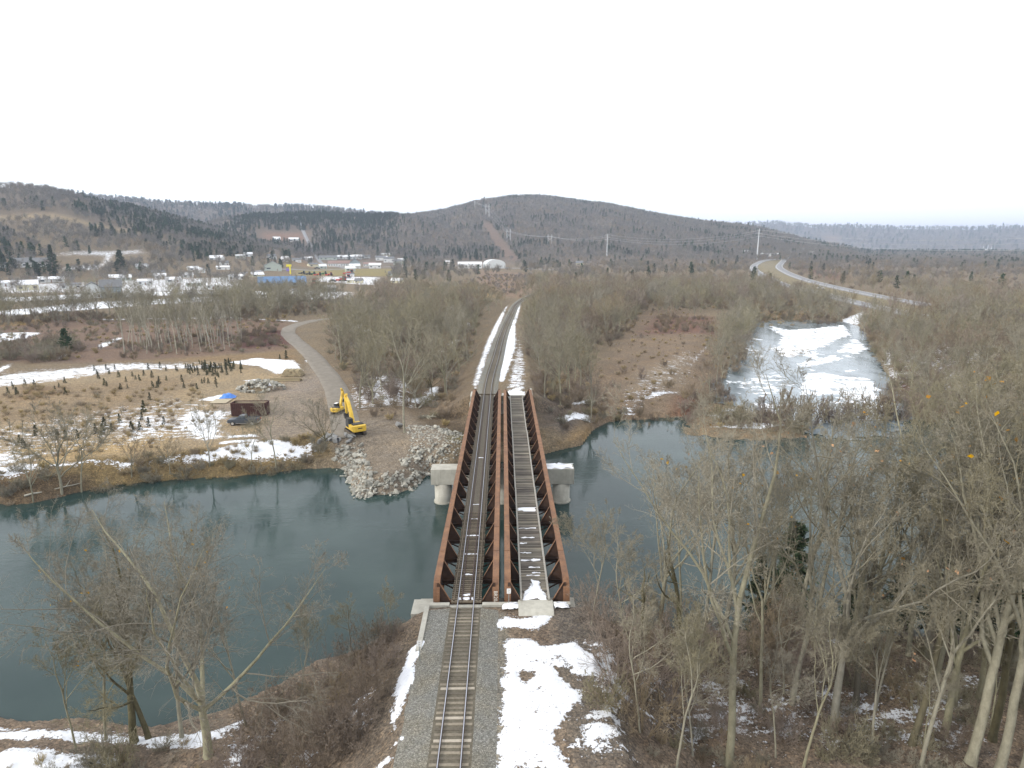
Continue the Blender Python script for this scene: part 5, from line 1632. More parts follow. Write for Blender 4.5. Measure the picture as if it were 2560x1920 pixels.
# --- woods in the middle distance
WOODS = [
    ('wood between the dirt road and the railway', [(815, 985), (828, 850), (860, 800), (960, 770), (1060, 755), (1200, 750), (1205, 800), (1175, 880), (1150, 980), (1085, 1000), (990, 1020), (900, 1010)], 8.2, ('mid0', 'mid1', 'mid2', 'mid3', 'mid4'), (.75, 1.25), (5, 6, 7)),
    ('pale aspen grove behind the left field', [(300, 885), (330, 850), (450, 838), (600, 835), (625, 855), (560, 880), (420, 888)], 5.4, ('aspen0', 'aspen1', 'aspen2'), (.95, 1.3), (8,)),
    ('wood right of the railway beyond the bridge', [(1335, 1010), (1320, 880), (1322, 790), (1345, 745), (1480, 735), (1620, 740), (1600, 790), (1560, 840), (1480, 900), (1470, 960), (1500, 1020), (1420, 1040)], 8.0, ('mid0', 'mid1', 'mid2', 'mid2', 'mid3'), (.7, 1.2), (5, 6, 7, 7)),
    ('strip of trees on the left side of the frozen pond', [(1795, 995), (1840, 900), (1880, 840), (1890, 790), (1820, 790), (1800, 850), (1780, 900), (1755, 965)], 7.5, ('mid0', 'mid1', 'mid3', 'mid2'), (.75, 1.15), (5, 6)),
    ('wide brown wood right of the frozen pond', [(2150, 810), (2190, 870), (2260, 960), (2350, 1050), (2640, 1060), (2760, 900), (2700, 790), (2400, 760), (2200, 770)], 9.0, ('mid0', 'mid1', 'mid2', 'mid4', 'mid2'), (.7, 1.15), (5, 6, 7)),
    ('row of trees along the snowy flat on the left', [(-60, 815), (330, 800), (640, 795), (640, 775), (330, 782), (-60, 792)], 9.0, ('mid0', 'mid1', 'mid3', 'mid4'), (.85, 1.3), (5, 6)),
    ('trees at the back of the clearing', [(1560, 790), (1640, 770), (1830, 775), (1900, 760), (1900, 735), (1700, 725), (1560, 740)], 10, ('mid0', 'mid1', 'mid2', 'mid3'), (.75, 1.15), (5, 6, 7)),
    ('belt of trees between the frozen pond and the highway', [(1850, 792), (1960, 786), (2080, 795), (2150, 775), (2080, 752), (1960, 735), (1900, 728), (1850, 760)], 8.5, ('mid0', 'mid1', 'mid2', 'mid3'), (.6, 1.0), (5, 6, 7)),
    ('tall trees left of the dirt road bend', [(560, 800), (690, 812), (720, 790), (840, 785), (860, 750), (720, 745), (600, 755), (540, 775)], 10, ('mid0', 'mid1', 'mid5', 'mid3'), (.9, 1.35), (5, 6)),
]
TRX = lambda Y: np.interp(Y, TRK_Y, TRK_X)


def open_ground(X, Y):
    m = np.ones(X.shape, bool)
    xt = TRX(Y)
    m &= ~((X > xt - 9) & (X < xt + np.interp(Y, [130, 180, 300, 500], [13, 9.5, 7.5, 6])) & (Y < 640))
    d, _ = line_d(X, Y, ROAD, 12); m &= d > 5.0
    for p in (HW_L, HW_R):
        d, _ = line_d(X, Y, p, 30); m &= d > 9
    m &= poly_sd(X, Y, [*HW_L[1:], *HW_R[::-1]], 10) > 0
    for p in (town, lane):
        d, _ = line_d(X, Y, p, 30); m &= d > 12
    return m


cand = []
for wi, (nm, poly, sp, keys, sr, srcs) in enumerate(WOODS):
    W = [G(*p, 4) for p in poly]
    P = fill(W, sp, 300 + wi)
    P = P[open_ground(P[:, 0], P[:, 1])]
    for x, y in P: cand.append((math.hypot(x, y), x, y, wi))
cand.sort()
INDIV = 210
for d, x, y, wi in cand[:INDIV]:
    nm, poly, sp, keys, sr, srcs = WOODS[wi]
    tree(random.choice(keys), x, y, random.uniform(*sr), 'bare tree in the %s' % nm if wi != 1 else 'slim pale trunked tree in the aspen grove behind the left field', 'tree', 'trees of the ' + nm, tilt=(random.gauss(0, .05), random.gauss(0, .05)))
pts, rot, scl, idx_ = [], [], [], []


def add(x, y, s, k, z=None, tilt=.04):
    pts.append((x, y, z if z is not None else 0.0)); rot.append((random.gauss(0, tilt), random.gauss(0, tilt), random.random() * 6.28)); scl.append(s); idx_.append(k)


def flush(name, label):
    global pts, rot, scl, idx_
    P = np.array(pts); P[:, 2] = np.where(P[:, 2] == 0, height(P[:, 0], P[:, 1]) - .1, P[:, 2])
    print(name, len(P))
    o = scatter(name, P, rot, scl, idx_, label)
    pts, rot, scl, idx_ = [], [], [], []
    return o


for d, x, y, wi in cand[INDIV:]:
    nm, poly, sp, keys, sr, srcs = WOODS[wi]
    add(x, y, random.uniform(*sr), random.choice(srcs))
# undergrowth in those woods
for wi, (nm, poly, sp, keys, sr, srcs) in enumerate(WOODS):
    P = fill([G(*p, 4) for p in poly], sp * .62, 400 + wi)
    P = P[open_ground(P[:, 0], P[:, 1])]
    for x, y in P:
        if wi == 1 and random.random() < .6: continue
        add(x, y, random.uniform(.5, 1.1) * (.6 if wi == 1 else 1), random.choice((9, 9, 10, 11) if wi != 4 else (9, 9, 10)))
flush('wood', 'bare woods and undergrowth of the middle distance beyond the river')

# brush, weeds and scrub that nobody could count
def sow(poly, sp, kinds, sr, seed, z=4.0, world_=False, keep=1.0):
    W = poly if world_ else [G(*p, z) for p in poly]
    P = fill(W, sp, seed)
    P = P[open_ground(P[:, 0], P[:, 1])]
    cl_ = vnoise(P[:, 0], P[:, 1], 16 if seed < 70 else 5, seed)
    for (x, y), c in zip(P, cl_):
        if random.random() < keep * (.95 + .9 * c): add(x, y, random.uniform(*sr), random.choice(kinds))


sow([(-200, 955), (0, 900), (250, 905), (500, 890), (735, 868), (720, 800), (500, 790), (0, 800), (-200, 815)], 4.2, (9, 10, 11, 11), (.35, .75), 51, keep=.6)
sow([(590, 872), (735, 862), (720, 822), (610, 828)], 3.0, (9,), (.4, .7), 52)
sow([(-100, 930), (0, 905), (140, 905), (210, 880), (170, 850), (0, 870), (-100, 880)], 4.0, (10, 10, 9), (.9, 1.4), 53)
sow([(-200, 1180), (0, 1150), (400, 1120), (560, 1030), (480, 960), (0, 985), (-200, 1010)], 2.6, (14,), (.5, 1.0), 54, 3.8, keep=.55)
sow([(60, 1000), (160, 985), (170, 965), (60, 968)], 2.0, (14,), (.8, 1.3), 55, 3.8)
sow([(-200, 1255), (0, 1250), (300, 1198), (500, 1188), (700, 1166), (830, 1142), (830, 1108), (600, 1142), (400, 1162), (200, 1178), (0, 1208), (-200, 1235)], 1.7, (13, 14, 14, 11), (.4, .85), 56, 1.5, keep=.8)
sow([(1480, 1030), (1760, 1000), (1800, 900), (1790, 800), (1700, 770), (1600, 775), (1540, 860), (1450, 950)], 4, (14, 14, 11, 11, 9), (.25, .7), 57, keep=.6)
sow([(1640, 830), (1790, 828), (1780, 792), (1640, 792)], 4, (9,), (.4, .8), 58)
sow([(1680, 1030), (1800, 1010), (1850, 960), (1760, 960), (1700, 985)], 2.8, (9, 9, 11), (.5, .9), 59)
sow([(1345, 1080), (1560, 1060), (1760, 1050), (1760, 1010), (1500, 1010), (1340, 1000)], 3.6, (9, 11, 10), (.4, .8), 60, 2.5, keep=.7)
sow([(1770, 1075), (1760, 1025), (1880, 1015), (2000, 1045), (2240, 1052), (2310, 1062), (2200, 1085)], 2.6, (11, 11, 9), (.35, .7), 61, .6, keep=.6)
sow([(1950, 885), (2010, 868), (2050, 868), (2010, 890), (1990, 895)], 2.0, (14,), (.7, 1.1), 62, .2)
sow([(1880, 815), (2010, 808), (2020, 790), (1890, 785)], 3.0, (11, 14), (.5, .9), 63, 1.0)
sow([(2230, 1040), (2330, 1060), (2420, 1000), (2300, 940), (2200, 940)], 3.6, (9, 9, 10), (.6, 1.0), 64, 2)
sow([(830, 1050), (1180, 1045), (1190, 900), (1180, 780), (850, 800), (830, 960)], 4.4, (9, 10, 11), (.35, .75), 65, keep=.55)
sow([(1130, 1078), (1175, 1060), (1175, 990), (1120, 990), (1100, 1030)], 2.6, (10, 9, 11), (.6, 1.1), 66, 3.5)
sow([(1330, 1040), (1400, 1040), (1400, 960), (1322, 960)], 3.0, (10, 9, 11), (.6, 1.1), 67, 3.5)
sow([(1345, 1010), (1560, 1030), (1480, 985), (1340, 985)], 3.5, (9, 10, 11), (.5, .9), 68, 3)
# near slopes: litter, brambles, dead weeds
sow([(-42, 36), (-10.5, 36), (-10.5, 50), (-14, 53), (-19, 50), (-24, 43), (-42, 41)], 1.6, (13, 14, 14), (.3, .75), 71, 0, True, .6)
sow([(-13, 34), (-7.6, 34), (-8, 51), (-10.5, 54)], 1.25, (13, 14, 12), (.3, .6), 72, 0, True, .55)
sow([(10, 33), (60, 30), (64, 56), (12, 58)], 1.75, (13, 14, 13, 12), (.3, .8), 73, 0, True, .62)
sow([(7.6, 50), (12, 50), (12, 58), (7.6, 58)], 1.2, (14, 13), (.3, .6), 74, 0, True, .7)
sow([(1080, 745), (1240, 742), (1310, 732), (1330, 705), (1330, 690), (1220, 690), (1100, 718)], 6, (11, 10, 9, 16), (.4, .9), 75, 4, keep=.6)
flush('undergrowth', 'dry weeds, brambles and low scrub on the banks and in the fields')

# --- valley floor beyond: small woods between the houses
CLEAR = [[hit(*p) for p in q] for q in (
    [(635, 748), (620, 712), (640, 690), (730, 668), (740, 655), (800, 648), (985, 650), (985, 690), (965, 715), (900, 738)], [(1120, 675), (1120, 655), (1290, 655), (1290, 680)],
    [(1080, 745), (1240, 742), (1310, 732), (1320, 705), (1330, 690), (1220, 690), (1100, 718)],
    [(-300, 800), (0, 782), (330, 766), (560, 756), (560, 738), (330, 748), (0, 765), (-300, 790)],
    [(145, 680), (275, 672), (390, 650), (360, 630), (145, 638)],
)]


def not_clear(X, Y):
    m = open_ground(X, Y)
    for q in CLEAR: m &= poly_sd(X, Y, q, 3) > 0
    return m


def ring(r0, r1, sp, seed, a0=-.85, a1=.85):
    n = int((r1 * r1 - r0 * r0) / 2 * (a1 - a0) / sp ** 2)
    rs = np.random.RandomState(seed)
    a = rs.uniform(a0, a1, n); r = np.sqrt(rs.uniform(r0 * r0, r1 * r1, n))
    return np.stack([r * np.sin(a), r * np.cos(a)], -1), a, r


done = [[G(*p, 4) for p in w[1]] for w in WOODS]
P, a, r = ring(330, 620, 11.5, 81)
ok = not_clear(P[:, 0], P[:, 1]) & (poly_sd(P[:, 0], P[:, 1], POND, 3) > 2)
for q in done: ok &= poly_sd(P[:, 0], P[:, 1], q, 1) > 0
clump = vnoise(P[:, 0], P[:, 1], 130, 31)
for (x, y), c, k in zip(P, clump, ok):
    left = x < -40
    if not k or random.random() > (.50 if left else .88) + .35 * c: continue
    add(x, y, random.uniform(.6, 1.05) * (.9 if left else 1), random.choice((5, 6, 7) if left or c > 0 else (7, 6, 9, 7)))
P, a, r = ring(620, 1400, 13.0, 82)
ok = not_clear(P[:, 0], P[:, 1])
clump = vnoise(P[:, 0], P[:, 1], 180, 33); pc = vnoise(P[:, 0], P[:, 1], 140, 35)
for (x, y), c, p_, k, rr_ in zip(P, clump, pc, ok, r):
    left = x < 100
    if not k or random.random() > (.55 if left else .9) + .45 * c or (rr_ > 850 and math.atan2(x, y) < az_of(500)): continue
    if left and p_ > .45 and rr_ > 900 or random.random() < .03: kind = random.choice((3, 4))
    elif not left and c < .25: kind = random.choice((15, 15, 16, 2))
    else: kind = random.choice((0, 1, 2, 0))
    add(x, y, random.uniform(.6, 1.0), kind)
flush('valley_wood', 'hazy grey brown tree cover between the houses of the valley floor')

# --- hillside forest
def hill_forest(name, label, r0, r1, sp, seed, scale, mix, a1=.85):
    P, a, r = ring(r0, r1, sp, seed, -.85, a1)
    if r0 < 1000:
        ok = not_clear(P[:, 0], P[:, 1]) & (r > 800 + 250 * sstep(az_of(300), az_of(620), a)); P, a, r = P[ok], a[ok], r[ok]
    z = height(P[:, 0], P[:, 1])
    base = 5.9
    dc, _ = line_d(P[:, 0], P[:, 1], CUT, 60)
    pc = vnoise(P[:, 0], P[:, 1], 260, 41) + .5 * vnoise(P[:, 0], P[:, 1], 70, 43)
    for (x, y), zz, d, p_, aa, rr_ in zip(P, z, dc, pc, a, r):
        if d < 14: continue
        if any(h[0] < aa < h[1] and h[2] < rr_ < h[3] for h in HF): continue
        pp = mix(aa, rr_, zz, p_)
        kind = random.choice((3, 4)) if random.random() < pp else (random.choice((2, 2, 0)) if vnoise(np.array([x]), np.array([y]), 190, 47)[0] > .45 else random.choice((0, 1)))
        add(x, y, scale * random.uniform(.7, 1.15), kind, zz - .5)
    return flush(name, label)


AX = [az_of(v) for v in (0, 230, 300, 420, 560, 640, 800, 1000, 1300, 1900)]


def mixA(aa, r, z, n):
    aa, r = aa + .035 * n, r + 60 * n
    p = .015 + .55 * max(0, n - .25)
    if AX[1] < aa < AX[5] and z > 52 and r < 1700: p = .58 + .3 * n              # dark crest left
    if AX[3] < aa < AX[5] and r < 1500: p = max(p, .35 + .45 * n)
    if AX[4] < aa < AX[7] and 1500 < r < 2050: p = max(p, .5 + .5 * n + (z - 60) * .012)
    if aa < az_of(90) and r < 1000: p = max(p, .75 + .3 * n)
    if aa > AX[7] and r > 1300: p = max(.02, .45 * max(0, n - .15) + (.22 if z < 35 and aa < AX[8] else 0))
    return p


hill_forest('hill_forest', 'grey brown leafless forest with dark pines covering the valley hills', 1400, 2420, 9.3, 91, .9, mixA)
hill_forest('slope_forest', 'leafless forest and pine groves on the foot of the left hill', 790, 1400, 9.5, 92, .85, mixA, az_of(660))
hill_forest('back_forest', 'bluish forest of the farther hills', 2420, 3400, 17, 93, 1.4, lambda a, r, z, n: .35 + .4 * n)
hill_forest('ridge_forest', 'blue hazy forest of the farthest ridge', 5300, 7300, 42, 94, 2.6, lambda a, r, z, n: .15 + .2 * n)

# --- single pines and special trees of the middle distance
for (bx, by, ty, key, fat, lab) in ((167, 878, 818, 'pine1', 1.5, 'round green pine standing alone behind the left field'), (135, 690, 610, 'pine0', 1.0, 'big dark pine in front of the pale houses at left'), (305, 690, 622, 'pine1', 1.2, 'dark broad pine left of the big olive trees'), (225, 635, 612, 'pine2', 1.2, 'small dark pine beside the snowy lane'),
                                    (1858, 645, 622, 'pine2', 1.0, 'dark spruce at the start of the highway bend'), (1014, 650, 630, 'pine0', 1.2, 'dark pine right of the low shops'), (1040, 652, 628, 'pine2', 1.0, 'slim dark pine right of the low shops'), (1150, 652, 618, 'pine2', 1.0, 'pointed dark spruce behind the white greenhouse'), (1190, 650, 620, 'pine1', 1.0, 'broad dark pine behind the white greenhouse'),
                                    (970, 640, 600, 'pine0', .8, 'tall loose pine behind the row of white houses'), (945, 640, 615, 'pine1', 1.0, 'round dark pine behind the row of white houses'), (1395, 640, 618, 'pine0', 1.0, 'dark pine left of the second steel pole'), (1310, 640, 620, 'pine2', 1.0, 'dark pine below the power-line clearing'), (1470, 640, 614, 'pine0', 1.0, 'dark pine right of the second H frame')):
    tree_at(key, bx, by, ty, lab, None, 5, 0, 'pine_tree', None, fat, 'pine tree')
gp = [(x_, y_) for x_ in range(745, 875, 13) for y_ in (625, 632)]
for k, (bx, by) in enumerate(gp):
    tree_at('pine%d' % (k % 3), bx + random.uniform(-4, 4), by + 4, by - 16 + random.uniform(-4, 4), 'dark pine in the grove behind the town road', 'pine grove behind the town road', 6, 0, 'pine_tree', None, 1.2, 'pine tree')

# young spruces planted in the left field
sp_pts = []
rs4 = np.random.RandomState(44)
for k in range(46): sp_pts.append((rs4.uniform(230, 560), rs4.uniform(915, 975) + 0))
for k in range(52): sp_pts.append((rs4.uniform(470, 605), rs4.uniform(905, 940)))
for k in range(10): sp_pts.append((rs4.uniform(0, 240), rs4.uniform(955, 990)))
sp_pts += [(262, 1075), (280, 1080), (258, 1088), (350, 1075), (372, 1065), (355, 1050), (165, 1100), (60, 1120), (195, 1095), (240, 1085), (330, 1080), (410, 1060), (300, 1058), (145, 1095), (90, 1085), (700, 898), (716, 896), (50, 1105), (375, 1000), (360, 1030), (20, 985)]
for k, (bx, by) in enumerate(sp_pts):
    x, y = G(bx, by, 3.8)
    s = random.uniform(.55, 1.0) * (1.4 if k >= 108 else 1)
    o = tree('seedling%d' % (k % 3), x, y, s, 'small young spruce planted in the straw coloured left field' if k < 46 else ('small young spruce in the dense patch beside the brush mound' if k < 98 else 'young spruce standing apart in the snowy part of the left field'), 'spruce', 'young spruces in the left field' if k < 46 else ('dense patch of young spruces' if k < 98 else 'scattered young spruces'), name='young_spruce')
# ------------------------------------------------------------------ rocks
def rock_mesh(seed, mat, n=15, flat=.75):
    rs = np.random.RandomState(seed)
    P = unit(rs.normal(size=(n, 3))) * rs.uniform(.75, 1.1, (n, 1)) * np.array([1, rs.uniform(.65, .95), flat * rs.uniform(.75, 1.1)]) * .5
    bm = bmesh.new()
    for p in P: bm.verts.new(p)
    r = bmesh.ops.convex_hull(bm, input=bm.verts)
    bmesh.ops.delete(bm, geom=[g for g in r['geom_interior'] if isinstance(g, bmesh.types.BMVert)], context='VERTS')
    bmesh.ops.bevel(bm, geom=bm.edges[:], offset=.03, segments=1, affect='EDGES')
    me = bpy.data.meshes.new('rock'); bm.to_mesh(me); bm.free()
    me.materials.append(mat)
    return me


ROCK = [rock_mesh(900 + k, MT['rock']) for k in range(9)]
BOULD = [rock_mesh(930 + k, MT['rock_grey'], 18, .85) for k in range(5)]
for k in range(3): src('wood_source_%02d' % (17 + k), ROCK[k])


def rock(me, x, y, z, s, label, cat='rock', group=None, name='rock'):
    o = link(name, me, None, (x, y, z), (random.uniform(-.5, .5), random.uniform(-.5, .5), random.random() * 6.28))
    o.scale = (s * random.uniform(.85, 1.2), s * random.uniform(.85, 1.2), s)
    return tag(o, label, cat, group)


random.seed(21)
WATER_SIDE = [SPIT[i] for i in range(0, 11)]
cl = []
for i in range(len(WATER_SIDE) - 1):
    (ax, ay), (bx, by) = WATER_SIDE[i], WATER_SIDE[i + 1]
    L = math.hypot(bx - ax, by - ay)
    nx_, ny_ = -(by - ay) / L, (bx - ax) / L
    k = 0
    while k < L:
        t = k / L
        wide = 4.2 if i < 3 else (3.4 if i < 7 else 5.5)
        for _ in range(4):
            u = random.uniform(-.6, wide)
            cl.append((ax + (bx - ax) * t + nx_ * u + random.uniform(-.4, .4), ay + (by - ay) * t + ny_ * u + random.uniform(-.4, .4), u))
        k += .5
random.shuffle(cl)
nrk = 0
for x, y, u in cl:
    z = hz(x, y)
    if z < -.9 or z > 3.4: continue
    s = random.choice((.6, .8, .9, 1.0, 1.2, 1.5)) * random.uniform(.8, 1.15)
    if nrk < 295:
        rock(random.choice(ROCK), x, y, z + s * .12, s, 'angular pale stone in the riprap edging the gravel spit', 'rock', 'riprap stones around the gravel spit', 'riprap_stone'); nrk += 1
    add(x + random.uniform(-.6, .6), y + random.uniform(-.6, .6), random.uniform(.4, .85), random.choice((17, 18, 19)), z + .12, .6)
# rubble slope between the spit and the pier
P = fill([G(*p, 2.5) for p in ((1010, 1075), (1140, 1075), (1165, 1095), (1150, 1130), (1080, 1160), (1030, 1140))], .55, 97)
for x, y in P: add(x, y, random.uniform(.3, .95), random.choice((17, 18, 19)), None, .6)
P = fill([G(*p, 2.5) for p in ((845, 1130), (875, 1120), (905, 1160), (945, 1215), (900, 1228), (872, 1200))], .5, 98)
for x, y in P: add(x, y, random.uniform(.5, 1.0), random.choice((17, 18, 19)), None, .6)
flush('rubble', 'loose pale rubble filling the gaps of the riprap around the spit')

cx, cy_ = hit(640, 982)
cx, cy_ = cx, cy_ + 4
for k in range(95):
    a = random.random() * 6.28; q = math.sqrt(random.random())
    x, y = cx + math.cos(a) * q * 6.2, cy_ + math.sin(a) * q * 4.6
    z = hz(x, y) + 2.6 * (1 - q * q) * random.uniform(.8, 1.0)
    rock(random.choice(ROCK), x, y, z + .1, random.uniform(1.0, 1.7), 'big broken stone heaped in the rock pile behind the rusty container', 'rock', 'rock pile behind the container', 'quarry_stone')
snow_slab('snow_patch', [(cx - 3.5, cy_ + 4.4), (cx + .5, cy_ + 4.6), (cx, cy_ + 6.5), (cx - 3, cy_ + 6)], hz(cx, cy_ + 5) + .05, .5, 'snow bank behind the rock pile', 51)
cx, cy_ = hit(848, 1104)
for k in range(22):
    x, y = cx + random.uniform(-4.2, 3.4), cy_ + random.uniform(-.6, 3.2)
    rock(random.choice(BOULD), x, y, hz(x, y) + random.uniform(.2, .7), random.uniform(1.1, 2.0), 'grey boulder in the heap at the river edge in front of the large excavator', 'boulder', 'boulder heap in front of the excavator', 'boulder')
x, y = hit(1000, 1072)
o = rock(BOULD[1], x, y, hz(x, y) + .9, 2.4, 'big pale boulder leaning at the foot of the tall sycamore', 'boulder', None, 'boulder'); o.scale = (1.9, 1.6, 3.2); o.rotation_euler = (.2, .5, .4)

# ------------------------------------------------------------------ excavators
def excavator(x, y, rz, s, label, boom, stick, name='excavator', roof=None):
    """boom/stick: joint positions (y forward, z up) in the machine's own frame"""
    z = hz(x, y)
    r = empty(name, (x, y, z), rz, label, 'excavator', None)
    r.scale = (s, s, s)
    for sx in (-1, 1):
        m = MB(); pr = [(-2.1, .25), (-1.8, .02), (1.8, .02), (2.1, .25), (2.15, .55), (1.85, .86), (-1.85, .86), (-2.15, .55)]
        m.prism(pr, 'x', sx * 1.2 - .30, sx * 1.2 + .30)
        tr = m.build('crawler_track', MT['mud_metal'], r, .03)
        m = MB()
        for k in range(-8, 9): m.box(sx * 1.2 - .33, sx * 1.2 + .33, k * .22 - .05, k * .22 + .05, .85, .91)
        m.build('track_pads', MT['dark_metal'], tr)
        m = MB()
        for yy in (-1.75, 1.75): m.tube([(sx * 1.2 - .34, yy, .44), (sx * 1.2 + .34, yy, .44)], .30, 14)
        for yy in (-1.0, -.35, .35, 1.0): m.tube([(sx * 1.2 - .33, yy, .24), (sx * 1.2 + .33, yy, .24)], .14, 10)
        m.build('track_rollers', MT['mud_metal'], tr)
    m = MB(); m.box(-.9, .9, -1.0, 1.0, .35, .85); m.tube([(0, 0, .8), (0, 0, 1.08)], .75, 20)
    m.build('undercarriage', MT['dark_metal'], r)
    m = MB(); m.box(-1.32, 1.32, -2.1, 1.5, 1.08, 1.3); m.box(.35, 1.32, -1.9, 1.4, 1.3, 2.0); m.box(-1.32, -.35, -1.9, -.15, 1.3, 2.05); m.box(-.35, .35, -1.9, .2, 1.3, 1.8)
    m.build('upper_body', MT['yellow'], r, .04)
    m = MB(); m.prism([(-1.35, -1.95), (-1.35, -2.5), (-1.0, -2.85), (1.0, -2.85), (1.35, -2.5), (1.35, -1.95)], 'z', 1.02, 2.2)
    cw = m.build('counterweight', MT['yellow'], r, .10)
    m = MB(); m.box(-.45, .45, -2.868, -2.853, 1.62, 1.80); m.build('dark_decal', MT['black'], cw)
    m = MB(); m.box(-.95, 1.1, -1.95, -.55, 2.06, 2.36); m.build('engine_hood', MT['dark_metal'], r, .08)
    m = MB(); m.prism([(-.25, 1.3), (1.45, 1.3), (1.62, 2.0), (1.35, 3.02), (-.2, 3.02), (-.25, 2.4)], 'x', -1.3, -.38)
    cab = m.build('cab', MT['dark_metal'], r, .06)
    m = MB(); m.prism([(-.1, 1.95), (.6, 1.95), (.6, 2.9), (-.1, 2.9)], 'x', -1.315, -1.302); m.prism([(.7, 1.5), (1.45, 1.6), (1.25, 2.9), (.7, 2.9)], 'x', -1.315, -1.302); m.box(-1.2, -.48, -.268, -.252, 2.0, 2.85)
    m.build('cab_window', MT['glass'], cab)
    m = MB(); m.box(-1.28, -.40, -.15, 1.3, 3.02, 3.10); m.build('cab_roof', roof or MT['dark_metal'], cab, .02)
    def plate(nm, pts, w0, w1, x0, par):
        m = MB()
        up, dn = [], []
        for i, (yy, zz, h) in enumerate(pts):
            a = pts[max(i - 1, 0)]; b = pts[min(i + 1, len(pts) - 1)]
            d = Vector((b[0] - a[0], b[1] - a[1])).normalized(); nn = Vector((-d.y, d.x))
            up.append((yy + nn.x * h, zz + nn.y * h)); dn.append((yy - nn.x * h, zz - nn.y * h))
        m.prism(up + dn[::-1], 'x', x0 - w0, x0 + w0)
        return m.build(nm, MT['yellow'], par, .03)
    b = [(p[0], p[1], h) for p, h in zip(boom, (.28, .42, .40, .22))]
    bo = plate('boom', b, .27, .27, .12, r)
    st_ = [(p[0], p[1], h) for p, h in zip(stick, (.18, .34, .15))]
    plate('stick', st_, .20, .2, .12, r)
    for sx in (-.25, .49):
        m = MB(); p0 = (sx, 1.55, 1.35); p1 = (sx, boom[1][0], boom[1][1] - .1)
        mid = tuple(a + (c - a) * .6 for a, c in zip(p0, p1))
        m.tube([p0, mid], .11, 10); m.tube([mid, p1], .06, 8); m.build('hydraulic_cylinder', MT['yellow_pale'], r)
    m = MB(); p0 = (.12, boom[1][0] + .1, boom[1][1] + .48); p1 = (.12, stick[0][0], stick[0][1]); mid = tuple(a + (c - a) * .62 for a, c in zip(p0, p1))
    m.tube([p0, mid], .11, 10); m.tube([mid, p1], .06, 8); m.build('stick_cylinder', MT['yellow_pale'], r)
    ty, tz = stick[-1]
    m = MB(); m.prism([(ty - .1, tz + .15), (ty + .25, tz + .1), (ty + .1, tz - .5), (ty - .45, tz - .95), (ty - 1.05, tz - .75), (ty - 1.0, tz - .62), (ty - .55, tz - .75), (ty - .2, tz - .35)], 'x', -.45, .69)
    m.prism([(ty - .1, tz + .1), (ty + .2, tz - .3), (ty - .4, tz - .9), (ty - 1.0, tz - .65)], 'x', -.47, -.45); m.prism([(ty - .1, tz + .1), (ty + .2, tz - .3), (ty - .4, tz - .9), (ty - 1.0, tz - .65)], 'x', .69, .71)
    m.build('bucket', MT['dark_metal'], r)
    return r


ex, ey = hit(885, 1088)
excavator(ex, ey + 1.2, math.radians(33), 1.03, 'large yellow excavator with raised boom standing above the boulder heap', ((1.15, 1.55), (2.3, 3.7), (3.6, 5.5), (5.0, 6.5)), ((4.2, 7.0), (5.0, 6.5), (4.9, 2.9)))
ex2, ey2 = hit(846, 1033)
excavator(ex2, ey2, math.radians(-14), .72, 'small yellow excavator with a white cab roof behind the large one', ((1.15, 1.55), (1.9, 3.4), (2.6, 5.0), (3.1, 6.6)), ((2.3, 7.4), (3.1, 6.6), (4.6, 3.4)), roof=MT['sign_white'])

# ------------------------------------------------------------------ pickup
def pickup(x, y, rz, label):
    r = empty('pickup_truck', (x, y, hz(x, y)), rz, label, 'pickup truck')
    m = MB()
    m.prism([(-2.75, .55), (-2.80, .95), (-2.55, 1.12), (-1.25, 1.20), (.55, 1.20), (.55, 1.22), (2.75, 1.22), (2.82, .62), (2.6, .48), (-2.5, .42)], 'y', -.92, .92)
    body = m.build('body', MT['truck_paint'], r, .07)
    m = MB(); m.box(.68, 2.66, -.78, .78, 1.215, 1.235); m.build('cargo_bed', MT['dark_metal'], body)
    m = MB()
    for yy in (-.92, .80): m.box(.62, 2.74, yy, yy + .12, 1.2, 1.36)
    m.box(2.66, 2.78, -.92, .92, 1.2, 1.36); m.build('bed_rail', MT['truck_paint'], body, .02)
    m = MB(); m.prism([(-1.3, 1.18), (-.55, 1.80), (.42, 1.82), (.58, 1.18)], 'y', -.80, .80); cab = m.build('cab', MT['truck_paint'], r, .06)
    m = MB()
    for yy in (-.812, .801):
        m.prism([(-1.02, 1.25), (-.5, 1.70), (-.12, 1.70), (-.12, 1.25)], 'y', yy, yy + .011); m.prism([(-.04, 1.25), (-.04, 1.70), (.36, 1.70), (.46, 1.25)], 'y', yy, yy + .011)
    m.build('side_window', MT['glass'], cab)
    m = MB(); m.prism([(-1.23, 1.26), (-.62, 1.765), (-.635, 1.775), (-1.245, 1.27)], 'y', -.68, .68); m.build('windscreen', MT['glass'], cab)
    for xx in (-1.78, 1.75):
        for yy in (-.86, .86):
            m = MB(); m.tube([(xx, yy - .13, .40), (xx, yy + .13, .40)], .40, 20); w = m.build('wheel', MT['tyre'], r, .03)
            m = MB(); m.tube([(xx, yy - .14, .40), (xx, yy + .14, .40)], .25, 14); m.build('rim', MT['rim'], w)
    for yy in (-.7, .7):
        m = MB(); m.box(-2.80, -2.70, yy - .17, yy + .17, .80, .98); m.build('headlight', MT['lamp_clear'], r, .02)
        m = MB(); m.box(2.76, 2.84, yy - .09, yy + .09, .85, 1.15); m.build('tail_light', MT['lamp_red'], r, .02)
    m = MB(); m.box(-2.86, -2.72, -.9, .9, .45, .66); m.build('bumper', MT['rim'], r, .03)
    m = MB(); m.box(2.75, 2.9, -.9, .9, .5, .68); m.build('bumper', MT['rim'], r, .03)
    m = MB()
    for yy in (-.98, .94): m.box(-1.2, 1.1, yy, yy + .04, .38, .44)
    m.build('side_step', MT['rim'], r)
    return r


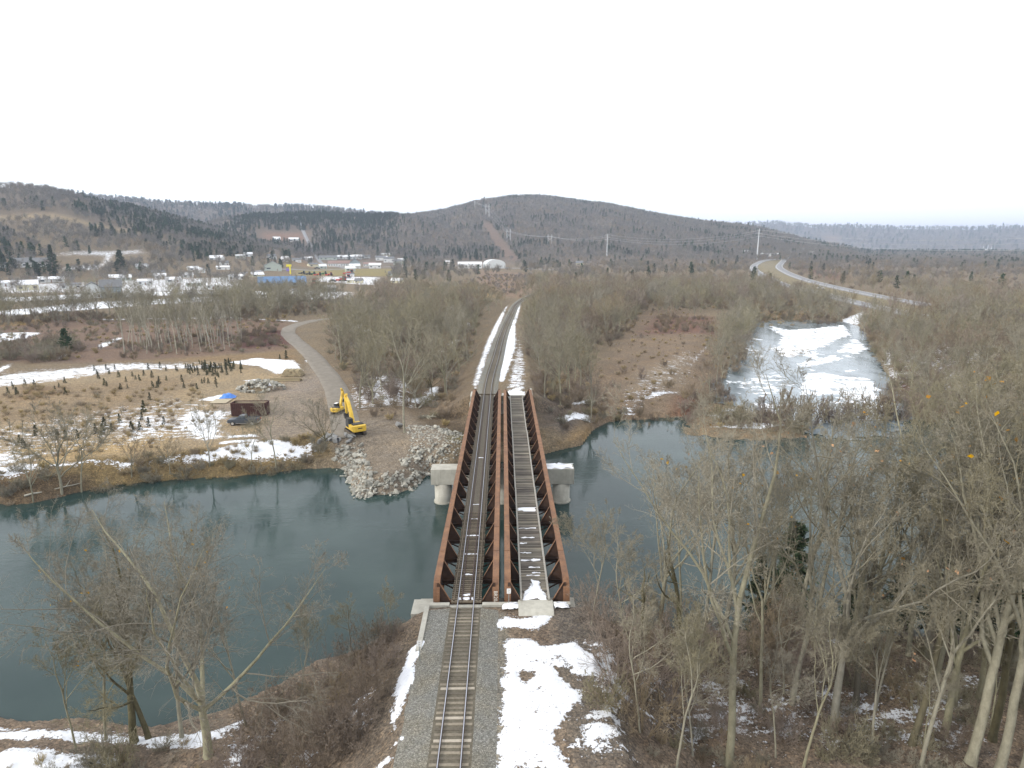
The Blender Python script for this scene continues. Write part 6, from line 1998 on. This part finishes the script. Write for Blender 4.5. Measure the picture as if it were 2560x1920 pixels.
x, y = hit(608, 1063)
pickup(x, y + .6, math.radians(2), 'dark slate pickup truck parked in front of the rusty container').scale = (1.12, 1.12, 1.12)

# open rusty container
x, y = hit(610, 1048)
r = empty('open_container', (x + .1, y + 3.6, hz(x, y + 2)), math.radians(1), 'long rusty open-top container with dark red ribbed sides and a pale rim', 'container')
LX, LY, HZ = 3.75, 1.25, 2.9
m = MB(); m.box(-LX, LX, -LY, -LY + .06, .15, HZ); m.build('front_side', MT['box_rust'], r)
m = MB(); m.box(-LX, LX, LY - .06, LY, .15, HZ); m.build('back_side', MT['box_rim'], r)
for sx in (-1, 1):
    m = MB(); m.box(sx * LX - .05, sx * LX + .05, -LY + .061, LY - .061, .15, HZ); m.build('end_wall', MT['box_rust'], r)
m = MB(); m.box(-LX + .05, LX - .05, -LY + .06, LY - .06, .15, .25); m.build('floor', MT['box_rust'], r)
m = MB()
for k in range(17): xx = -LX + .15 + k * (2 * LX - .3) / 16; m.box(xx - .06, xx + .06, -LY - .10, -LY - .001, .16, HZ - .15)
m.build('side_ribs', MT['box_rust'], r)
m = MB(); m.box(-LX - .08, LX + .08, -LY - .12, -LY + .10, HZ + .001, HZ + .12); m.box(-LX - .08, LX + .08, LY - .10, LY + .08, HZ + .001, HZ + .12); m.box(-LX - .08, -LX + .12, -LY + .101, LY - .101, HZ + .001, HZ + .12); m.box(LX - .12, LX + .08, -LY + .101, LY - .101, HZ + .001, HZ + .12)
m.build('top_rim', MT['box_rust'], r, .02)

# tarp, plywood, timber, logs
x, y = hit(566, 996)
rs5 = np.random.RandomState(5)
gx_, gy_ = np.meshgrid(np.linspace(-1.9, 1.9, 22), np.linspace(-1.5, 1.5, 18))
rr_ = np.hypot(gx_ / 1.7, gy_ / 1.35)
V = np.stack([gx_ + rs5.normal(0, .03, gx_.shape), gy_ + rs5.normal(0, .03, gx_.shape), np.maximum(.02, .95 * np.exp(-(rr_ * 1.15) ** 4)) + .08 * np.sin(gx_ * 5 + gy_ * 3) * (rr_ < 1.1) + rs5.normal(0, .025, gx_.shape)], -1).reshape(-1, 3)
ii = np.arange(gx_.size).reshape(gx_.shape)
q = np.stack([ii[:-1, :-1], ii[:-1, 1:], ii[1:, 1:], ii[1:, :-1]], -1).reshape(-1, 4)
tag(link('blue_tarp', np_mesh('blue_tarp', V, q, None, [MT['tarp']], None, True), None, (x, y + 1.0, hz(x, y + 1) + .02), (0, 0, .2)), 'bright blue tarpaulin draped over a low heap beside the rock pile', 'tarp')
x, y = hit(540, 1008)
m = MB(); m.box(-2.0, 2.0, -2.2, 2.2, .05, .10); m.box(-.03, .03, -2.2, 2.2, .101, .104)
tag(m.build('plywood_sheet', MT['plywood'], None, 0, False, (x + .5, y + 1.6, hz(x, y + 1.6) + .08), (0, 0, .05)), 'pale plywood sheets laid flat on the dirt left of the blue tarp', 'plywood')
x, y = hit(712, 953)
for k, (dy, dz, w) in enumerate(((0, 0, 0), (.1, .48, .2), (.75, 0, .4))):
    m = MB(); m.box(-4.2, 4.2, -.22, .22, 0, .44)
    tag(m.build('timber_beam', MT['log'], None, .03, False, (x + w, y + dy, hz(x, y) + .02 + dz), (0, 0, .04)), 'long squared yellowish timber lying %s beside the dirt road' % ('on the ground in front', 'on top of the stack', 'on the ground behind')[k], 'timber', 'squared timbers beside the dirt road')
x, y = hit(728, 944)
lg = MB(); lg.tube([(0, -1.3, 0), (0, 1.3, 0)], .27, 12); lo = lg.build('log', MT['log']); lme = lo.data; bpy.data.objects.remove(lo)
for row in range(4):
    for c in range(11 - row):
        o = link('log', lme, None, (x - 3 + row * .28 + c * .56, y + 2.2 + random.uniform(-.15, .15), hz(x, y + 2) + .27 + row * .47), (0, 0, random.uniform(-.05, .05)))
        tag(o, 'short pale log with its cut end showing in the stack behind the squared timbers', 'log', 'stacked logs beside the dirt road')
# fallen trunks near the creek
def fallen(px0, py0, px1, py1, r0, r1, dz, label):
    a = hit(px0, py0); b = hit(px1, py1)
    p, q_ = Vector((*a, hz(*a) + .2)), Vector((*b, hz(*b) + dz))
    m = MB(); n = 7
    ptsf = [p.lerp(q_, i / n) + Vector((random.uniform(-.12, .12), random.uniform(-.12, .12), random.uniform(-.1, .1))) for i in range(n + 1)]
    m.tube(ptsf, [r0 + (r1 - r0) * i / n for i in range(n + 1)], 8)
    for i in (2, 3, 5):
        d = (q_ - p).normalized(); s_ = Vector((-d.y, d.x, .6)).normalized() * random.choice((-1, 1))
        m.tube([ptsf[i], ptsf[i] + s_ * 1.2 + d * .8], [r1, .02], 5)
    o = m.build('fallen_trunk', MT['bark_pale'], None, 0, True)
    return tag(o, label, 'fallen trunk')


fallen(1048, 1022, 1080, 990, .22, .10, .6, 'fallen grey trunk slanting across the creek hollow')
fallen(1055, 1043, 1090, 1048, .28, .18, .5, 'short pale fallen trunk lying beside the creek hollow')
fallen(60, 1248, 205, 1215, .16, .06, .3, 'snowy fallen trunk lying along the far left water edge')

# ------------------------------------------------------------------ person
def person(x, y, rz, label):
    me = bpy.data.meshes.new('person')
    J = {'pel': (0, 0, .95), 'wai': (0, .01, 1.12), 'che': (0, .0, 1.36), 'nec': (0, .0, 1.52), 'hea': (0, .01, 1.66), 'top': (0, .0, 1.76),
         'hl': (-.10, 0, .90), 'kl': (-.12, .03, .50), 'al': (-.12, -.02, .09), 'tl': (-.13, .14, .04), 'hr': (.10, 0, .90), 'kr': (.13, .05, .50), 'ar': (.14, .0, .09), 'tr': (.15, .16, .04),
         'sl': (-.20, 0, 1.44), 'el': (-.27, -.02, 1.16), 'wl': (-.24, .12, .93), 'fl': (-.23, .17, .85), 'sr': (.20, 0, 1.44), 'er': (.27, .02, 1.17), 'wr': (.20, .20, 1.02), 'fr': (.17, .26, .97)}
    R = {'pel': .15, 'wai': .14, 'che': .165, 'nec': .06, 'hea': .10, 'top': .075, 'hl': .095, 'kl': .065, 'al': .045, 'tl': .04, 'hr': .095, 'kr': .065, 'ar': .045, 'tr': .04, 'sl': .075, 'el': .05, 'wl': .035, 'fl': .035, 'sr': .075, 'er': .05, 'wr': .035, 'fr': .035}
    E = [('pel', 'wai'), ('wai', 'che'), ('che', 'nec'), ('nec', 'hea'), ('hea', 'top'), ('pel', 'hl'), ('hl', 'kl'), ('kl', 'al'), ('al', 'tl'), ('pel', 'hr'), ('hr', 'kr'), ('kr', 'ar'), ('ar', 'tr'), ('che', 'sl'), ('sl', 'el'), ('el', 'wl'), ('wl', 'fl'), ('che', 'sr'), ('sr', 'er'), ('er', 'wr'), ('wr', 'fr')]
    ks = list(J)
    me.from_pydata([J[k] for k in ks], [(ks.index(a), ks.index(b)) for a, b in E], [])
    o = link('person', me, None, (x, y, hz(x, y)), (0, 0, rz))
    md = o.modifiers.new('skin', 'SKIN')
    for i, k in enumerate(ks): me.skin_vertices[0].data[i].radius = (R[k], R[k] * .85)
    me.skin_vertices[0].data[0].use_root = True
    o.modifiers.new('sub', 'SUBSURF').levels = 1
    dg = bpy.context.evaluated_depsgraph_get()
    nm = bpy.data.meshes.new_from_object(o.evaluated_get(dg))
    o.modifiers.clear(); o.data = nm
    nm.materials.clear(); nm.materials.append(MT['cloth_dark']); nm.materials.append(MT['skin'])
    for p in nm.polygons:
        c = p.center
        p.material_index = 1 if (1.54 < c.z < 1.70) or (c.z < 1.02 and abs(c.x) > .165 and c.z > .7) else 0
        p.use_smooth = True
    tag(o, label, 'person')
    m = MB(); m.tube([(0, .0, 1.68), (0, -.005, 1.74), (0, -.01, 1.80)], [.118, .112, .05], 14); m.build('cap', MT['cloth_dark'], o, 0, True)
    return o


x, y = hit(846, 1113)
person(x, y, math.radians(-30), 'person in dark work clothes standing in front of the grey boulder heap')

# ------------------------------------------------------------------ town
MT['wall_white'] = mottled('white_siding', (.62, .63, .62), (.74, .75, .74), 1.5, .7)
MT['wall_pale'] = mottled('pale_green_siding', (.40, .45, .40), (.50, .55, .49), 1.5, .7)
MT['wall_grey'] = mottled('grey_blue_siding', (.26, .31, .33), (.34, .39, .41), 1.5, .7)
MT['wall_cream'] = mottled('cream_yellow_siding', (.58, .55, .38), (.68, .64, .46), 1.5, .7)
MT['roof_grey'] = mottled('grey_shingles', (.13, .135, .14), (.21, .21, .21), 1.2, .9)
MT['roof_red'] = mottled('faded_red_roof', (.24, .16, .135), (.31, .22, .19), 1.2, .85)
MT['roof_blue'] = mottled('blue_metal_roof', (.10, .18, .32), (.15, .25, .40), .6, .6)
MT['roof_white'] = mottled('snowy_roof', (.68, .69, .71), (.80, .81, .83), .8, .7)
MT['sign_yellow'] = mottled('bright_yellow_panel', (.80, .70, .04), (.88, .78, .07), 1, .5)
MT['sign_purple'] = mottled('purple_panel', (.22, .16, .50), (.28, .20, .58), 1, .5)
MT['red_paint'] = mottled('red_machine_paint', (.42, .03, .025), (.55, .06, .05), 1, .5)
MT['green_paint'] = mottled('green_machine_paint', (.03, .16, .06), (.05, .22, .09), 1, .5)
MT['car_white'] = mottled('white_car_paint', (.7, .7, .7), (.78, .78, .78), 1, .3)
MT['poly'] = mottled('milky_greenhouse_film', (.60, .62, .62), (.72, .74, .74), .8, .5)
MT['steel_pale'] = mottled('pale_galvanised_steel', (.52, .54, .56), (.64, .66, .68), .5, .6)
MT['wire'] = mottled('aluminium_wire', (.40, .42, .44), (.5, .52, .54), .5, .6)


def house(px0, px1, pyb, pye, pyr, wall, roof, label, depth=.75, ridge='x', win=3, rz=0.0, cat='house', name='house', y_off=0.0, porch=None):
    """gabled building standing on its surveyed foot; eaves and ridge as surveyed"""
    x, y = hit((px0 + px1) / 2, pyb)
    d = math.hypot(x, y)
    W = (px1 - px0) * d / F * 1.0
    k = CAMZ
    zb = hz(x, y)
    ze = GD((px0 + px1) / 2, pye, d)[2]; zr = GD((px0 + px1) / 2, pyr, d)[2]
    he, hr = max(2.2, ze - zb), max(3.0, zr - zb)
    D = W * depth
    az = math.atan2(x, y)
    r = empty(name, (x, y + D * .5 * 0, zb), -az + rz, label, cat)
    m = MB()
    if ridge == 'x':
        m.box(-W / 2, W / 2, 0, D, -1, he)
        for sx in (-W / 2 + .0, W / 2 - .3): m.prism([(0, he), (D, he), (D / 2, hr - .25)], 'x', sx, sx + .3)
    else:
        m.box(-W / 2, W / 2, 0, D, -1, he)
        for sy in (0, D - .3): m.prism([(-W / 2, he), (W / 2, he), (0, hr - .25)], 'y', sy, sy + .3)
    wl = m.build('wall', MT[wall], r)
    o_ = .5
    m = MB()
    if ridge == 'x':
        m.prism([(-o_, he - .12), (D / 2, hr), (D + o_, he - .12), (D + o_, he + .16), (D / 2, hr + .3), (-o_, he + .16)], 'x', -W / 2 - o_, W / 2 + o_)
    else:
        m.prism([(-W / 2 - o_, he - .12), (0, hr), (W / 2 + o_, he - .12), (W / 2 + o_, he + .16), (0, hr + .3), (-W / 2 - o_, he + .16)], 'y', -o_, D + o_)
    rf = m.build('roof', MT[roof], r)
    m = MB(); m.box(W * .2, W * .2 + .9, D * .55, D * .55 + .9, he, hr + 1.0); m.build('chimney', MT['roof_red'], rf)
    for i in range(win):
        cx_ = -W / 2 + W * (i + .5) / win
        if i == win // 2 and win > 1:
            m = MB(); m.box(cx_ - .55, cx_ + .55, -.06, -.003, 0, 2.1); m.build('door', MT['roof_red'] if wall != 'wall_cream' else MT['wall_white'], r)
            continue
        hh = min(1.6, he * .45)
        m = MB(); m.box(cx_ - W / win * .22, cx_ + W / win * .22, -.05, -.003, he * .35, he * .35 + hh); w = m.build('window', MT['glass'], r)
        m = MB(); m.box(cx_ - W / win * .22 - .12, cx_ + W / win * .22 + .12, -.09, -.052, he * .35 - .14, he * .35 - .02); m.build('sill', MT['wall_white'], w)
    if porch:
        m = MB(); m.box(-W * .3, W * .5, -2.4, -.1, 0, he * .42); m.build('porch', MT['dark_metal'], r)
        m = MB(); m.box(-W * .32, W * .52, -2.7, -.1, he * .42 + .01, he * .48); m.build('porch_roof', MT['roof_grey'], r)
    return r


H_ = house
H_(52, 112, 668, 656, 645, 'wall_white', 'roof_grey', 'white house with a grey gabled roof left of the big dark pine', .5, 'x', 5)
H_(64, 76, 655, 649, 642, 'wall_white', 'roof_white', 'small white gabled house behind the grey roofed white house at left', .8, 'y', 1)
H_(5, 48, 668, 661, 656, 'wall_white', 'roof_grey', 'long low white building at the left picture edge', .35, 'x', 6)
H_(54, 88, 726, 712, 701, 'wall_cream', 'roof_white', 'cream yellow house behind the tree row at left', .7, 'x', 3)
H_(214, 254, 744, 722, 706, 'wall_white', 'roof_grey', 'tall pale house with its gable end towards the river', .8, 'y', 2)
H_(262, 300, 744, 718, 700, 'wall_grey', 'roof_grey', 'grey blue house with a dark porch behind the tree row', .7, 'x', 3, porch=True)
H_(282, 322, 702, 694, 687, 'wall_pale', 'roof_white', 'small pale house behind the grey blue house', .6, 'x', 3)
H_(108, 150, 706, 698, 692, 'wall_white', 'roof_white', 'low white house below the big dark pine', .5, 'x', 3)
H_(420, 450, 706, 699, 693, 'wall_white', 'roof_white', 'small white house among the olive trees', .6, 'x', 2)
H_(664, 702, 677, 664, 653, 'wall_pale', 'roof_grey', 'pale green house left of the bright yellow sign', .8, 'y', 2)
H_(655, 760, 716, 707, 692, 'wall_grey', 'roof_blue', 'long store with a blue metal roof beside the farm machine yard', .28, 'x', 6, .06, 'store', 'store_building')
H_(640, 688, 744, 735, 730, 'wall_white', 'roof_white', 'low white shed in front of the blue roofed store', .5, 'x', 4, 0, 'shed', 'shed')
H_(735, 772, 734, 728, 723, 'wall_pale', 'roof_grey', 'low grey shed below the machine yard', .5, 'x', 3, 0, 'shed', 'shed')
H_(823, 874, 666, 659, 652, 'wall_white', 'roof_red', 'long white motel wing with a faded red roof', .25, 'x', 9, 0, 'motel', 'motel_building')
H_(876, 900, 666, 656, 647, 'wall_grey', 'roof_grey', 'grey gabled house at the right end of the motel', .7, 'y', 2)
H_(910, 938, 666, 660, 656, 'wall_white', 'roof_red', 'white low building with a red roof right of the grey gabled house', .4, 'x', 5, 0, 'building', 'shop_building')
H_(924, 952, 671, 662, 658, 'wall_white', 'roof_white', 'white boxy building at the right end of the shops', .5, 'x', 3, 0, 'building', 'shop_building')
H_(842, 880, 648, 642, 638, 'wall_white', 'roof_white', 'long white warehouse behind the motel', .4, 'x', 5, 0, 'warehouse', 'warehouse')
H_(882, 904, 648, 642, 637, 'wall_white', 'roof_white', 'white gabled warehouse right of the long warehouse', .5, 'x', 3, 0, 'warehouse', 'warehouse')
H_(800, 840, 650, 644, 639, 'wall_pale', 'roof_grey', 'low grey roofed building left of the long warehouse', .4, 'x', 4, 0, 'building', 'shop_building')
H_(755, 780, 650, 645, 642, 'wall_white', 'roof_white', 'small white house at the top of the lane', .5, 'x', 2)
H_(732, 752, 655, 649, 645, 'wall_white', 'roof_grey', 'small dark roofed house left of the lane', .5, 'x', 2)
H_(940, 968, 649, 643, 640, 'wall_pale', 'roof_white', 'pale house row in front of the dark pines right of the shops', .4, 'x', 4)
H_(903, 925, 646, 641, 637, 'wall_white', 'roof_grey', 'small white house behind the shops', .4, 'x', 2)
H_(684, 700, 604, 598, 592, 'wall_white', 'roof_white', 'white barn on the slope above the valley, left of two', .8, 'x', 2, 0, 'barn', 'barn')
H_(724, 746, 604, 598, 594, 'wall_white', 'roof_white', 'white barn on the slope above the valley, right of two', .5, 'x', 2, 0, 'barn', 'barn')
H_(1905, 1942, 641, 636, 633, 'wall_white', 'roof_white', 'low white building beyond the highway bend', .4, 'x', 4, 0, 'building', 'shop_building')
H_(1856, 1876, 633, 629, 626, 'wall_white', 'roof_white', 'small white house behind the dark spruce at the highway', .5, 'x', 2)
H_(2012, 2034, 635, 631, 628, 'wall_white', 'roof_white', 'white house right of the highway bend', .5, 'x', 2)
H_(2205, 2232, 641, 637, 635, 'wall_cream', 'roof_white', 'pale long building far across the right plain, left of two', .4, 'x', 4, 0, 'building', 'shop_building')
H_(2242, 2262, 641, 637, 634, 'wall_white', 'roof_white', 'white building far across the right plain, right of two', .4, 'x', 3, 0, 'building', 'shop_building')
H_(1440, 1466, 664, 658, 653, 'wall_cream', 'roof_grey', 'cream house between bare trees right of the greenhouses', .6, 'x', 2)
H_(1146, 1204, 671, 661, 655, 'wall_white', 'roof_white', 'long white nursery shed left of the round greenhouse', .3, 'x', 7, 0, 'shed', 'shed')
H_(1114, 1124, 659, 654, 652, 'wall_white', 'roof_white', 'tiny white kiosk left of the nursery', .8, 'x', 1, 0, 'kiosk', 'kiosk')

for k, (a, b, yb, lab) in enumerate(((350, 378, 712, 'small white house left of the olive tree belt'), (470, 500, 716, 'low white house right of the small white house in the olive trees'), (520, 548, 722, 'pale low house at the right end of the snowy flat'), (160, 196, 722, 'white low house behind the tree row, right of the cream house'), (330, 356, 742, 'small white shed at the edge of the snowy flat'), (575, 610, 700, 'white low building left of the pale green house'), (0, 30, 716, 'white house by the left picture edge'), (385, 410, 690, 'white house far back between the olive trees'), (690, 730, 746, 'white flat shed in front of the yard clutter'), (775, 800, 742, 'small white trailer at the bottom of the machine yard'), (812, 838, 728, 'white trailer on the snow of the machine yard'), (960, 985, 656, 'white cottage at the right end of the town road'))):
    H_(a, b, yb, yb - 9, yb - 14, ('wall_white', 'wall_pale')[k % 3 == 1], ('roof_white', 'roof_grey')[k % 4 == 3], lab, .55, 'x', 3)

rs7 = np.random.RandomState(7)
for k in range(30):
    a, yb = rs7.uniform(340, 1000), rs7.uniform(642, 712)
    if 640 < a < 770 and yb > 675: continue
    w = rs7.uniform(16, 30)
    H_(a, a + w, yb, yb - rs7.uniform(5, 8), yb - rs7.uniform(9, 13), ('wall_white', 'wall_white', 'wall_pale', 'wall_cream')[k % 4], ('roof_white', 'roof_grey', 'roof_white')[k % 3], 'small pale house scattered among the trees of the far town', .6, 'x', 2, rs7.uniform(-.5, .5))['group'] = 'scattered houses of the far town'

# arched greenhouse
x, y = hit(1240, 671); d = math.hypot(x, y); W = 48 * d / F; Hh = GD(1240, 649, d)[2] - hz(x, y)
r = empty('greenhouse', (x, y, hz(x, y)), -math.atan2(x, y) + .25, 'big milky white arched greenhouse at the edge of the orange field', 'greenhouse')
arc = [(-W / 2, -1)] + [(-W / 2 * math.cos(t), Hh * (.45 + .55 * math.sin(t))) for t in np.linspace(0, PI, 17)] + [(W / 2, -1)]
m = MB(); m.prism(arc, 'y', 0, W * .8); m.build('film_cover', MT['poly'], r)
m = MB(); m.box(-1.6, 1.6, -.1, -.005, 0, 3.0); m.build('door', MT['wall_white'], r)
m = MB()
for k in range(9): m.box(-W / 2 + W * (k + .5) / 9 - .08, -W / 2 + W * (k + .5) / 9 + .08, -.16, -.006, 0, Hh * .45)
m.build('end_frame', MT['galv'], r)

# yellow pylon sign
x, y = hit(726, 685); d = math.hypot(x, y); hs = GD(726, 661, d)[2] - hz(x, y); u = d / F
r = empty('pylon_sign', (x, y, hz(x, y)), -math.atan2(x, y), 'tall bright yellow T shaped roadside sign behind the blue roofed store', 'sign')
m = MB(); m.box(-1.5 * u, 1.5 * u, -.4, .4, -1, hs - 5 * u); m.build('post', MT['sign_yellow'], r)
m = MB(); m.box(-8 * u, 3.5 * u, -.6, .6, hs - 5 * u, hs); m.build('sign_panel', MT['sign_yellow'], r, .1)
x, y = hit(721, 680); d = math.hypot(x, y); u = d / F
r = empty('roadside_sign', (x, y, hz(x, y)), -math.atan2(x, y), 'purple box sign on two legs left of the yellow sign', 'sign')
m = MB(); m.box(-4 * u, 4 * u, -.3, .3, 2 * u, 8 * u); m.build('sign_panel', MT['sign_purple'], r, .05)
for sx in (-3 * u, 3 * u): m = MB(); m.box(sx - .2, sx + .2, -.2, .2, -.5, 2 * u); m.build('leg', MT['galv'], r)


def vehicle(px, py, Lm, mat, label, kind='car', rz=0.0):
    x, y = hit(px, py)
    r = empty(kind.replace(' ', '_') if kind != 'car' else 'parked_car', (x, y, hz(x, y) + (.45 if kind == 'car' else 0)), rz, label, kind)
    s = Lm / 4.5
    m = MB(); m.prism([(-2.2, .35), (-2.25, .8), (-1.2, .92), (1.5, .95), (2.2, .85), (2.25, .4)], 'y', -.88, .88); m.build('body', MT[mat], r, .06)
    m = MB(); m.prism([(-1.2, .92), (-.6, 1.45), (.8, 1.48), (1.5, .95)], 'y', -.78, .78); m.build('cabin', MT['glass'], r, .05)
    for xx in (-1.4, 1.4):
        for yy in (-.85, .85):
            m = MB(); m.tube([(xx, yy - .1, .33), (xx, yy + .1, .33)], .33, 12); m.build('wheel', MT['tyre'], r)
    r.scale = (s, s, s)
    return r


def tractor(px, py, s, mat, label, rz=0.0):
    x, y = hit(px, py)
    r = empty('farm_tractor', (x, y, hz(x, y)), rz, label, 'tractor', 'farm machines in the dealer yard')
    m = MB(); m.box(-2.0, .2, -.45, .45, .8, 1.6); m.box(.2, 1.6, -.7, .7, .7, 1.5); m.build('body', MT[mat], r, .08)
    m = MB(); m.box(.1, 1.4, -.7, .7, 1.5, 2.7); m.build('cab', MT['glass'], r, .05)
    m = MB(); m.box(.0, 1.5, -.8, .8, 2.7, 2.85); m.build('cab_roof', MT[mat], r, .03)
    for xx, rr__ in ((-1.5, .45), (1.0, .85)):
        for yy in (-.85, .85):
            m = MB(); m.tube([(xx, yy - .2, rr__), (xx, yy + .2, rr__)], rr__, 14); m.build('wheel', MT['tyre'], r)
    m = MB(); m.box(-4.2, -2.0, -.9, .9, .3, 1.1); m.build('front_loader', MT[mat], r, .05)
    r.scale = (s, s, s)
    return r


tractor(876, 686, 2.1, 'red_paint', 'biggest red farm machine on the grass of the dealer yard', .3)
tractor(858, 703, 1.9, 'red_paint', 'red farm machine on the snow of the dealer yard', -.4)
tractor(870, 698, 1.8, 'red_paint', 'dark red farm machine right of another on the snow of the yard', 1.2)
tractor(785, 714, 2.0, 'red_paint', 'red tractor right of the blue roofed store', 1.5)
tractor(798, 689, 1.5, 'red_paint', 'red tractor in the machine row beside the snow', .2)
tractor(812, 686, 1.4, 'green_paint', 'green tractor in the machine row', .1)
tractor(826, 689, 1.4, 'red_paint', 'low red implement right of the green tractor', 0)
tractor(784, 687, 1.4, 'green_paint', 'dark green tractor in the machine row', 0)
tractor(772, 687, 1.4, 'dark_metal', 'black tractor in the middle of the machine row', 0)
tractor(758, 685, 1.4, 'dark_metal', 'black tractor at the left end of the machine row', 0)
vehicle(793, 673, 9, 'dark_metal', 'dark car driving on the town road')
vehicle(832, 706, 8, 'dark_metal', 'dark vehicle on the snow of the dealer yard')
vehicle(2050, 724, 6, 'car_white', 'white car on the left highway carriageway behind the trees')
vehicle(1887, 671, 8, 'car_white', 'white car at the start of the highway bend')

# ------------------------------------------------------------------ power line
def pole_at(px, pyb, pyt):
    x, y = hit(px, pyb); d = math.hypot(x, y)
    return x, y, hz(x, y), GD(px, pyt, d)[2]


tops = {}
for nm, pa, pb, yb, yt, lab in (('A', 1267.5, 1275.5, 604, 572, 'white H frame pylon at the foot of the power-line clearing'), ('B', 1215, 1222.5, 542, 510, 'white H frame pylon halfway up the power-line clearing'), ('C', 1370, 1379, 610, 586, 'white H frame pylon right of the power-line clearing')):
    x0, y0, zb0, zt0 = pole_at((pa + pb) / 2, yb, yt)
    u = math.hypot(x0, y0) / F; w = (pb - pa) * u / 2
    r = empty('power_pylon', (x0, y0, zb0), -math.atan2(x0, y0), lab, 'power pylon')
    h = zt0 - zb0
    for sx in (-w, w): m = MB(); m.tube([(sx, 0, -3), (sx, 0, h)], [.8 * u * .9, .6 * u], 8); m.build('pole', MT['steel_pale'], r)
    m = MB(); m.box(-w * 1.9, w * 1.9, -.3, .3, h * .80, h * .80 + .5 * u); m.build('crossarm', MT['steel_pale'], r)
    m = MB(); m.bar((-w, 0, h * .35), (w, 0, h * .62), .5); m.bar((w, .01, h * .35), (-w, .01, h * .62), .5); m.build('brace', MT['steel_pale'], r)
    tops[nm] = [Vector((x0 + s_ * math.cos(math.atan2(x0, y0)), y0 - s_ * math.sin(math.atan2(x0, y0)), zb0 + h * .8)) for s_ in (-w * 1.8, 0, w * 1.8)]
x0, y0, zb0, zt0 = pole_at(1187, 520, 502)
r = empty('power_pole', (x0, y0, zb0), 0, 'single white pole near the hill crest left of the clearing', 'power pole')
m = MB(); m.tube([(0, 0, -3), (0, 0, zt0 - zb0)], .75, 8); m.build('pole', MT['steel_pale'], r); m = MB(); m.box(-3, 3, -.3, .3, (zt0 - zb0) * .85, (zt0 - zb0) * .85 + .8); m.build('crossarm', MT['steel_pale'], r)
tops['D'] = [Vector((x0 + s_, y0, zb0 + (zt0 - zb0) * .87)) for s_ in (-3, 0, 3)]
for nm, px, yb, yt, lab, wk in (('E', 1517, 640, 585, 'slim steel monopole with short arms in front of the main hill', 1.2), ('F', 1892, 648, 572, 'tall pale steel monopole beside the highway bend', 1.5)):
    x0, y0, zb0, zt0 = pole_at(px, yb, yt)
    u = math.hypot(x0, y0) / F; h = zt0 - zb0
    r = empty('power_monopole', (x0, y0, zb0), -math.atan2(x0, y0), lab, 'power pole')
    m = MB(); m.tube([(0, 0, -2), (0, 0, h)], [wk * 1.1 * u, wk * .55 * u], 10); m.build('pole', MT['steel_pale'], r)
    for k, fz in enumerate((.96, .86, .76)):
        m = MB(); m.bar((-5 * u, 0, h * fz), (5 * u, 0, h * fz), .8 * u, .5 * u); m.build('crossarm', MT['steel_pale'], r)
    ca_ = math.atan2(x0, y0)
    tops[nm] = [Vector((x0 + s_ * 5 * u * math.cos(ca_), y0 - s_ * 5 * u * math.sin(ca_), zb0 + h * fz)) for fz, s_ in ((.96, 1), (.86, -1), (.76, 1))]
x0, y0, _z = GD(2900, 600, 1000)
tops['G'] = [Vector((x0, y0, GD(2900, yy, 1000)[2])) for yy in (575, 592, 612)]


def wire(a, b, sag, rad, label):
    m = MB(); n = 24
    m.tube([a.lerp(b, i / n) - Vector((0, 0, sag * 4 * (i / n) * (1 - i / n))) for i in range(n + 1)], rad, 4)
    return tag(m.build('power_wire', MT['wire'], None, 0, True), label, 'power wire', 'wires of the power line')


for a, b, sag, w in (('D', 'B', 2, 'between the two upper poles of the hill clearing'), ('B', 'A', 5, 'down the hill clearing'), ('A', 'C', 4, 'between the two H frames at the hill foot'), ('C', 'E', 7, 'from the H frame to the slim monopole'), ('E', 'F', 14, 'between the two monopoles'), ('F', 'G', 16, 'from the tall monopole to the right over the plain')):
    for k in range(3):
        wire(tops[a][k], tops[b][k], sag, .16 if a != 'F' else .20, ('%s power wire ' % ('upper', 'middle', 'lower')[k]) + w)

# far works with stacks on the right plain
x, y = hit(2458, 622); d = math.hypot(x, y); u = d / F
r = empty('factory', (x, y, hz(x, y)), -math.atan2(x, y), 'distant white factory with thin stacks before the blue ridge', 'factory')
m = MB(); m.box(-22 * u, 22 * u, 0, 30 * u, -2, 4 * u); m.box(-6 * u, 12 * u, -1, -.01, 0, 8 * u); m.build('hall', MT['wall_white'], r)
for sx, hh in ((0, 14), (7, 16), (13, 13)):
    m = MB(); m.tube([(sx * u, 10 * u, 0), (sx * u, 10 * u, hh * u)], .55 * u, 8); m.build('stack', MT['steel_pale'], r)

# ------------------------------------------------------------------ air
hm, nt, b = mat_new('haze_air')
nt.nodes.remove(b)
pv = nt.nodes.new('ShaderNodeVolumePrincipled')
pv.inputs['Color'].default_value = (.68, .80, 1.0, 1)
pv.inputs['Density'].default_value = HAZE
pv.inputs['Anisotropy'].default_value = .2
nt.links.new(pv.outputs[0], nt.nodes['Material Output'].inputs['Volume'])
m = MB(); m.box(-12500, 12500, -12500, 12500, -4.5, 330)
hz_o = m.build('haze', hm)
tag(hz_o, 'thin pale winter haze over the whole valley', None, None, 'stuff')
cy.volume_step_rate = 10
